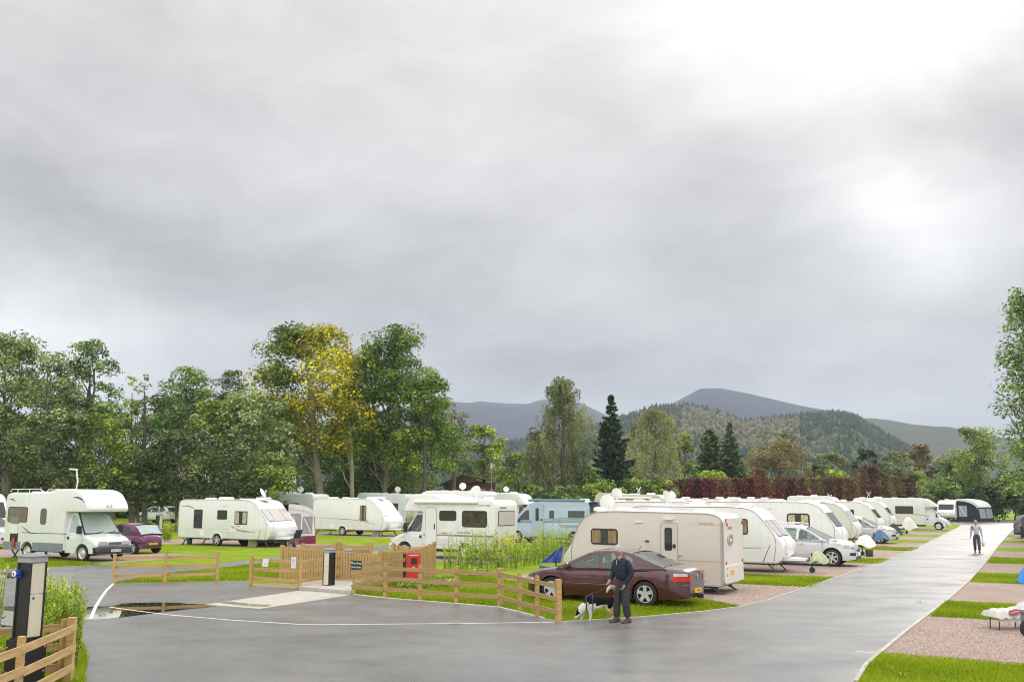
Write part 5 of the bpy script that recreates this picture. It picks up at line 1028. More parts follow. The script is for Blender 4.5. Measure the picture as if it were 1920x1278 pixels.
    if rearwin:
        z0, z1, w_, gm = rearwin; mb = MB(); mb.plate((-h-.001, 0, 0), (0, -1, 0), (0, 0, 1), rrect(-w_/2-.03, z0-.03, w_/2+.03, z1+.03, .08), .012); fr = mb.build('rear_window', RUB, root); mb = MB(); mb.plate((-h-.0135, 0, 0), (0, -1, 0), (0, 0, 1), rrect(-w_/2, z0, w_/2, z1, .07), .008); mb.build('pane', gm, fr)
    for ss in (-1, 1):
        mb = MB(); mb.plate((-h-.001, ss*(W/2-.16), 0), (0, -1, 0), (0, 0, 1), rrect(-.07, .62, .07, .92, .03), .03); mb.build('tail_lamp', RED, root)
        mb = MB(); mb.plate((-h-.001, ss*(W/2-.12), 0), (0, -1, 0), (0, 0, 1), rrect(-.02, 1.18, .02, 1.26, .01), .02); mb.build('marker_light', RED, root)
    roof_bits(root, Hb-.005, bits, W, seed)
    if dishx is not None: dish(root, (dishx, 0, Hb), dish_az)
    return root
# ------------------------------------------------------------------ the caravans and motorhomes
CURT = mat('brown_curtain', (.30, .20, .10), .8, var=.45, vscale=6, stretch=(6, 1, .4))
FLOR = mat('patterned_curtain', (.55, .50, .40), .8, var=.5, vscale=9, col2=(.75, .66, .30))
def swoosh(root, s, y, pts, w0, m, name='swoosh_decal', t=.003):
    n = len(pts); up = []; lo = []
    for i, (x, z) in enumerate(pts): k = math.sin(math.pi*min(1, (i+.25)/(n-.5)))*w0; up.append((x, z+k/2)); lo.append((x, z-k/2))
    on_side(root, name, s, y, up+lo[::-1], t, m)
# nearest caravan, cream, nose to the left
c1 = caravan('caravan', 'cream caravan parked beside the maroon saloon, nearest to the man with the dog', 30.6, 10.9, HL, L=5.2, W=2.25, H=2.40, seed=1, body=CREAM, s=1, floor=.26, nose=.85, wx=-.35, wr=.30, roofm=PINKW, front='three', frontm=GLASS,
    wins=[(.75, 1.38, 1.60, 1.82, .07, dict(curtain=CURT))], bits=(1.6, .9, -.1, -1.6), pitch=R(-.7), vents=False, stead=False, jock=True)
yb = 2.25/2
dr = on_side(c1, 'entrance_door', 1, yb, rrect(-1.22, .30, -.66, 2.10, .10), .012, TRIM); on_side(dr, 'door_panel', 1, yb+.0125, rrect(-1.19, .33, -.69, 2.07, .08), .008, CREAM); wd = on_side(dr, 'door_window', 1, yb+.021, rrect(-1.04, 1.26, -.80, 1.94, .06), .006, RUB); on_side(wd, 'pane', 1, yb+.0275, rrect(-1.02, 1.28, -.82, 1.92, .05), .004, GLASS); on_side(dr, 'door_handle', 1, yb+.021, rrect(-1.15, 1.34, -1.06, 1.46, .03), .02, DARK)
on_side(c1, 'door_lamp', 1, yb, rrect(-1.08, 2.17, -.78, 2.24, .03), .07, PINKW); on_side(c1, 'mains_inlet', 1, yb, rrect(-.30, 1.49, -.18, 1.54, .02), .03, DARK); on_side(c1, 'stripe', 1, yb, [(-.66, 1.004), (-2.5, 1.004), (-2.5, .984), (-.66, .984)], .003, BRONZE); on_side(c1, 'stripe', 1, yb, [(-1.22, .964), (-.2, .964), (-.2, .952), (-1.22, .952)], .003, BRONZE)
on_side(c1, 'stripe', 1, yb, [(-1.28, 2.055), (-2.5, 2.06), (-2.5, 2.045)], .003, BRONZE)
text_mesh('Vermont', .135, c1, BRONZE, (-2.08, yb+.004, 2.10), (-1, 0, 0), (0, 0, 1))
for xx, zz in ((-1.28, 1.12), (-1.95, .73)): on_side(c1, 'marker_light', 1, yb, rrect(xx-.05, zz-.018, xx+.05, zz+.018, .015), .02, AMBER)
on_side(c1, 'corner_rail', 1, yb-.004, [(-2.575, .32), (-2.52, .32), (-2.52, 2.14), (-2.575, 2.14)], .02, TRIM)
def rearplate(root, h, name, y0, z0, y1, z1, m, t=.012, r=.02, off=.0): mb = MB(); mb.plate((-h-off, 0, 0), (0, -1, 0), (0, 0, 1), rrect(y0, z0, y1, z1, r), t); return mb.build(name, m, root)
hh = 5.2/2; rp_ = rearplate(c1, hh, 'rear_panel', -1.05, .34, 1.05, 2.25, PINKW, .02, .12)
rearplate(c1, hh+.02, 'rear_bumper_panel', -1.00, .36, 1.00, .86, PINKW, .025, .06); rearplate(c1, hh+.045, 'number_plate', -.56, .60, -.12, .73, PLATEY, .01)
mb = MB(); mb.lathe([(0, 0), (.20, 0), (.22, -.012), (.20, -.02), (0, -.02)], (0, 0, 0), 'x', 24); em = mb.build('emblem', BRONZE, c1); em.location = (-hh-.022, .45, 1.62); em.scale = (1, 1.25, .72)
mb = MB(); mb.lathe([(.19, -.026), (.235, -.03), (.235, -.012)], (0, 0, 0), 'x', 24); em2 = mb.build('emblem_ring', ALLOY, em)
mb = MB(); mb.plate((-.028, 0, 0), (0, -1, 0), (0, 0, 1), [(-.15, -.02), (-.05, -.09), (.10, -.05), (.16, .04), (.02, .03), (-.08, .06)], .004); mb.build('leaf_mark', PINKW, em)
text_mesh('Senator', .17, c1, mat('rose_print', (.45, .22, .20), .5), (-hh-.023, .45, 1.98), (0, -1, 0), (0, 0, 1), shear=.3)
for yy, zz in ((.92, 2.20), (.80, 2.08), (.92, .95), (.90, .78), (.90, .60), (-.92, .95), (-.92, .70), (-.92, 2.1)): rearplate(c1, hh+.02, 'tail_lamp', -yy-.025, zz-.05, -yy+.025, zz+.05, RED, .03)
for sx_ in (-1, 1):
    mb = MB(); mb.beam((-hh+.55, sx_*.8, .26), (-hh+.10, sx_*.8, .03), .07, .05); mb.beam((-hh+.25, sx_*.8, .26), (-hh+.35, sx_*.8, .12), .04, .04); mb.box((-hh+.06, sx_*.8, .02), (.16, .14, .03)); mb.build('corner_steady', CHAS, c1)
dish(c1, (1.35, .45, 2.40), HL*0-1.2, .24, .12, .3)
mb = MB(); mb.box((.75, .3, 2.44), (.55, .5, .09)); mb.build('roof_box', PINKW, c1)
# second, behind it, nose towards the lane
c2 = caravan('caravan', 'white caravan with green cloth over its hitch, behind the cream one', 40.15, 11.75, HR, L=6.3, H=2.48, seed=2, s=-1, floor=.35, nose=1.15, wins=[(1.35, 1.45, 1.75, 2.0, .06, dict(curtain=CURT)), (-1.2, 1.5, -.3, 1.95)], front='two', bits=(-2, -.8, .4, 1.5), dishx=-1.9, dish_az=1.0, arch_trim=True)
on_side(c2, 'stripe', -1, 1.125, [(-3, .92), (2.3, .92), (2.3, .90), (-3, .90)], .003, GREYP); text_mesh('Ackerlane', .15, c2, GREYP, (1.75, -1.129, 1.10), (1, 0, 0), (0, 0, 1)) if False else None
on_side(c2, 'front_seam', -1, 1.125, [(2.30, .40), (2.33, .40), (2.62, 1.05), (2.60, 1.06)], .004, INK)
c4 = caravan('caravan', 'long white caravan behind the silver off-roader, floral curtains in its window', 53.45, 12.25, HR, L=7.1, H=2.62, seed=3, s=-1, floor=.38, nose=1.15, wins=[(.95, 1.28, 1.98, 2.0, .10, dict(curtain=FLOR, frame=.06))], front='one', frontm=GLASS, bits=(-2.6, -1.2, 0, 1.5, 2.1), arch_trim=True)
text_mesh('SWIFT', .15, c4, GREYP, (1.9, -1.129, 1.10), (1, 0, 0), (0, 0, 1)); swoosh(c4, -1, 1.125, [(1.2, .95), (1.8, .97), (2.4, .92), (2.9, .80)], .06, GREYP)
c5 = caravan('caravan', 'cream sided caravan with blue cloth over its hitch', 64.7, 13.0, HR, L=6.7, H=2.55, seed=4, body=mat('stone_panel', (.62, .61, .53), .4, var=.03), s=-1, wins=[(1.45, 1.35, 2.0, 2.0, .1), (-.8, 1.4, .1, 1.95)], front='one', frontm=GLASSP, bits=(-2, -.8, .7, 1.6))
on_side(c5, 'stripe', -1, 1.125, [(-3.2, .80), (2.85, .80), (2.85, .74), (-3.2, .74)], .004, GREYP)
c7 = caravan('caravan', 'white caravan with wide dark side window, green bag on its hitch', 76.3, 13.1, HR, L=6.7, H=2.55, seed=5, s=-1, wins=[(-.6, 1.35, 1.5, 2.0, .05)], front='one', frontm=GLASS, bits=(-2, -.6, .6, 1.6))
c8 = caravan('caravan', 'white caravan with a white bag on its hitch, nearest the big white motorhome', 87.6, 13.7, HR, L=6.9, H=2.58, seed=6, s=-1, wins=[(.8, 1.4, 1.5, 2.0, .06), (-1.5, 1.4, -.8, 2.0)], front='one', frontm=GLASS, bits=(-2, -.6, .6, 1.6), dishx=-1.8, dish_az=.4)
m9 = motorhome('motorhome', 'long white low roofed motorhome with a cover over its windscreen', 100.1, 11.2, HR, kind='low', L=8.2, W=2.3, H=2.85, s=-1, wins=[(-.35, 1.45, 1.15, 2.1), (-2.4, 1.7, -1.1, 2.1)], cabpaint=PEARL, screen=mat('screen_cover', (.70, .71, .72), .7, var=.08), cabglass=mat('screen_cover', (.70, .71, .72)), bits=(-3.4, -2, -.5, .9), bumper=PEARL, seed=7, dishx=-2.9, dish_az=.2)
swoosh(m9, -1, 1.15, [(.6, 1.45), (1.4, 1.40), (2.1, 1.28), (2.6, 1.2)], .06, GREYP)
# caravans whose roofs show between and behind
caravan('caravan', 'white caravan with a satellite dish whose roof shows above the cream one', 46.3, 16.8, HL, L=5.6, H=2.62, seed=8, s=1, bits=(-1.6, -.6, .3, 1.2, 1.9), dishx=1.4, dish_az=-1.4)
caravan('caravan', 'far white caravan whose curved nose shows left of the tall round roof pod', 77.5, 22.6, HR, L=7.2, H=2.72, seed=9, s=-1, wins=[(.6, 1.5, 1.6, 2.0)], bits=(-2, -.6, .6, 1.6), detail=False)
caravan('caravan', 'far white caravan with a slim upright aerial disc in the middle row', 66.5, 22.2, HR, L=6.6, H=2.62, seed=10, s=-1, wins=[(-.9, 1.5, .1, 2.0)], bits=(-2.4, -1.2, .6, 1.6), detail=False, dishx=0, dish_az=1.2)
caravan('caravan', 'far white caravan behind the roof of the one with blue hitch cloth', 88.5, 21.6, HR, L=6.4, H=2.75, seed=11, s=-1, bits=(-2, -.6, .6), detail=False)
motorhome('motorhome', 'far white motorhome between creeper wall and the low roofed motorhome', 101.0, 18.6, HR, kind='low', L=6.0, H=3.0, s=-1, bits=(-2, -.6), seed=12)
# the caravan with the awning at the end of the lane
caravan('caravan', 'caravan at the end of the lane, big dark front window facing us', 0, 0, math.atan2(-.70, -.71), L=6.2, H=2.62, seed=13, s=1, pos=at(1796, 977.5)+Vector((.71, .70, 0))*2.4-Vector((.70, -.71, 0))*1.2, front='one', frontm=GLASS, wins=[(1.1, 1.45, 1.7, 2.05)], bits=(-2, -.6, .6, 1.6), nose=.8, hitch=False, cat='caravan')
def awning(name, label, P0, d, depth, width, h0, h1, roofm, wallm, framem, glassm, nwin=2):
    """porch awning: P0 = corner by the caravan, d = (out, along) unit vectors on the ground"""
    root = thing(name, label, 'awning', P0, 0); o = Vector((*d[0], 0)); a = Vector((*d[1], 0)); up = Vector((0, 0, 1)); n = 8; prof = [(depth*math.sin(t*math.pi/2)**1.0*1.0 if t < 1 else depth, h1+(h0-h1)*math.cos(t*math.pi/2)) for t in np.linspace(0, 1, n)]
    mb = MB(); vs = []
    for x, z in prof: vs += [o*x+up*z, o*x+a*width+up*z]
    mb.add(vs, [(2*i, 2*i+2, 2*i+3, 2*i+1) for i in range(n-1)]); mb.add([v+up*-.03 for v in vs], [(2*i+1, 2*i+3, 2*i+2, 2*i) for i in range(n-1)]); mb.build('roof', roofm, root, 60)
    for side, off in (('side_wall', 0.0), ('side_wall', width)):
        b = a*off; out = [(0, 0)]+[(depth+.25, 0)]+[(x, z-.02) for x, z in prof[::-1]]; ex, ey = o, up
        mb = MB(); mb.plate(b, ex, ey, out, .02); w_ = mb.build(side, wallm, root); sg = -1 if o.cross(up).dot(a) > 0 and off > 0 else 1
        for q in range(nwin):
            x0 = depth*(.08+.46*q); x1 = x0+depth*.40; zt = h1+(h0-h1)*(1-(x1/depth))*.6-.12; nrm = o.cross(up); face = b+nrm*(.021) if True else b
            for f_ in (face, b-nrm*.004):
                mb = MB(); mb.plate(f_, ex, ey, rrect(x0, .62, x1, zt, .05), .003); mb.build('clear_panel', glassm, w_)
                mb = MB(); mb.plate(f_+(nrm*.0035 if f_ is face else -nrm*.0035), ex, ey, [(x0+.1, zt-.1), (x0+.2, zt-.1), (x1-.1, .7), (x1-.2, .7)], .002); mb.build('folded_blind', roofm, w_)
    hem = [(x, z+.02) for x, z in prof]+[(x*.985, z-.26) for x, z in prof[::-1]]
    for off, q in ((-.03, 0), (width+.03, 0)): mb = MB(); mb.plate(a*off, o, up, hem, .012); mb.build('roof_hem', roofm, root)
    mb = MB(); mb.plate(o*(depth+.25), a, (up*h1-o*.25)/h1, rrect(0, .02, width, h1, .02), .02); fw = mb.build('front_wall', wallm, root)
    mb = MB(); mb.plate(o*(depth+.275), a, (up*h1-o*.25)/h1, rrect(.12, .45, width*.47, h1-.15, .05), .003); mb.plate(o*(depth+.275), a, (up*h1-o*.25)/h1, rrect(width*.53, .45, width-.12, h1-.15, .05), .003); mb.build('clear_panel', glassm, fw)
    mb = MB()
    for off in (0, width):
        pts = [a*off+o*(depth+.25)]+[a*off+o*x+up*z for x, z in prof[::-1]]; mb.tube(pts, .035, 6)
    mb.tube([o*depth+up*h1, o*depth+a*width+up*h1], .035, 6); mb.build('frame', framem, root); return root
NAVYC = mat('navy_canvas', (.02, .028, .04), .8, var=.1); WHC = mat('white_canvas', (.72, .72, .70), .75, var=.06); MARC = mat('maroon_canvas', (.28, .03, .055), .75, var=.1); VINYL = mat('clear_vinyl', (.34, .33, .34), .12, var=.35, vscale=5, stretch=(5, 5, .6)); GREYC = mat('grey_canvas', (.22, .24, .25), .8, var=.1)
aw_ = uv(45.28, 37.9); awning('porch_awning', 'white and maroon porch awning joined to the nearest left hand caravan', aw_, ((UX, UY), (-UY, UX)), 2.3, 3.2, 2.32, 1.72, WHC, WHC, MARC, VINYL)
mud = MB(); pm = aw_-Vector((-UY, UX, 0))*.012; mud.plate(pm, (UX, UY, 0), (0, 0, 1), [(0.05, .03), (2.5, .03), (2.45, .50), (0.05, .50)], .008); mdo = mud.build('mud_wall', MARC, None)
mdo.parent = bpy.data.objects['porch_awning']; mdo.location = -aw_
P10 = at(1796, 977.5); awning('inflatable_awning', 'dark blue and grey awning on the caravan at the end of the lane', P10, ((.70, -.71), (.71, .70)), 2.5, 4.4, 2.80, 1.75, WHC, NAVYC, NAVYC, mat('grey_window_film', (.34, .35, .35), .3, var=.2), 1)
# left lane
m1 = motorhome('motorhome', 'white overcab motorhome with blue grey skirt, at the left of the photo', 31.0, 38.35, HR, kind='luton', L=5.9, W=2.2, H=3.06, s=-1, skirt=SKIRT, cabpaint=PEARL, wins=[(-2.72, 1.62, -1.45, 2.24, .08, dict(glass=mat('blind_behind_tint', (.20, .15, .12), .08, var=.3, vscale=5, stretch=(4, 1, 1))))], screen=GLASSG, cabglass=GLASSG, bits=(-2.3, -1.3), seed=20, luton_z=2.08, roofdrop=.16, bumper=mat('dark_grey_bumper', (.045, .048, .052), .45))
on_side(m1, 'slim_window', -1, 1.1, rrect(-.55, 1.52, -.17, 2.22, .13), .02, mat('slate_blind', (.12, .125, .13), .3))
on_side(m1, 'stripe', -1, 1.1, [(-1.7, 1.16), (1.2, 1.16), (1.2, 1.13), (-1.7, 1.13)], .004, NAVYP)
swoosh(m1, -1, 1.1, [(1.45, 2.70), (1.75, 2.70), (2.0, 2.62), (2.2, 2.48)], .09, NAVYP); swoosh(m1, -1, 1.1, [(-2.7, 2.60), (-2.5, 2.60), (-2.3, 2.50)], .07, NAVYP); swoosh(m1, -1, 1.1, [(-1.75, 1.42), (-1.45, 1.28), (-1.2, 1.15), (-.8, 1.12)], .07, NAVYP)
text_mesh('ACE', .19, m1, GREYP, (5.9/2-1.92+1.40, 0.0, 2.32), (0, 1, 0), (0, 0, 1)).location = (.0, 0, 0)
hb = on_side(m1, 'gas_locker', -1, 1.1, rrect(-2.48, .50, -1.95, 1.10, .03), .006, DARK); on_side(hb, 'locker_flap', -1, 1.1, rrect(-2.53, 1.10, -1.95, 1.50, .04), .05, WHITE); on_side(hb, 'vent_hatch', -1, 1.1, rrect(-2.5, 1.53, -1.95, 1.84, .03), .03, SKIRT)
mb = MB(); mb.lathe([(0, .50), (.075, .50), (.08, .53), (.08, .82), (.045, .88), (.02, .92), (0, .92)], (-2.14, -1.15, 0), 'z', 14); mb.build('gas_bottle', mat('red_paint', (.36, .03, .025), .4), m1, 40)
for xx, zz in ((-2.75, .62), (-.30, .62)): on_side(m1, 'marker_light', -1, 1.113, rrect(xx, zz, xx+.1, zz+.05, .015), .01, AMBER)
mb = MB()
for y in (-.95, .95): mb.tube([(-2.9, y, 2.93), (-2.8, y, 3.04), (-.9, y, 3.06), (-.7, y, 2.96)], .02, 6)
for x in (-2.4, -1.6): mb.tube([(x, -.95, 2.9), (x, -.95, 3.05)], .015, 5)
mb.build('roof_rails', PINKW, m1)
mb = MB(); mb.tube([(-.9, .9, 2.8), (-.85, .95, 3.4), (-.93, .9, 3.95)], .035, 6); mb.box((-.93, .75, 3.97), (.10, .75, .07), .5); mb.build('television_aerial', PINKW, m1)
for ss in (-1, 1):
    mb = MB(); mb.beam((-2.75, ss*.8, .42), (-2.35, ss*.8, .04), .05, .05); mb.beam((-2.2, ss*.8, .42), (-2.55, ss*.8, .04), .05, .05); mb.box((-2.45, ss*.8, .02), (.4, .2, .03)); mb.build('corner_steady', CHAS, m1)
wpn = [o for o in m1.children if o.name.startswith('number_plate')][0]; wpn.data = wpn.data.copy(); text_mesh('HX03 FUN', .10, wpn, INK, (5.9/2-1.92+2.005, 0, .455), (0, 1, 0), (0, 0, 1))
ox, _ = car('hatchback', 'purple small hatchback parked behind the overcab motorhome', uv(35.75, 39.95), HL, HATCH, PURPLE)
mb = MB(); mb.tube([(-1.63, .35, .93), (-1.70, 0, 1.0)], .012, 5); mb.build('rear_wiper', DARK, ox)
c6 = caravan('caravan', 'white caravan with a grey swoosh, nearest on the left lane, maroon awning behind', 44.1, 40.6, HR, L=6.9, H=2.58, seed=21, s=-1, floor=.40, nose=1.3, wx=-.45, wr=.32, wins=[(-2.22, .98, -1.62, 1.98, .04), (-.45, 1.50, .22, 1.96, .03), (.85, 1.24, 1.72, 1.92, .03, dict(curtain=mat('pale_curtain', (.45, .38, .32), .8, var=.3, vscale=9)))], front='three', bits=(-2.2, -.9, .3, 1.1, 1.9), dishx=1.6, dish_az=.3, arch_trim=True)
swoosh(c6, -1, 1.125, [(.25, 1.60), (.42, 1.28), (.75, 1.02), (1.2, .88), (1.8, .84), (2.4, .82)], .09, GREYP); swoosh(c6, -1, 1.125, [(-3.3, 2.18), (-2.8, 2.20), (-2.45, 2.14), (-2.2, 2.0)], .07, GREYP); on_side(c6, 'front_seam', -1, 1.125, [(2.55, .44), (2.58, .44), (2.74, .95), (2.72, .96)], .004, INK)
text_mesh('Orion', .12, c6, GREYP, (1.1, -1.129, 1.12), (1, 0, 0), (0, 0, 1))
cv = caravan('caravan', 'white caravan with one tall narrow window, behind the maroon awning', 59.9, 43.7, HR, L=6.5, H=2.62, seed=22, s=-1, floor=.40, nose=1.3, wx=-.55, wr=.31, wins=[(1.0, 1.12, 1.50, 2.12, .1, dict(curtain=CURT))], front='three', bits=(-2.0, -1.2, -.3, .9, 1.7), arch_trim=True, vents=False)
swoosh(cv, -1, 1.125, [(-3.2, 1.22), (-1.2, 1.19), (.6, 1.12), (1.6, .98), (2.6, .78)], .05, GREYP); swoosh(cv, -1, 1.125, [(.8, 1.20), (1.2, 1.14), (1.6, 1.08), (1.75, 1.06)], .10, GREYP)
caravan('caravan', 'far white caravan with a blue badge behind the white estate car', 91.0, 92.3, HR, L=7.6, H=3.0, seed=23, s=-1, wins=[(-.2, 1.4, .4, 1.9, .03)], bits=(-2.6, -1, .6, 2.2), dishx=.7, dish_az=-1, detail=False)
b_ = [o for o in C.objects if o.get('label', '').startswith('far white caravan with a blue badge')][0]; on_side(b_, 'blue_badge', -1, 1.125, [(-3.4, 2.55), (-2.7, 2.55), (-2.9, 2.30), (-3.5, 2.30)], .004, NAVYP)
caravan('caravan', 'far white caravan whose rounded nose shows past the blue badge one', 86.5, 84.0, HR, L=6.0, H=3.0, seed=24, s=-1, bits=(-2, -.6, .6, 1.6), detail=False)
motorhome('camper_van', 'silver high roof camper far behind the nearest left hand caravan', 71.5, 63.0, HL, kind='low', L=6.2, H=2.95, s=1, body=mat('silver_panel', (.36, .40, .45), .4), bits=(-1, .4), seed=25)
motorhome('motorhome', 'white motorhome with a raised roof ridge, left of the single window caravan', 68.6, 57.0, HL, kind='wedge', L=6.2, H=3.15, s=1, body=GREYW, wins=[(-1.6, 1.5, -.5, 2.15)], door=(.10, .62), bits=(-1.6, -.3), seed=26, dishx=-.8, dish_az=-1, roofdrop=.2)
motorhome('motorhome', 'white motorhome with a satellite dish, behind the single window caravan', 75.8, 52.6, HL, kind='wedge', L=6.4, H=3.1, s=1, body=GREYW, wins=[(-2.4, 1.5, -1.5, 2.15)], bits=(-1.6, -.3), seed=27, dishx=-1.6, dish_az=-1, roofdrop=.1)
motorhome('motorhome', 'white motorhome whose rounded roof shows above the one with leaf dots', 66.5, 39.6, HL, kind='luton', L=6.4, H=3.25, s=1, bits=(-1.6, -.3, .6), seed=28, dishx=-.8, dish_az=-1, roofdrop=.05)
motorhome('motorhome', 'white motorhome between the one with leaf dots and the brown cabin', 85.0, 44.6, HR, kind='low', L=6.8, H=3.12, s=-1, bits=(-2.4, -1.2, -.3, .6), seed=29, dishx=-.2, dish_az=-1)
motorhome('motorhome', 'beige older motorhome behind the blue camper van', 75.2, 28.9, HL, kind='wedge', L=6.6, H=3.12, s=1, body=mat('beige_panel', (.48, .45, .38), .5, var=.05), wins=[(-2.4, 1.6, -1.5, 2.2), (-.9, 1.6, -.2, 2.2)], awning=(-2.6, 1.2, 2.75), bits=(-2, -.6), seed=30, dishx=-1.2, dish_az=.5, roofdrop=.1)
# motorhome with leaf dots
m12 = motorhome('motorhome', 'white motorhome with leaf dots and rolled awning behind the timber screens', 40.8, 24.35, HL, kind='wedge', L=5.75, W=2.2, H=2.92, s=1, wins=[(-2.42, 1.50, -1.22, 2.14, .07, dict(frame=.05, glass=mat('tinted_room', (.055, .045, .03), .08, var=.6, vscale=4, spec=.6))), (-.83, 1.76, .0, 2.14, .07, dict(frame=.04))], door=(.20, .76), awning=(-2.05, 1.35, 2.56), bits=(-1.9, -1.0), seed=31, dishx=-1.25, dish_az=-.6, luton_z=2.12, roofdrop=.24, rearwin=(1.55, 2.16, 1.55, GLASSP), cabglass=PANE, bumper=PEARL)
on_side(m12, 'stripe', 1, 1.1, [(-2.8, 1.02), (.9, 1.05), (.9, 1.10), (-2.8, 1.10)], .004, mat('green_grey_print', (.14, .20, .19), .4)); on_side(m12, 'stripe', 1, 1.1, [(-2.8, .66), (.95, .66), (.95, .64), (-2.8, .64)], .004, TRIM)
for zz in (1.27, .95): vt = on_side(m12, 'fridge_vent', 1, 1.1, rrect(-.48, zz-.07, .0, zz+.10, .02), .012, PINKW)
on_side(m12, 'green_badge', 1, 1.1, rrect(-.38, 1.10+.04, -.10, 1.18, .01), .006, mat('olive_badge', (.25, .30, .03), .4)); on_side(m12, 'orange_marker', 1, 1.1, rrect(-2.45, .66, -2.12, .74, .01), .01, AMBER)
text_mesh('AVANTGARDE', .105, m12, INK, (-1.25, 1.104, 1.20), (-1, 0, 0), (0, 0, 1)); text_mesh('AUTO-TRAIL', .10, m12, INK, (-2.35, 1.104, 2.42), (-1, 0, 0), (0, 0, 1)); text_mesh('AVANTGARDE', .10, m12, INK, (-2.882, .35, 2.32), (0, -1, 0), (0, 0, 1))
rg = random.Random(9); LG = [mat('leaf_print_a', (.16, .22, .10), .5), mat('leaf_print_b', (.12, .15, .22), .5), mat('leaf_print_c', (.45, .45, .15), .5)]
for k in range(46):
    x = -2.62+rg.random()*1.35; z = 1.14+rg.random()*.85*(1-max(0, (x+1.9))*.5)
    if z > 1.44 and x > -2.48 and x < -1.2: z = 1.14+rg.random()*.28
    a = rg.uniform(0, 3); r_ = rg.uniform(.018, .034); on_side(m12, 'leaf_dot', 1, 1.1, [(x+r_*math.cos(a+t)*(1 if i % 2 else .6), z+r_*math.sin(a+t)*(1 if i % 2 else .6)) for i, t in enumerate((0, 1.57, 3.14, 4.71))], .003, LG[k % 3])
def cloth(name, label, cat, loc, rz, pts, m, t=.012, seed=0, nx=10, ny=10, amp=.04):
    """draped cloth between four corners (3D, local)"""
    g = random.Random(seed); a, b, c, d = [Vector(p) for p in pts]; nn = (b-a).cross(d-a).normalized(); vs = []
    for i in range(nx+1):
        for j in range(ny+1):
            u_, v_ = i/nx, j/ny; p = a*(1-u_)*(1-v_)+b*u_*(1-v_)+c*u_*v_+d*(1-u_)*v_; vs.append(p+nn*amp*(math.sin(u_*13+seed)+.6*math.sin(v_*9+u_*5)))
    fs = [(i*(ny+1)+j, (i+1)*(ny+1)+j, (i+1)*(ny+1)+j+1, i*(ny+1)+j+1) for i in range(nx) for j in range(ny)]; k = len(vs); vs2 = [v_+nn*t for v_ in vs]; fs = [tuple(reversed(f)) for f in fs]+[tuple(q+k for q in f) for f in fs]
    mb = MB(); mb.add(vs+vs2, fs); o = mb.build(name, m); o.data.polygons.foreach_set('use_smooth', [True]*len(fs)); o.location = loc; o.rotation_euler = (0, 0, rz); tag(o, label, cat); return o
cloth('yellow_cloth', 'yellow cloth hanging behind the motorhome with leaf dots', 'cloth', uv(39.9, 21.2), 0, [(0, 0, 1.05), (.35, .05, 1.0), (.62, 0, .25), (.3, .05, .5)], mat('yellow_fabric', (.75, .58, .06), .7), seed=1)
# blue camper van
VAN = dict(L=5.95, W=2.05, H=2.6, zb=.28, wr=.34, xf=1.95, xr=-1.95, edge=.10, crown=.03, tumble=.085, rcrown=.05, gap=.07,
    top=[(-2.975, 1.3), (1.9, 1.26), (2.1, 1.30), (2.55, 1.12), (2.8, .98), (2.93, .8), (2.975, .55)], belt=[(-2.975, 1.35), (2.1, 1.28), (2.975, 1.0)], roof=[(-3, 2.6), (2, 2.6)],
    roofline=[(2.30, 1.27), (1.85, 1.68), (1.45, 2.10), (1.15, 2.38), (.8, 2.50), (.2, 2.54), (-1, 2.54), (-2.4, 2.54), (-2.85, 2.48), (-2.96, 2.2), (-2.96, 1.30)], rx=(-2.85, 1.15), screen=[(2.30, 1.28), (1.42, 2.12)], rearscreen=[(-2.97, 2.2), (-2.97, 1.5)],
    windows=[[(1.92, 1.38), (1.62, 1.72), (1.34, 1.98), (1.12, 2.0), (1.06, 1.38)], [(-.28, 1.50), (-.28, 1.98), (-.62, 1.98), (-.62, 1.50)], [(-1.55, 1.56), (-1.55, 1.98), (-2.65, 1.98), (-2.65, 1.56)]],
    glass=GLASS, mirror=1.75, pf=.16, pr=.04, mirrorm=DARK, shut=[[(1.98, 1.2), (1.95, .5)], [(1.0, 2.2), (.98, .35)], [(-1.0, 2.3), (-1.0, .4)]], corners=[('headlamp', 2.4, 2.95, .85, 1.05, LENS, dict(yin=.6))], handles=[(1.18, 1.12)])
BLUEP = mat('powder_blue_paint', (.36, .455, .54), .35, metal=.05, coat=.6, var=.04); bv, hwv = car('camper_van', 'powder blue panel van camper with its roof awning rolled up', uv(57.4, 27.0), HL, VAN, BLUEP, 'camper van')
on_side(bv, 'sliding_door', 1, .985, rrect(.10, .42, .92, 2.38, .12), .035, BLUEP); on_side(bv, 'door_window', 1, 1.021, rrect(.42, 1.35, .64, 2.12, .04), .012, GLASS); on_side(bv, 'door_handle', 1, 1.021, rrect(.16, 1.36, .30, 1.46, .03), .02, DARK)
on_side(bv, 'stripe', 1, .985, [(-1.05, 1.15), (-2.9, 1.15), (-2.9, 1.0), (-1.05, 1.0)], .035, mat('grey_green_stripe', (.30, .38, .40), .4)); on_side(bv, 'side_skirt', 1, .96, [(-2.9, .30), (1.5, .30), (1.5, .46), (-2.9, .46)], .05, mat('deep_blue_trim', (.05, .08, .12), .4))
mb = MB(); mb.tube([(-2.6, .86, 2.60), (1.2, .86, 2.60)], .085, 10); mb.build('awning_case', mat('dark_blue_case', (.12, .20, .30), .4), bv, 40)
roof_bits(bv, 2.58, (-2.2, -1.2), 2.0, 3)
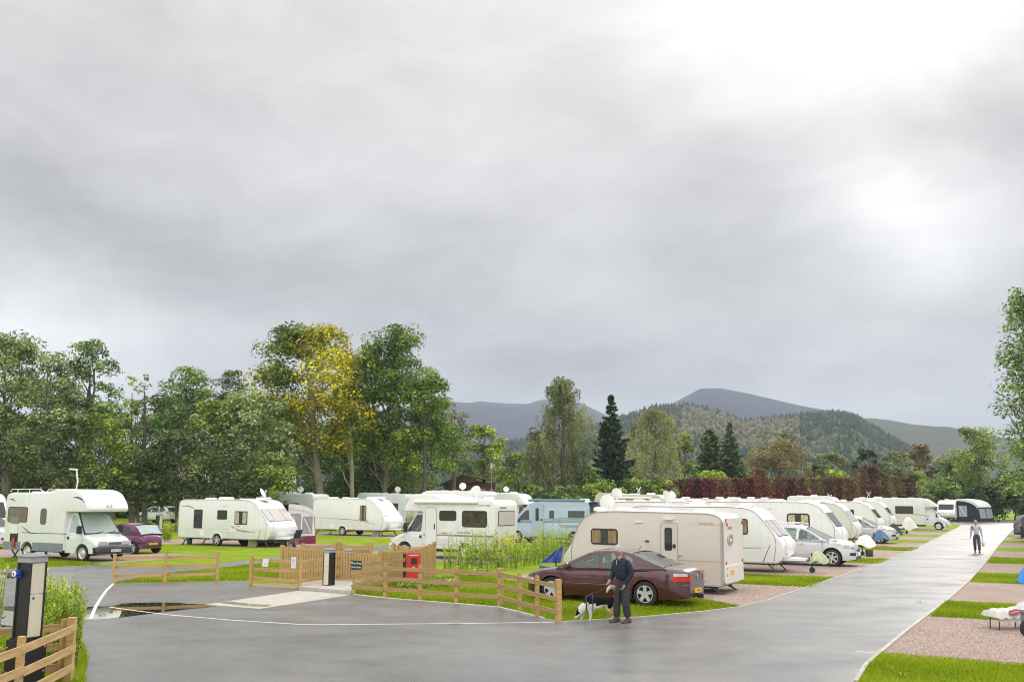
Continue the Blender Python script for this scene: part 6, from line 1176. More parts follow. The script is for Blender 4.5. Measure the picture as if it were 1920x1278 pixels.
# cars
sal, _ = car('saloon_car', 'maroon saloon on the grass behind the man with the dog', Vector((2.85, 28.25, 0)), R(151.2), SALOON, MAROON)
mb = MB(); mb.tube([(-.80, .1, 1.42), (-.86, .1, 1.52)], .008, 5); mb.build('aerial', DARK, sal)
suv, _ = car('off_road_car', 'silver off-roader parked between two white caravans', uv(44.95, 9.15), HR, SUVS, SILVER, 'car')
mb = MB()
for y in (-.62, .62): mb.tube([(-1.8, y, 1.68), (-1.7, y, 1.76), (.0, y, 1.76), (.2, y, 1.70)], .018, 6)
mb.build('roof_bars', ALLOY, suv)
S2 = dict(SUVS); S2['wr'] = .36; suv2, _ = car('off_road_car', 'pale champagne off-roader with a dark cover, beside the cream sided caravan', uv(68.35, 10.3), HR, S2, CHAMP, 'car')
E3 = dict(SUVS); E3['glass'] = GLASS; suv3, _ = car('estate_car', 'white tall estate car parked far left before the wood', uv(75.0, 79.7), HL, E3, PEARL, 'car')
E4 = dict(SUVS); E4['glass'] = GLASS; car('estate_car', 'navy car with red tail lamps at the right edge', uv(77.2, -1.25), HR, E4, NAVY, 'car'); car('estate_car', 'slate grey car just beyond the navy one', uv(83.2, -.75), HR, E4, SLATE, 'car')
car('estate_car', 'silver car cut off by the left edge of the photo', at(-34, 1026), HR+.15, E4, SILVER, 'car')
caravan('caravan', 'white caravan cut off by the left edge behind the overcab motorhome', 38.0, 56.4, HR, L=6.2, H=2.9, seed=40, s=-1, front='one', frontm=GLASS)
# covers on hitches
cover(uv(40.15, 7.55, .45), HR+.3, 'green patterned cloth bunched over the hitch beside the silver off-roader', mat('green_cloth', (.42, .48, .28), .8, var=.25, vscale=9), (.75, .5, .42), 1)
cover(uv(53.45, 7.75, .50), HR+.2, 'crumpled white plastic cover over the hitch in front of the silver off-roader', mat('white_plastic_sheet', (.74, .73, .68), .45, var=.08), (1.1, .7, .55), 2)
cover(uv(64.7, 8.45, .40), HR+.1, 'blue cloth cover on the hitch of the cream sided caravan', mat('blue_cloth', (.10, .17, .30), .7, var=.2), (.95, .6, .6), 3)
cover(uv(74.6, 8.9, .45), HR-.5, 'dark green bag cover leaning by the champagne off-roader', mat('bottle_green_sheet', (.02, .06, .05), .5), (1.1, .5, .7), 4)
cover(uv(87.6, 9.2, .40), HR+.1, 'white triangular cover on the hitch nearest the white motorhome', mat('white_plastic_sheet', (.74, .73, .68)), (1.25, .7, .95), 5)
def tub(name, label, cat, loc, r, h, m, taper=.85, lid=True):
    root = thing(name, label, cat, loc); mb = MB(); mb.lathe([(0, 0), (r*taper, 0), (r, h*.96), (r*.96, h), (r*.9, h*.9), (0, h*.88)], (0, 0, 0), 'z', 18); mb.build('body', m, root, 40)
    if lid: mb = MB(); mb.lathe([(r*.5, h*.98), (r*.5, h*1.08), (0, h*1.1)], (0, 0, 0), 'z', 14); mb.tube([(-.02, 0, h), (-.02, 0, h*1.3), (.12, 0, h*1.3)], .015, 5); mb.build('cap', m, root, 40)
    return root
tub('bucket', 'black bucket under the crumpled white hitch cover', 'bucket', uv(52.5, 7.45), .19, .32, DARK, lid=False)
BEI = mat('beige_plastic', (.46, .43, .34), .6, var=.1)
def waterbox(label, loc, rz=0):
    root = thing('water_container', label, 'container', loc, rz, 'beige water containers beside caravans'); mb = MB(); P = rrect(-.24, 0, .24, .50, .05); mb.plate((0, .15, 0), (1, 0, 0), (0, 0, 1), P, .30); mb.plate((0, .11, .34), (1, 0, 0), (0, 0, 1), rrect(-.20, .17, .20, .24, .03), .22); mb.build('body', BEI, root, 40)
    mb = MB(); mb.lathe([(.06, .56), (.06, .62), (0, .63)], (.0, 0, 0), 'z', 12); mb.tube([(.1, 0, .55), (.1, 0, .95), (.2, 0, 1.05)], .018, 5); mb.build('filler_hose', PINKW, root)
waterbox('beige water container at the front corner of the nearest left hand caravan', at(474, 1024)); waterbox('beige water container under the single window caravan', at(705, 1004.5))
tub('water_butt', 'dark blue container at the rear steady of the nearest left hand caravan', 'container', at(355, 1020), .16, .34, mat('dark_blue_plastic', (.02, .05, .09), .5))
# blue sheet behind the saloon's bonnet
cloth('blue_sheet', 'bright blue sheet hanging in front of the maroon saloon bonnet', 'sheet', at(1040, 1092)+Vector((0, 2.2, 0)), .1, [(-.42, 0, .52), (.30, 0, .50), (.40, 0, 1.08), (.12, .05, .92)], mat('blue_sheet', (.02, .06, .30), .5, var=.2), seed=7, amp=.03); mb = MB(); mb.tube([(.40, 0, 0), (.41, 0, 1.1)], .015, 6); mb.build('pole', TRIM, bpy.data.objects['blue_sheet'])
# folding lounger by the awning
def lounger():
    root = thing('folding_chair', 'dark folding chair with thin metal frame beside the maroon awning', 'chair', at(549, 1025), 2.6); mb = MB(); mb.plate((0, 0, 0), (1, 0, 0), (0, 0, 1), [(-.25, .40), (.28, .36), (.28, .42), (-.22, .46), (-.42, .95), (-.47, .93)], .5); o = mb.build('seat_cloth', mat('dark_blue_cloth', (.02, .03, .05), .8), root); o.location = (0, .25, 0)
    mb = MB()
    for y in (-.27, .27): mb.tube([(-.3, y, .02), (.25, y, .42)], .014, 5); mb.tube([(.25, y, .02), (-.25, y, .44), (-.45, y, .96)], .014, 5); mb.tube([(-.3, y, .6), (.2, y, .6)], .014, 5)
    mb.build('frame', ALLOY, root)
lounger()
# ------------------------------------------------------------------ fences and service point
def rail_fence(label, P, hz=(.24, .53, .82), hp=.95, face=-1, z0=0.0, group=None, m=None, posts=None, bw=.10, skip_last=False, ph=.10):
    """P: ground points of the posts; three boards run from post to post on one face"""
    m = m or WOODR; root = thing('rail_fence', label, 'fence', P[0], 0, group); O = Vector(P[0]); Q = [Vector(p)-O for p in P]; rr = random.Random(len(label))
    for i, q in enumerate(Q):
        d = (Q[min(i+1, len(Q)-1)]-Q[max(i-1, 0)]).normalized(); mb = MB(); s = ph*(1.35 if posts and i in posts else 1.0); hh = hp*(1.03 if posts and i in posts else 1)+rr.uniform(-.015, .02)
        mb.box((0, 0, (hh+z0)/2-.02), (s, s*.8, hh-z0+.04), math.atan2(d.y, d.x)); mb.add([(-s*.5, -s*.4, 0)], []) if False else None
        o = mb.build('post', WOOD, root); o.location = q
    for i in range(len(Q)-1):
        a, b = Q[i], Q[i+1]; d = (b-a).normalized(); n = Vector((d.y, -d.x, 0))*face; L = (b-a).length; off = n*(ph*.40+.018)
        for z in hz:
            dz = rr.uniform(-.008, .008); mb = MB(); mb.box((0, 0, 0), (L+(.05 if i in (0, len(Q)-2) else -.004), .032, bw+rr.uniform(-.004, .004))); o = mb.build('rail', m, root); o.location = (a+b)/2+off+Vector((0, 0, z+dz)); o.rotation_euler = (0, rr.uniform(-.004, .004), math.atan2(d.y, d.x))
    return root
rail_fence('three rail timber fence at the far left in front of the branch lane', px((212, 1094), (309, 1092), (407, 1089)))
rail_fence('short rail fence with two pinned notices left of the mid hook-up pillar', px((470, 1098), (562, 1105))+[at(562, 1105)+Vector((.9, 2.7, 0))])
rail_fence('long rail fence along the forecourt carrying the green service sign', [at(663, 1112)+Vector((1.35, 2.6, 0))]+px((663, 1114), (722, 1120), (788, 1125), (856, 1130), (938, 1136), (974, 1146), (1007, 1156), (1047, 1167)), posts=(5, 8), m=WOODD, face=1)
rail_fence('near timber enclosure, front rails running out of the photo', [Vector((-6.72, 15.75, 0)), Vector((-6.50, 13.7, 0)), Vector((-6.42, 11.8, 0)), Vector((-6.6, 9.9, 0))], posts=(0,), face=-1, bw=.105, hp=.96)
rail_fence('near timber enclosure, back rails behind the near hook-up pillar', [Vector((-6.85, 15.80, 0)), Vector((-7.78, 14.85, 0)), Vector((-8.7, 13.9, 0)), Vector((-9.6, 13.0, 0))], face=1, bw=.105)
PK = MB(); PK.add([(-.043, -.011, .02), (.043, -.011, .02), (.043, .011, .02), (-.043, .011, .02), (-.043, -.011, .97), (.043, -.011, .97), (.043, .011, .97), (-.043, .011, .97), (-.030, -.011, 1.0), (.030, -.011, 1.0), (.030, .011, 1.0), (-.030, .011, 1.0)], [(3, 2, 1, 0), (0, 1, 5, 4), (1, 2, 6, 5), (2, 3, 7, 6), (3, 0, 4, 7), (4, 5, 9, 8), (5, 6, 10, 9), (6, 7, 11, 10), (7, 4, 8, 11), (8, 9, 10, 11)])
pk0 = PK.build('picket', WOOD, None); PKM = pk0.data; bpy.data.objects.remove(pk0)
def picket(label, a, b, hf, step=.115, group='close boarded timber screens round the service point', face=1):
    a = Vector(a); b = Vector(b); d = (b-a); L = d.length; d.normalize(); root = thing('picket_screen', label, 'fence', a, math.atan2(d.y, d.x), group); n = int(L/step); rr = random.Random(int(L*100))
    for i in range(n+1): o = link('picket', PKM, root); o.location = (i*step, face*.028+(i % 2)*.002, 0); o.scale = (rr.uniform(.94, 1.04), 1, hf(i*step/L)+rr.uniform(-.012, .012))
    for z in (.28, .82): mb = MB(); mb.box((L/2, -face*.012, z), (L, .05, .09)); mb.build('cross_rail', WOODD, root)
    for x in (-.05, L+.05): mb = MB(); mb.box((x, 0, hf(0 if x < 0 else 1)*.5+.01), (.11, .10, hf(0 if x < 0 else 1)*1.0+.06)); mb.build('post', WOOD, root)
s1a, s1b, s2b = at(529, 1085.5), at(709, 1097), at(812, 1083.5)
picket('long close boarded screen behind the mid hook-up pillar', s1a, s1b, lambda t: 1.12-.10*t-.04*math.sin(t*3.14), face=-1)
picket('curved top close boarded screen behind the red bin', s1b+(s2b-s1b).normalized()*.14, s2b, lambda t: 1.08-.30*t*(1-t)+.14*t*t, face=-1)
s3 = at(586, 1079); s3 = Vector((-7.6, 37.3, 0)); picket('rear screen left of the grey capped pillar', s3, s3+Vector((1.05, .9, 0)), lambda t: 1.06-.28*t*(1-t)+.04*t, face=1)
picket('rear screen just left of the grey capped pillar top', s3+Vector((1.2, .95, 0)), s3+Vector((2.35, .55, 0)), lambda t: 1.08-.30*t*(1-t), face=1)
picket('rear screen beside the wheel of the motorhome with leaf dots', Vector((-4.35, 37.9, 0)), Vector((-3.02, 37.3, 0)), lambda t: 1.06-.30*t*(1-t), face=1)
# red bin
def red_bin():
    loc = at(770, 1097); root = thing('litter_bin', 'red and black dog waste bin before the curved timber screen', 'bin', loc, R(-62)); mb = MB(); mb.box((-.02, 0, .58), (.34, .42, .86)); mb.build('black_housing', DARK, root); mb = MB(); mb.box((0, 0, .15), (.08, .08, .34)); mb.build('post', DARK, root)
    RB = mat('bin_red', (.62, .035, .03), .35, coat=.4); mb = MB(); mb.plate((.151, 0, 0), (0, 1, 0), (0, 0, 1), rrect(-.235, .14, .235, 1.03, .02), .06); pn = mb.build('red_front', RB, root)
    mb = MB(); mb.plate((.212, 0, 0), (0, 1, 0), (0, 0, 1), rrect(-.10, .68, .12, .88, .01), .004); mb.build('opening', DARK, pn); mb = MB(); mb.plate((.212, 0, 0), (0, 1, 0), (0, 0, 1), rrect(-.16, .955, .17, .975, .005), .003); mb.build('white_strip', PLATEW, pn)
    mb = MB(); mb.plate((.212, 0, 0), (0, 1, 0), (0, 0, 1), [(-.14, .50), (-.05, .45), (.06, .45), (.15, .50), (.06, .475), (-.05, .475)], .003); mb.plate((.212, 0, 0), (0, 1, 0), (0, 0, 1), rrect(-.03, .51, .04, .60, .03), .003); mb.build('white_symbol', PLATEW, pn)
red_bin()
# hook-up pillars
IVORY = mat('ivory_panel', (.64, .58, .45), .5, var=.05); CAPG = mat('grey_cap', (.20, .21, .23), .35); BAND = mat('silver_band', (.42, .42, .44), .35, metal=.4); BLK = mat('black_powder_coat', (.018, .018, .020), .4, var=.15); BLUE = mat('blue_socket', (.01, .08, .42), .35)
def pillar(label, loc, rz, z0=0.0, z1=1.14, w=.30, pedestal=None, sock=None, ivory='x', group='electric hook-up pillars'):
    root = thing('hookup_pillar', label, 'hook-up pillar', loc, rz, group); h = w/2; mb = MB()
    for sx in (-1, 1):
        for sy in (-1, 1): mb.box((sx*(h-.012), sy*(h-.012), (z0+z1-.12)/2), (.028, .028, z1-.12-z0))
    mb.box((0, 0, (z0+z1-.12)/2), (w-.03, w-.03, z1-.13-z0)); mb.build('column', BLK, root)
    zm = z0+(z1-z0)*.52
    for a, b in ((z0+.02, zm-.003), (zm+.003, z1-.14)):
        mb = MB(); 
        if ivory == 'x': mb.box((h-.012, 0, (a+b)/2), (.012, w-.06, b-a))
        else: mb.box((0, -h+.012, (a+b)/2), (w-.06, .012, b-a))
        mb.build('ivory_panel', IVORY, root)
    mb = MB(); mb.box((0, 0, z1-.095), (w+.006, w+.006, .055)); mb.build('band', BAND, root)
    mb = MB(); mb.box((0, 0, z1-.128), (w+.012, w+.012, .012)); q = h+.01; mb.add([(-q, -q, z1-.066), (q, -q, z1-.066), (q, q, z1-.066), (-q, q, z1-.066), (-q, -q, z1-.04), (q, -q, z1-.04), (q, q, z1-.04), (-q, q, z1-.04), (-q*.45, -q*.45, z1), (q*.45, -q*.45, z1), (q*.45, q*.45, z1), (-q*.45, q*.45, z1)], [(3, 2, 1, 0), (0, 1, 5, 4), (1, 2, 6, 5), (2, 3, 7, 6), (3, 0, 4, 7), (4, 5, 9, 8), (5, 6, 10, 9), (6, 7, 11, 10), (7, 4, 8, 11), (8, 9, 10, 11)]); mb.build('cap', CAPG, root)
    if pedestal:
        mb = MB(); mb.box((0, 0, z0/2-.01), (w*1.36, w*1.36, z0-.02)); mb.box((0, 0, z0-.02), (w*1.15, w*1.15, .05)); pd = mb.build('pedestal', BLK, root); mb = MB()
        for sy in (-1, 1):
            for z in np.arange(.15, z0, .17): mb.lathe([(0, .006), (.010, .004), (.012, 0)], (w*.68+.0, sy*w*.58, z), 'x', 8)
        for sx in (-1, 1):
            for z in np.arange(.15, z0, .17): mb.lathe([(0, -.006), (.010, -.004), (.012, 0)], (sx*w*.58, -w*.68, z), 'y', 8)
        o = mb.build('bolts', ALLOY, pd); o['kind'] = 'stuff'
    if sock:
        mb = MB(); mb.box((-h*.62, -h-.02, sock), (.085, .04, .11)); mb.lathe([(.036, -h-.04), (.040, -h-.075), (.034, -h-.09), (0, -h-.09)], (-h*.62, 0, sock), 'y', 16); sk_ = mb.build('socket', BLUE, root, 40); mb = MB(); mb.lathe([(.042, -h-.085), (.041, -h-.10), (.022, -h-.105), (.022, -h-.08)], (-h*.62, 0, sock), 'y', 16); mb.build('socket_ring', PLATEW, sk_, 40)
    if ivory == 'x': mb = MB(); mb.box((h-.004, -.05, zm-.06), (.005, .03, .035)); mb.build('blue_label', BLUE, root)
    return root
pillar('near black and ivory hook-up pillar raised on a pedestal, at the left foreground', Vector((-7.02, 14.95, 0)), R(-26), .79, 1.99, .28, True, 1.70)
pillar('hook-up pillar on the concrete plinth by the service fence', Vector((-5.62, 31.5, .11)), R(-33), 0.0, 1.12, .26, None, None, 'y')
pillar('hook-up pillar whose grey cap peeps over the long timber screen', Vector((-5.55, 34.6, 0)), R(-33), 0, 1.05, .30, None, None, 'y')
pillar('far hook-up pillar in front of the white estate car', at(297, 1003), R(-26), 0, 1.5, .34)
# notices and the service sign
SIGNG = mat('sign_dark_green', (.008, .035, .025), .4); f0 = at(663, 1114); f1 = at(722, 1120); d = (f1-f0).normalized(); n = Vector((d.y, -d.x, 0)); n = n if n.y < 0 else -n
so = f0+d*.19+n*.085; sg = thing('service_sign', 'dark green sign reading Motor Home Service Point on the long rail fence', 'sign', so); mb = MB(); mb.plate(n*.0, d, (0, 0, 1), rrect(-.22, .78-.06, .22, .98, .01), .012); bd = mb.build('board', SIGNG, sg)
ey_ = Vector((0, 0, 1)); text_mesh('Motor Home', .085, bd, PLATEW, tuple(n*.014+Vector((0, 0, .905))), d, ey_); text_mesh('Service Point', .078, bd, PLATEW, tuple(n*.014+Vector((0, 0, .795))), d, ey_)
g0_, g1_ = at(470, 1098), at(562, 1105); d = (g1_-g0_).normalized(); n = Vector((d.y, -d.x, 0)); n = n if n.y < 0 else -n
PAPER = mat('paper_notice', (.72, .72, .74), .5)
def notice(t, w_, h_, tilt, label):
    o_ = g0_.lerp(g1_, t)+n*.085; r = thing('notice', label, 'notice', o_); ex = d; ey = Vector((0, 0, 1)); mb = MB(); P = [(-w_/2, .64), (w_/2, .64), (w_/2+tilt, .64+h_), (-w_/2+tilt, .64+h_)]; mb.plate(Vector((0, 0, 0)), ex, ey, P, .006); sh = mb.build('sheet', PAPER, r)
    mb = MB(); k = 2 if tilt else 7
    for i in range(k): z = .64+h_*(.35 if tilt else .80)-i*.034; mb.plate(n*.0065, ex, ey, rrect(-w_*(.12 if tilt else .30), z, w_*(.22 if tilt else .30), z+.010, .002), .001)
    mb.build('printed_lines', GREYP, sh)
notice(.32, .26, .24, .05, 'tilted white notice sheet, left one on the short rail fence'); notice(.90, .19, .33, 0, 'upright white notice sheet, right one on the short rail fence')
# ------------------------------------------------------------------ cabins and far bits
CAB = mat('brown_cabin_boards', (.115, .05, .035), .7, var=.15, vscale=3, stretch=(1, 1, 12)); CABP = mat('pinkish_cabin_wall', (.30, .13, .10), .7, var=.1); SLT = mat('felt_roof', (.15, .145, .13), .8, var=.15)
def cabin(label, x0, x1, ytop, Y, depth=6, wins=((.72, .8), (.9, .97)), split=.66, gable=.35):
    a = at(x0, 930, Y=Y); b = at(x1, 930, Y=Y); W = b.x-a.x; Hh = at(x0, ytop, Y=Y).z; root = thing('cabin', label, 'cabin', (a.x, Y, 0)); he = Hh-1.0
    mb = MB(); mb.box((W*split/2, depth/2, he/2), (W*split, depth, he)); mb.build('wall', CAB, root); mb = MB(); mb.box((W*split+W*(1-split)/2, depth/2+.4, he/2), (W*(1-split), depth-.8, he)); w2 = mb.build('wall', CABP, root)
    gx = W*gable; mb = MB(); mb.add([(-.3, -.5, he-.25), (gx, -.5, Hh-.05), (W*split+.4, -.5, he+.1), (-.3, depth+.5, he-.25), (gx, depth+.5, Hh-.05), (W*split+.4, depth+.5, he+.1)], [(0, 1, 4, 3), (1, 2, 5, 4), (0, 2, 1), (3, 4, 5), (0, 3, 5, 2)]); mb.build('gable', CAB, root)
    mb = MB(); mb.add([(-.6, -.8, he-.22), (gx, -.8, Hh+.05), (gx, depth+.8, Hh+.05), (-.6, depth+.8, he-.22), (W+.8, -.8, he+.25), (W+.8, depth+.8, he+.25)], [(0, 1, 2, 3), (1, 4, 5, 2)]); mb.add([(-.6, -.8, he-.40), (gx, -.8, Hh-.12), (gx, depth+.8, Hh-.12), (-.6, depth+.8, he-.40), (W+.8, -.8, he+.10), (W+.8, depth+.8, he+.10)], [(3, 2, 1, 0), (2, 5, 4, 1)]); mb.add([(-.6, -.8, he-.40), (gx, -.8, Hh-.12), (gx, -.8, Hh+.05), (-.6, -.8, he-.22), (W+.8, -.8, he+.10), (W+.8, -.8, he+.25)], [(0, 1, 2, 3), (1, 4, 5, 2)]); mb.build('roof', SLT, root)
    for q0, q1 in wins:
        mb = MB(); mb.box((W*(q0+q1)/2, .39, he*.62), (W*(q1-q0), .04, he*.42)); f_ = mb.build('window', WHITE2, w2); mb = MB(); mb.box((W*(q0+q1)/2, .365, he*.62), (W*(q1-q0)-.12, .02, he*.42-.14)); mb.build('pane', GLASS, f_)
cabin('brown boarded holiday cabin with a shallow grey roof behind the motorhomes', 833, 928, 889, 124)
cabin('second brown cabin mostly hidden by the tall birch', 1040, 1100, 889, 140, wins=((.72, .84),), split=.5)
cabin('grey roofed cabin behind the pale birch', 1186, 1300, 902, 170, wins=()); cabin('low cabin with a pale roof left of the russet tree', 1366, 1420, 888, 165, wins=())
def lamp(label, x, top, Y, m): root = thing('lamp_post', label, 'lamp post', at(x, 930, Y=Y).xy.to_3d()); z = at(x, top, Y=Y).z; mb = MB(); mb.tube([(0, 0, 0), (0, 0, z-.6)], .04, 6); mb.build('pole', TRIM, root); mb = MB(); mb.tube([(0, 0, z-.6), (0, 0, z)], .10, 8); mb.build('lamp_head', m, root)
lamp('thin lamp post standing before the brown cabin', 921, 868, 118, WHITE2)
# ------------------------------------------------------------------ things at the right edge
WPL = mat('white_bag_cloth', (.50, .475, .45), .7, var=.05)
def covered_hitch():
    base = at(1898, 1178); root = thing('covered_hitch', 'white cloth cover with maroon emblem over a hitch, right foreground', 'cover', base, R(12)); nx, ny = 22, 12; vs = []
    for i in range(nx+1):
        for j in range(ny+1):
            a, b = -1+2*i/nx, -1+2*j/ny; q = max(0, 1-abs(a)**6)*max(0, 1-b*b*.9); z = .34+.10*q+max(0, a)**1.5*.30*(1-b*b*.5)+.02*math.sin(a*9+b*6)+.015*math.sin(b*11-a*7)
            if abs(b) > .93 or abs(a) > .97: z = .26+.02*math.sin(a*17)
            vs.append((a*.58, b*.26*(1-.2*a), z))
    mb = MB(); mb.add(vs, [(i*(ny+1)+j, (i+1)*(ny+1)+j, (i+1)*(ny+1)+j+1, i*(ny+1)+j+1) for i in range(nx) for j in range(ny)]); o = mb.build('cloth', WPL, root); o.data.polygons.foreach_set('use_smooth', [True]*len(o.data.polygons))
    mb = MB(); mb.add([(-.58, -.262, .30), (.58, -.21, .30), (.56, -.20, .14), (-.56, -.25, .20), (.6, .1, .3), (.6, .1, .14)], [(3, 2, 1, 0)]); mb.add([(.585, -.20, .32), (.585, .20, .32), (.58, .20, .14), (.58, -.20, .14)], [(0, 1, 2, 3), (3, 2, 1, 0)]); mb.build('hanging_hem', WPL, root)
    MR = mat('maroon_print', (.25, .02, .04), .6); P = round_poly([(-.17, 0), (-.10, .07), (.10, .07), (.17, 0), (.10, -.07), (-.10, -.07)], .03); mb = MB(); e = Vector((.0, .62, .50)).normalized(); mb.plate((-.10, -.235, .385), (.98, .10, .16), e, P, .006); em = mb.build('emblem', MR, root)
    mb = MB()
    for x, y in ((-.42, -.15), (.22, -.12), (-.42, .15), (.22, .15)): mb.tube([(x, y, .30), (x-.02, y, 0)], .012, 6)
    mb.build('legs', mat('dark_red_metal', (.09, .02, .02), .5), root)
    for i, (a_, t_) in enumerate((((0, 0), 'e Home'),)): nn = Vector((.98, .10, .16)).normalized().cross(e); text_mesh(t_, .075, em, WPL, tuple(Vector((-.10, -.235, .385))+nn*.0075), (.98, .10, .16), (e-Vector((.98, .10, .16)).normalized()*e.dot(Vector((.98, .10, .16)).normalized())), ext=.001)
covered_hitch()
def jockey():
    root = thing('trailer_wheel', 'black tyred wheel in a grey bracket at the right edge', 'wheel', at(1926, 1192), R(20)); mb = MB(); mb.lathe([(.05, -.05), (.13, -.05), (.16, -.03), (.16, .03), (.13, .05), (.05, .05)], (0, 0, .16), 'y', 22, closed=True); mb.build('tyre', TYRE, root, 40); mb = MB(); mb.box((0, -.09, .34), (.09, .03, .36)); mb.box((0, .09, .34), (.09, .03, .36)); mb.box((.0, 0, .52), (.14, .22, .05)); mb.build('bracket', mat('grey_plastic', (.25, .26, .27), .5), root)
jockey()
cover(at(1925, 1093)+Vector((0, 0, .05)), .3, 'bright blue folded sheet at the right edge on the grass', mat('bright_blue_sheet', (.03, .22, .62), .5), (.7, .5, .55), 9)
# fallen leaves and litter
YL = mat('yellow_leaf', (.42, .36, .06), .7); GLf = mat('green_leaf_litter', (.16, .24, .04), .7); WL = mat('pale_litter', (.7, .69, .64), .6)
def litter(x, y, m, label, s=.06, k=5, seed=0):
    g = random.Random(seed); root = thing('fallen_leaves', label, 'leaves', at(x, y)+Vector((0, 0, .012)))
    for i in range(k):
        mb = MB(); a = g.uniform(0, 6); c = Vector((g.uniform(-1, 1)*s*1.6, g.uniform(-1, 1)*s*1.2, .004+i*.006)); e = Vector((math.cos(a), math.sin(a), 0)); f_ = Vector((-e.y, e.x, 0)); ss = s*g.uniform(.5, 1.1)
        mb.add([c-e*ss, c-f_*ss*.5+Vector((0, 0, .012)), c+e*ss+Vector((0, 0, .01)), c+f_*ss*.5+Vector((0, 0, .014))], [(0, 1, 2, 3)]); mb.build('leaf', m, root)
litter(855, 1170, YL, 'yellowing leaves lying on the pale edging line', .06, 6, 1); litter(1725, 1130, GLf, 'small green sprig lying in the middle of the main lane', .07, 6, 2); litter(1696, 1266, YL, 'yellow and white leaf litter on the nearest right hand lawn', .05, 6, 3); litter(1420, 1135, YL, 'single pale leaf on the lane by the gravel', .05, 2, 4)
litter(1839, 1081, WL, 'white litter scrap on the lawn before the blue sheet', .09, 4, 5); litter(1835, 1098, WL, 'white litter scrap on the gravel before the blue sheet', .09, 4, 6); litter(1255, 1154, YL, 'orange leaf on the lane edge right of the man', .03, 2, 7); litter(1299, 1151, YL, 'yellow leaf on the lane edge farther right of the man', .03, 2, 8)
# ------------------------------------------------------------------ people and the dog
def skin(name, J, E, parent, m, sub=2, root_j=None, mats=None, matfn=None):
    """J: name -> (x, y, z, r[, ry]); E: edges; grown into one continuous surface"""
    names = list(J); ix = {n: i for i, n in enumerate(names)}; me = bpy.data.meshes.new(name); me.from_pydata([J[n][:3] for n in names], [(ix[a], ix[b]) for a, b in E], []); ob = bpy.data.objects.new(name, me); C.objects.link(ob)
    md = ob.modifiers.new('skin', 'SKIN'); md.use_smooth_shade = True; md.branch_smoothing = .6; sv_ = me.skin_vertices[0].data
    for n in names: r = J[n][3]; ry = J[n][4] if len(J[n]) > 4 else r; sv_[ix[n]].radius = (r, ry)
    if root_j: sv_[ix[root_j]].use_root = True
    s = ob.modifiers.new('sub', 'SUBSURF'); s.levels = sub; s.render_levels = sub; dg = bpy.context.evaluated_depsgraph_get(); nm = bpy.data.meshes.new_from_object(ob.evaluated_get(dg)); bpy.data.objects.remove(ob); nm.name = name; nm.materials.clear()
    for q in (mats or [m]): nm.materials.append(q)
    if matfn:
        for p in nm.polygons: p.material_index = matfn(p.center, p.normal)
    for p in nm.polygons: p.use_smooth = True
    o = bpy.data.objects.new(name, nm); C.objects.link(o); o.parent = parent; return o
def hand(J, E, wrist, tip, side, pre, curl=.5, down=Vector((0, 0, -1)), r=.0125):
    """palm, four unequal fingers and a thumb grown from the wrist joint"""
    w_ = Vector(J[wrist][:3]); d = (Vector(tip)-w_).normalized(); a = Vector(side).normalized(); J[pre+'palm'] = (*(w_+d*.05), .030, .018); E.append((wrist, pre+'palm')); k = d.cross(a)
    for i, (o, l) in enumerate(((-.030, .065), (-.010, .078), (.010, .074), (.029, .058))):
        b = w_+d*.095+a*o; c = b+(d*(1-curl)+k*curl)*l*.55; e = c+(d*(1-curl*1.6)+k*curl*1.6).normalized()*l*.5
        J[f'{pre}k{i}'] = (*b, r); J[f'{pre}m{i}'] = (*c, r*.85); J[f'{pre}t{i}'] = (*e, r*.7); E += [(pre+'palm', f'{pre}k{i}'), (f'{pre}k{i}', f'{pre}m{i}'), (f'{pre}m{i}', f'{pre}t{i}')]
    b = w_+d*.04-a*.035; c = b-a*.02+d*.03+k*.015; J[pre+'h0'] = (*b, r*1.1); J[pre+'h1'] = (*c, r*.95); J[pre+'h2'] = (*(c+d*.025+k*.02), r*.75); E += [(pre+'palm', pre+'h0'), (pre+'h0', pre+'h1'), (pre+'h1', pre+'h2')]
SKIN = mat('weathered_skin', (.46, .24, .17), .55, var=.08, vscale=14)
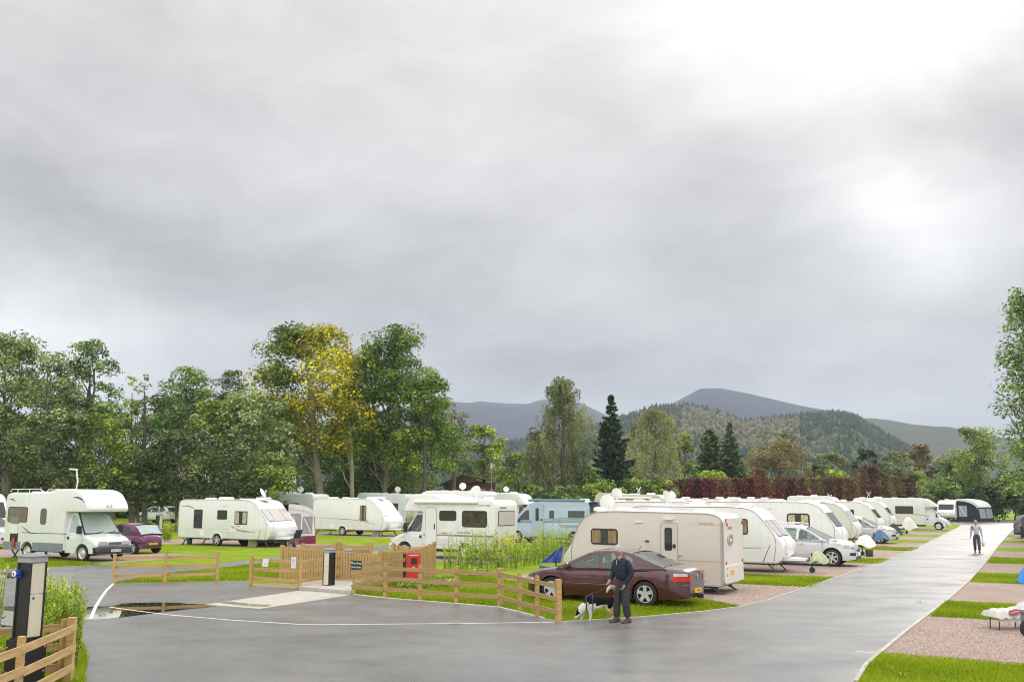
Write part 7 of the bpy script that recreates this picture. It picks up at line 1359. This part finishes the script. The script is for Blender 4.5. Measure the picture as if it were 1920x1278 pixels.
def person(label, loc, rz, pose, top_m, leg_m, shoe_m, hair_m, hair='full', scale=1.0, glasses=False):
    root = thing('person', label, 'person', loc, rz); root.scale = (scale,)*3; P = pose; J = {}; E = []
    for k_, v_ in P.items(): J[k_] = v_
    E = [('pel', 'waist'), ('waist', 'chest'), ('chest', 'neck'), ('neck', 'head0'), ('chest', 'shL'), ('chest', 'shR'), ('shL', 'elL'), ('elL', 'wrL'), ('shR', 'elR'), ('elR', 'wrR'), ('pel', 'hipL'), ('pel', 'hipR'), ('hipL', 'knL'), ('knL', 'anL'), ('hipR', 'knR'), ('knR', 'anR'), ('anL', 'toL'), ('anR', 'toR')]
    Jb = {k_: (v_[0], v_[1], v_[2], v_[3]*(.42 if k_ in ('pel', 'waist', 'chest', 'shL', 'shR') else .5 if k_ in ('pel', 'waist', 'chest', 'shL', 'shR', 'elL', 'elR', 'hipL', 'hipR', 'knL', 'knR', 'anL', 'anR', 'toL', 'toR') else 1)) for k_, v_ in J.items() if k_ not in ('head1', 'face')}
    for s, sg_ in (('L', 1), ('R', -1)): q_ = Jb['sh'+s]; Jb['sh'+s] = (q_[0], q_[1]*.55, q_[2]-.07, q_[3]*.7)
    for s in 'LR':
        w_ = Vector(P['wr'+s][:3]); e_ = Vector(P['el'+s][:3]); hand(Jb, E, 'wr'+s, w_+(w_-e_), (1, 0, 0) if True else 0, 'h'+s, .45)
    skin('body', Jb, E, root, SKIN, 1, 'pel')
    # head: shaped egg with brow, nose, mouth and ears
    hc = Vector(P['head1'][:3]); tilt = P['face']; g = np.random.default_rng(1); vs = []; nu, nv = 26, 18
    Rm = Matrix.Rotation(tilt[1], 3, 'Z') @ Matrix.Rotation(tilt[0], 3, 'Y')
    for j in range(nv+1):
        ph = math.pi*j/nv
        for i in range(nu):
            th = 2*math.pi*i/nu; x, y, z = math.sin(ph)*math.cos(th), math.sin(ph)*math.sin(th), math.cos(ph); r = Vector((x*.098, y*.076, z*.118)); 
            if z < 0: r.y *= 1+z*.22; r.x *= 1+z*.10 if x > 0 else 1+z*.35
            fr = max(0, x); nose = math.exp(-((y/.16)**2)-(((z+.12)/.20)**2)); r.x += .028*nose*(fr > .5); brow = math.exp(-((z-.18)/.10)**2)*.006*fr; r.x += brow; eye = math.exp(-(((abs(y)-.36)/.16)**2)-(((z-.04)/.12)**2)); r.x -= .010*eye*fr; mouth = math.exp(-((y/.3)**2)-(((z+.50)/.05)**2)); r.x -= .005*mouth*fr; chin = math.exp(-((y/.3)**2)-(((z+.8)/.14)**2)); r.x += .010*chin*fr
            vs.append(hc+Rm @ r)
    mb = MB(); mb.add(vs, [(j*nu+i, (j+1)*nu+i, (j+1)*nu+(i+1) % nu, j*nu+(i+1) % nu) for j in range(nv) for i in range(nu)])
    for sy in (-1, 1): mb.lathe([(0, -.012), (.022, -.008), (.030, 0), (.022, .008), (0, .012)], (0, 0, 0), 'y', 10)
    # ears: move the two lathes to the sides
    nvt = 10*5; 
    for q, sy in enumerate((-1, 1)):
        b0 = len(mb.v)-nvt*(2-q)
        for i in range(b0, b0+nvt): v_ = Vector(mb.v[i]); mb.v[i] = tuple(hc+Rm @ Vector((v_.x*.8-.008, v_.y+sy*.076, v_.z*1.1-.012)))
    hd = mb.build('head', SKIN, root, 70)
    em = mat('eye_dark', (.03, .02, .02), .2); mb = MB()
    for sy in (-1, 1): c = hc+Rm @ Vector((.083, sy*.029, .006)); mb.lathe([(0, -.004), (.008, -.002), (.008, .002), (0, .004)], tuple(c), 'x', 8)
    mb.build('eyes', em, hd); mb = MB(); c0 = hc+Rm @ Vector((.092, -.018, -.058)); c1 = hc+Rm @ Vector((.092, .018, -.058)); mb.beam(c0, c1, .006, .005); mb.build('mouth', mat('lip', (.30, .10, .08), .5), hd)
    if hair == 'full' or hair == 'bald':
        vs = []; n = 0
        for j in range(nv+1):
            ph = math.pi*j/nv
            for i in range(nu):
                th = 2*math.pi*i/nu; x, y, z = math.sin(ph)*math.cos(th), math.sin(ph)*math.sin(th), math.cos(ph); t = 1.17+.05*math.sin(th*5+ph*7)+.035*math.sin(th*9-ph*11)+g.normal(0, .02)
                vs.append(hc+Rm @ Vector((x*.098*t-.006, y*.080*t, z*.118*t+.004)))
        fs = []
        for j in range(nv):
            for i in range(nu):
                th = 2*math.pi*(i+.5)/nu; ph = math.pi*(j+.5)/nv; fx = math.cos(th); z = math.cos(ph)
                lim = (.42 if fx > .55 else -.05 if fx > .1 else -.62) if hair == 'full' else (2 if fx > -.1 or z > .45 else -.5)
                if z > lim: fs.append((j*nu+i, (j+1)*nu+i, (j+1)*nu+(i+1) % nu, j*nu+(i+1) % nu))
        mb = MB(); mb.add(vs, fs); mb.build('hair', hair_m, root, 70)
    if glasses:
        mb = MB()
        for sy in (-1, 1): c = hc+Rm @ Vector((.100, sy*.031, .004)); mb.tube([c+Rm @ Vector((0, .021*math.cos(a), .017*math.sin(a))) for a in np.linspace(0, 6.283, 11)], .0022, 4, caps=False); mb.tube([c+Rm @ Vector((0, sy*.02, .005)), hc+Rm @ Vector((.0, sy*.082, .01))], .002, 4)
        mb.build('spectacles', DARK, root)
    Jt = {k_: J[k_] for k_ in ('waist', 'chest', 'neck', 'shL', 'elL', 'wrL', 'shR', 'elR', 'wrR')}; Jt['neck'] = (*J['neck'][:3], J['neck'][3]*1.15); px_, py_, pz_ = J['pel'][:3]; Jt['hem'] = (px_, py_, pz_+.02, J['pel'][3]*1.13, J['pel'][3]*.95)
    for s in 'LR': w_ = Vector(J['wr'+s][:3]); Jt['wr'+s] = (*w_, J['wr'+s][3]*1.45)
    skin('sweater' if hair == 'full' else 'shirt', Jt, [('hem', 'waist'), ('waist', 'chest'), ('chest', 'neck'), ('chest', 'shL'), ('shL', 'elL'), ('elL', 'wrL'), ('chest', 'shR'), ('shR', 'elR'), ('elR', 'wrR')], root, top_m, 2, 'hem')
    Jl = {k_: J[k_] for k_ in ('pel', 'hipL', 'knL', 'hipR', 'knR')}
    for s in 'LR': a_ = J['an'+s]; Jl['an'+s] = (a_[0], a_[1], a_[2]+.01, a_[3]*1.75, a_[3]*1.65)
    Jl['top'] = (px_, py_, pz_+.09, J['pel'][3]*.95)
    skin('trousers', Jl, [('top', 'pel'), ('pel', 'hipL'), ('hipL', 'knL'), ('knL', 'anL'), ('pel', 'hipR'), ('hipR', 'knR'), ('knR', 'anR')], root, leg_m, 2, 'pel')
    for s in 'LR':
        a_ = Vector(J['an'+s][:3]); t_ = Vector(J['to'+s][:3]); d_ = (t_-a_); d_.z = 0; d_.normalize(); n_ = Vector((-d_.y, d_.x, 0)); zb = min(a_.z, .12)-.085; mb = MB(); vs = []
        prof = [(-.085, .030, .075, .0), (-.07, .042, .10, 0), (.0, .045, .105, 0), (.06, .046, .085, 0), (.12, .052, .062, .0), (.17, .050, .052, 0), (.205, .034, .038, .006), (.215, .010, .02, .012)]
        for x, w_, h_, b_ in prof:
            c = Vector((a_.x, a_.y, 0))+d_*x; vs += [c+n_*w_*q+Vector((0, 0, zb+z)) for q, z in ((-1, b_), (-1, h_*.55), (-.6, h_), (.6, h_), (1, h_*.55), (1, b_))]
        k = 6; fs = [(i*k+q, (i+1)*k+q, (i+1)*k+(q+1) % k, i*k+(q+1) % k) for i in range(len(prof)-1) for q in range(k)]+[tuple(range(k)), tuple(reversed(range((len(prof)-1)*k, len(prof)*k)))]; mb.add(vs, fs); mb.build('shoe', shoe_m, root, 60)
    return root
NAVYS = mat('navy_knit', (.012, .017, .035), .85, var=.25, vscale=9, bump=.3, bscale=60); TRO = mat('dark_trousers', (.030, .028, .036), .8, var=.3, vscale=7, bump=.4, bscale=12); GREYH = mat('grey_hair', (.42, .40, .36), .8, var=.35, vscale=30, bump=.6, bscale=60); SHOE = mat('brown_leather', (.075, .038, .028), .4)
pose1 = dict(pel=(0, 0, .93, .190, .165), waist=(.05, 0, 1.12, .205, .19), chest=(.05, 0, 1.32, .195, .165), neck=(.085, 0, 1.475, .056), head0=(.12, 0, 1.55, .052), head1=(.145, 0, 1.635, .1), face=(.42, -.10),
    shL=(.02, .205, 1.39, .098), elL=(-.05, .265, 1.12, .074), wrL=(.09, .17, .86, .036), shR=(.06, -.205, 1.39, .098), elR=(.06, -.265, 1.12, .070), wrR=(.22, -.22, .95, .036),
    hipL=(-.0, .095, .84, .122), knL=(.02, .11, .48, .098), anL=(-.04, .12, .10, .050), toL=(.08, .13, .03, .035), hipR=(.03, -.095, .84, .122), knR=(.10, -.11, .48, .096), anR=(.10, -.12, .10, .050), toR=(.22, -.13, .03, .035))
manp = at(1169, 1166.5)
man = person('grey haired man in navy jumper and dark trousers walking a dog on a lead', manp, R(212), pose1, NAVYS, TRO, SHOE, GREYH, 'full', .985, True)
mb = MB(); mb.beam((.155, -.03, 1.43), (.17, -.02, 1.32), .012, .008); mb.build('zip', TRIM, man)
pose2 = dict(pel=(0, 0, .93, .158, .135), waist=(.0, 0, 1.10, .165, .14), chest=(.01, 0, 1.31, .165, .13), neck=(.02, 0, 1.475, .054), head0=(.03, 0, 1.55, .05), head1=(.045, 0, 1.635, .1), face=(.25, .1),
    shL=(0, .19, 1.40, .080), elL=(-.03, .245, 1.14, .062), wrL=(.02, .27, .88, .032), shR=(0, -.19, 1.40, .080), elR=(-.03, -.245, 1.14, .062), wrR=(-.02, -.28, .88, .032),
    hipL=(0, .09, .84, .112), knL=(.08, .10, .48, .088), anL=(.06, .10, .11, .042), toL=(.2, .1, .03, .03), hipR=(0, -.09, .84, .112), knR=(.0, -.10, .48, .088), anR=(-.18, -.10, .12, .042), toR=(-.06, -.1, .03, .03))
walker = person('bald man in pale shirt walking along the main lane with a bag', at(1833, 1036.5), R(248), pose2, mat('pale_shirt', (.42, .43, .47), .8, var=.15, vscale=6), mat('slate_trousers', (.05, .055, .06), .8, var=.2), DARK, mat('white_hair', (.6, .58, .54), .8), 'bald', .99)
def bag():
    c = Matrix.Rotation(R(248), 3, 'Z') @ Vector((.02, .29, 0)); root = thing('shopping_bag', 'white carrier bag in the hand of the bald man on the lane', 'bag', walker.location+c+Vector((0, 0, .36)), R(248)); mb = MB(); vs = []; n = 10
    for j, (z, r) in enumerate(((0, .06), (.02, .11), (.15, .13), (.28, .11), (.36, .06))):
        for i in range(n): a = 6.283*i/n; vs.append((r*math.cos(a)*(1+.12*math.sin(i*3+j)), r*.55*math.sin(a), z))
    mb.add(vs, [(j*n+i, j*n+(i+1) % n, (j+1)*n+(i+1) % n, (j+1)*n+i) for j in range(4) for i in range(n)]+[tuple(reversed(range(n)))]); mb.build('body', mat('carrier_plastic', (.55, .62, .60), .5, var=.2, vscale=10), root, 60); mb = MB(); mb.tube([(-.04, 0, .35), (-.02, 0, .47), (.02, 0, .47), (.04, 0, .35)], .008, 5); mb.build('handle', PLATEW, root)
bag()
def dog():
    loc = at(1120, 1164); root = thing('dog', 'black, white and tan sheepdog sniffing the grass verge on a lead', 'dog', loc, R(184)); root.scale = (1.12,)*3
    J = dict(rump=(-.25, 0, .40, .13, .14), loin=(-.12, 0, .395, .13, .145), rib=(.03, 0, .375, .15, .175), chest=(.15, 0, .36, .14, .17), neck=(.25, 0, .32, .115, .13), nk2=(.325, 0, .25, .095), skull=(.385, 0, .17, .074, .070), muz=(.445, 0, .095, .042), nose=(.475, 0, .055, .026),
        fh=(.19, .07, .30, .045), fe=(.15, .075, .17, .032), fp=(.16, .075, .04, .023), ff=(.19, .075, .018, .020), gh=(.21, -.07, .30, .045), ge=(.26, -.075, .17, .030), gp=(.32, -.075, .05, .023), gf=(.35, -.075, .020, .020),
        hh=(-.26, .07, .35, .070), hk=(-.20, .085, .24, .055), hc=(-.33, .085, .145, .030), hp=(-.28, .085, .03, .018), hf=(-.25, .085, .016, .019), ih=(-.27, -.07, .35, .068), ik=(-.24, -.085, .24, .055), ic=(-.42, -.085, .15, .030), ip=(-.42, -.085, .035, .018), if_=(-.39, -.085, .018, .019),
        t0=(-.34, 0, .46, .030), t1=(-.41, 0, .56, .042), t2=(-.38, 0, .67, .052), t3=(-.29, 0, .70, .050), t4=(-.22, 0, .64, .034), t5=(-.20, 0, .57, .016))
    E = [('rump', 'loin'), ('loin', 'rib'), ('rib', 'chest'), ('chest', 'neck'), ('neck', 'nk2'), ('nk2', 'skull'), ('skull', 'muz'), ('muz', 'nose'), ('chest', 'fh'), ('fh', 'fe'), ('fe', 'fp'), ('fp', 'ff'), ('chest', 'gh'), ('gh', 'ge'), ('ge', 'gp'), ('gp', 'gf'), ('rump', 'hh'), ('hh', 'hk'), ('hk', 'hc'), ('hc', 'hp'), ('hp', 'hf'), ('rump', 'ih'), ('ih', 'ik'), ('ik', 'ic'), ('ic', 'ip'), ('ip', 'if_'), ('rump', 't0'), ('t0', 't1'), ('t1', 't2'), ('t2', 't3'), ('t3', 't4'), ('t4', 't5')]
    bl_, wh, tn_ = mat('black_fur', (.010, .010, .011), .9, bump=.6, bscale=90, spec=.1), mat('white_fur', (.62, .60, .55), .8, var=.12, vscale=12, bump=.6, bscale=90), mat('tan_fur', (.50, .36, .20), .8, var=.2, vscale=12, bump=.6, bscale=90)
    def f(c, n):
        x, y, z = c
        if z > .50 and x < -.16: return 1 if x > -.27 else 2
        if x > .33: return 0 if (z > .12 and x > .40 and n.z > -.5 and abs(y) > .012) else 1
        if z < .22: return 1 if z < .12 or x > 0 else 2
        if x > .20: return 1 if z < .40 else 0
        if x > .02: return 0 if z > .38+.03*math.sin(x*30) else 1
        if x > -.20: return 0 if z > .335 else (1 if x > -.1 else 2)
        return 0 if z > .27 else 2
    o = skin('body', J, E, root, None, 2, 'rib', [bl_, wh, tn_], f)
    mb = MB()
    for sy in (-1, 1): mb.add([(.385, sy*.045, .225), (.42, sy*.052, .205), (.375, sy*.095, .165), (.41, sy*.07, .17), (.39, sy*.085, .15)], [(0, 1, 3, 2), (2, 3, 4), (2, 3, 1, 0), (4, 3, 2)])
    mb.build('ear', bl_, root)
    mb = MB(); mb.tube([(.11+.0*a, .135*math.cos(a), .385+.165*math.sin(a)) for a in np.linspace(0, 6.283, 18)], .013, 6, caps=False); mb.tube([(.24, .115*math.cos(a), .345+.135*math.sin(a)) for a in np.linspace(0, 6.283, 18)], .012, 6, caps=False); mb.tube([(.11, 0, .55), (.24, 0, .48)], .018, 6); mb.build('harness', DARK, root)
    return root
dg_ = dog()
hw_ = man.matrix_basis @ Vector((.27, -.22, .86)); rt = Matrix.LocRotScale(dg_.location, dg_.rotation_euler, Vector((1.12,)*3)) @ Vector((.14, 0, .56))
mb = MB(); pts = [hw_.lerp(rt, t)+Vector((0, 0, -.05*math.sin(math.pi*t))) for t in np.linspace(0, 1, 9)]; mb.tube([Vector(p)-hw_ for p in pts], .0085, 6); ld = mb.build('dog_lead', mat('lead_webbing', (.05, .04, .04), .7), None); ld.location = hw_; tag(ld, 'thin dark lead between the man and his dog', 'lead')
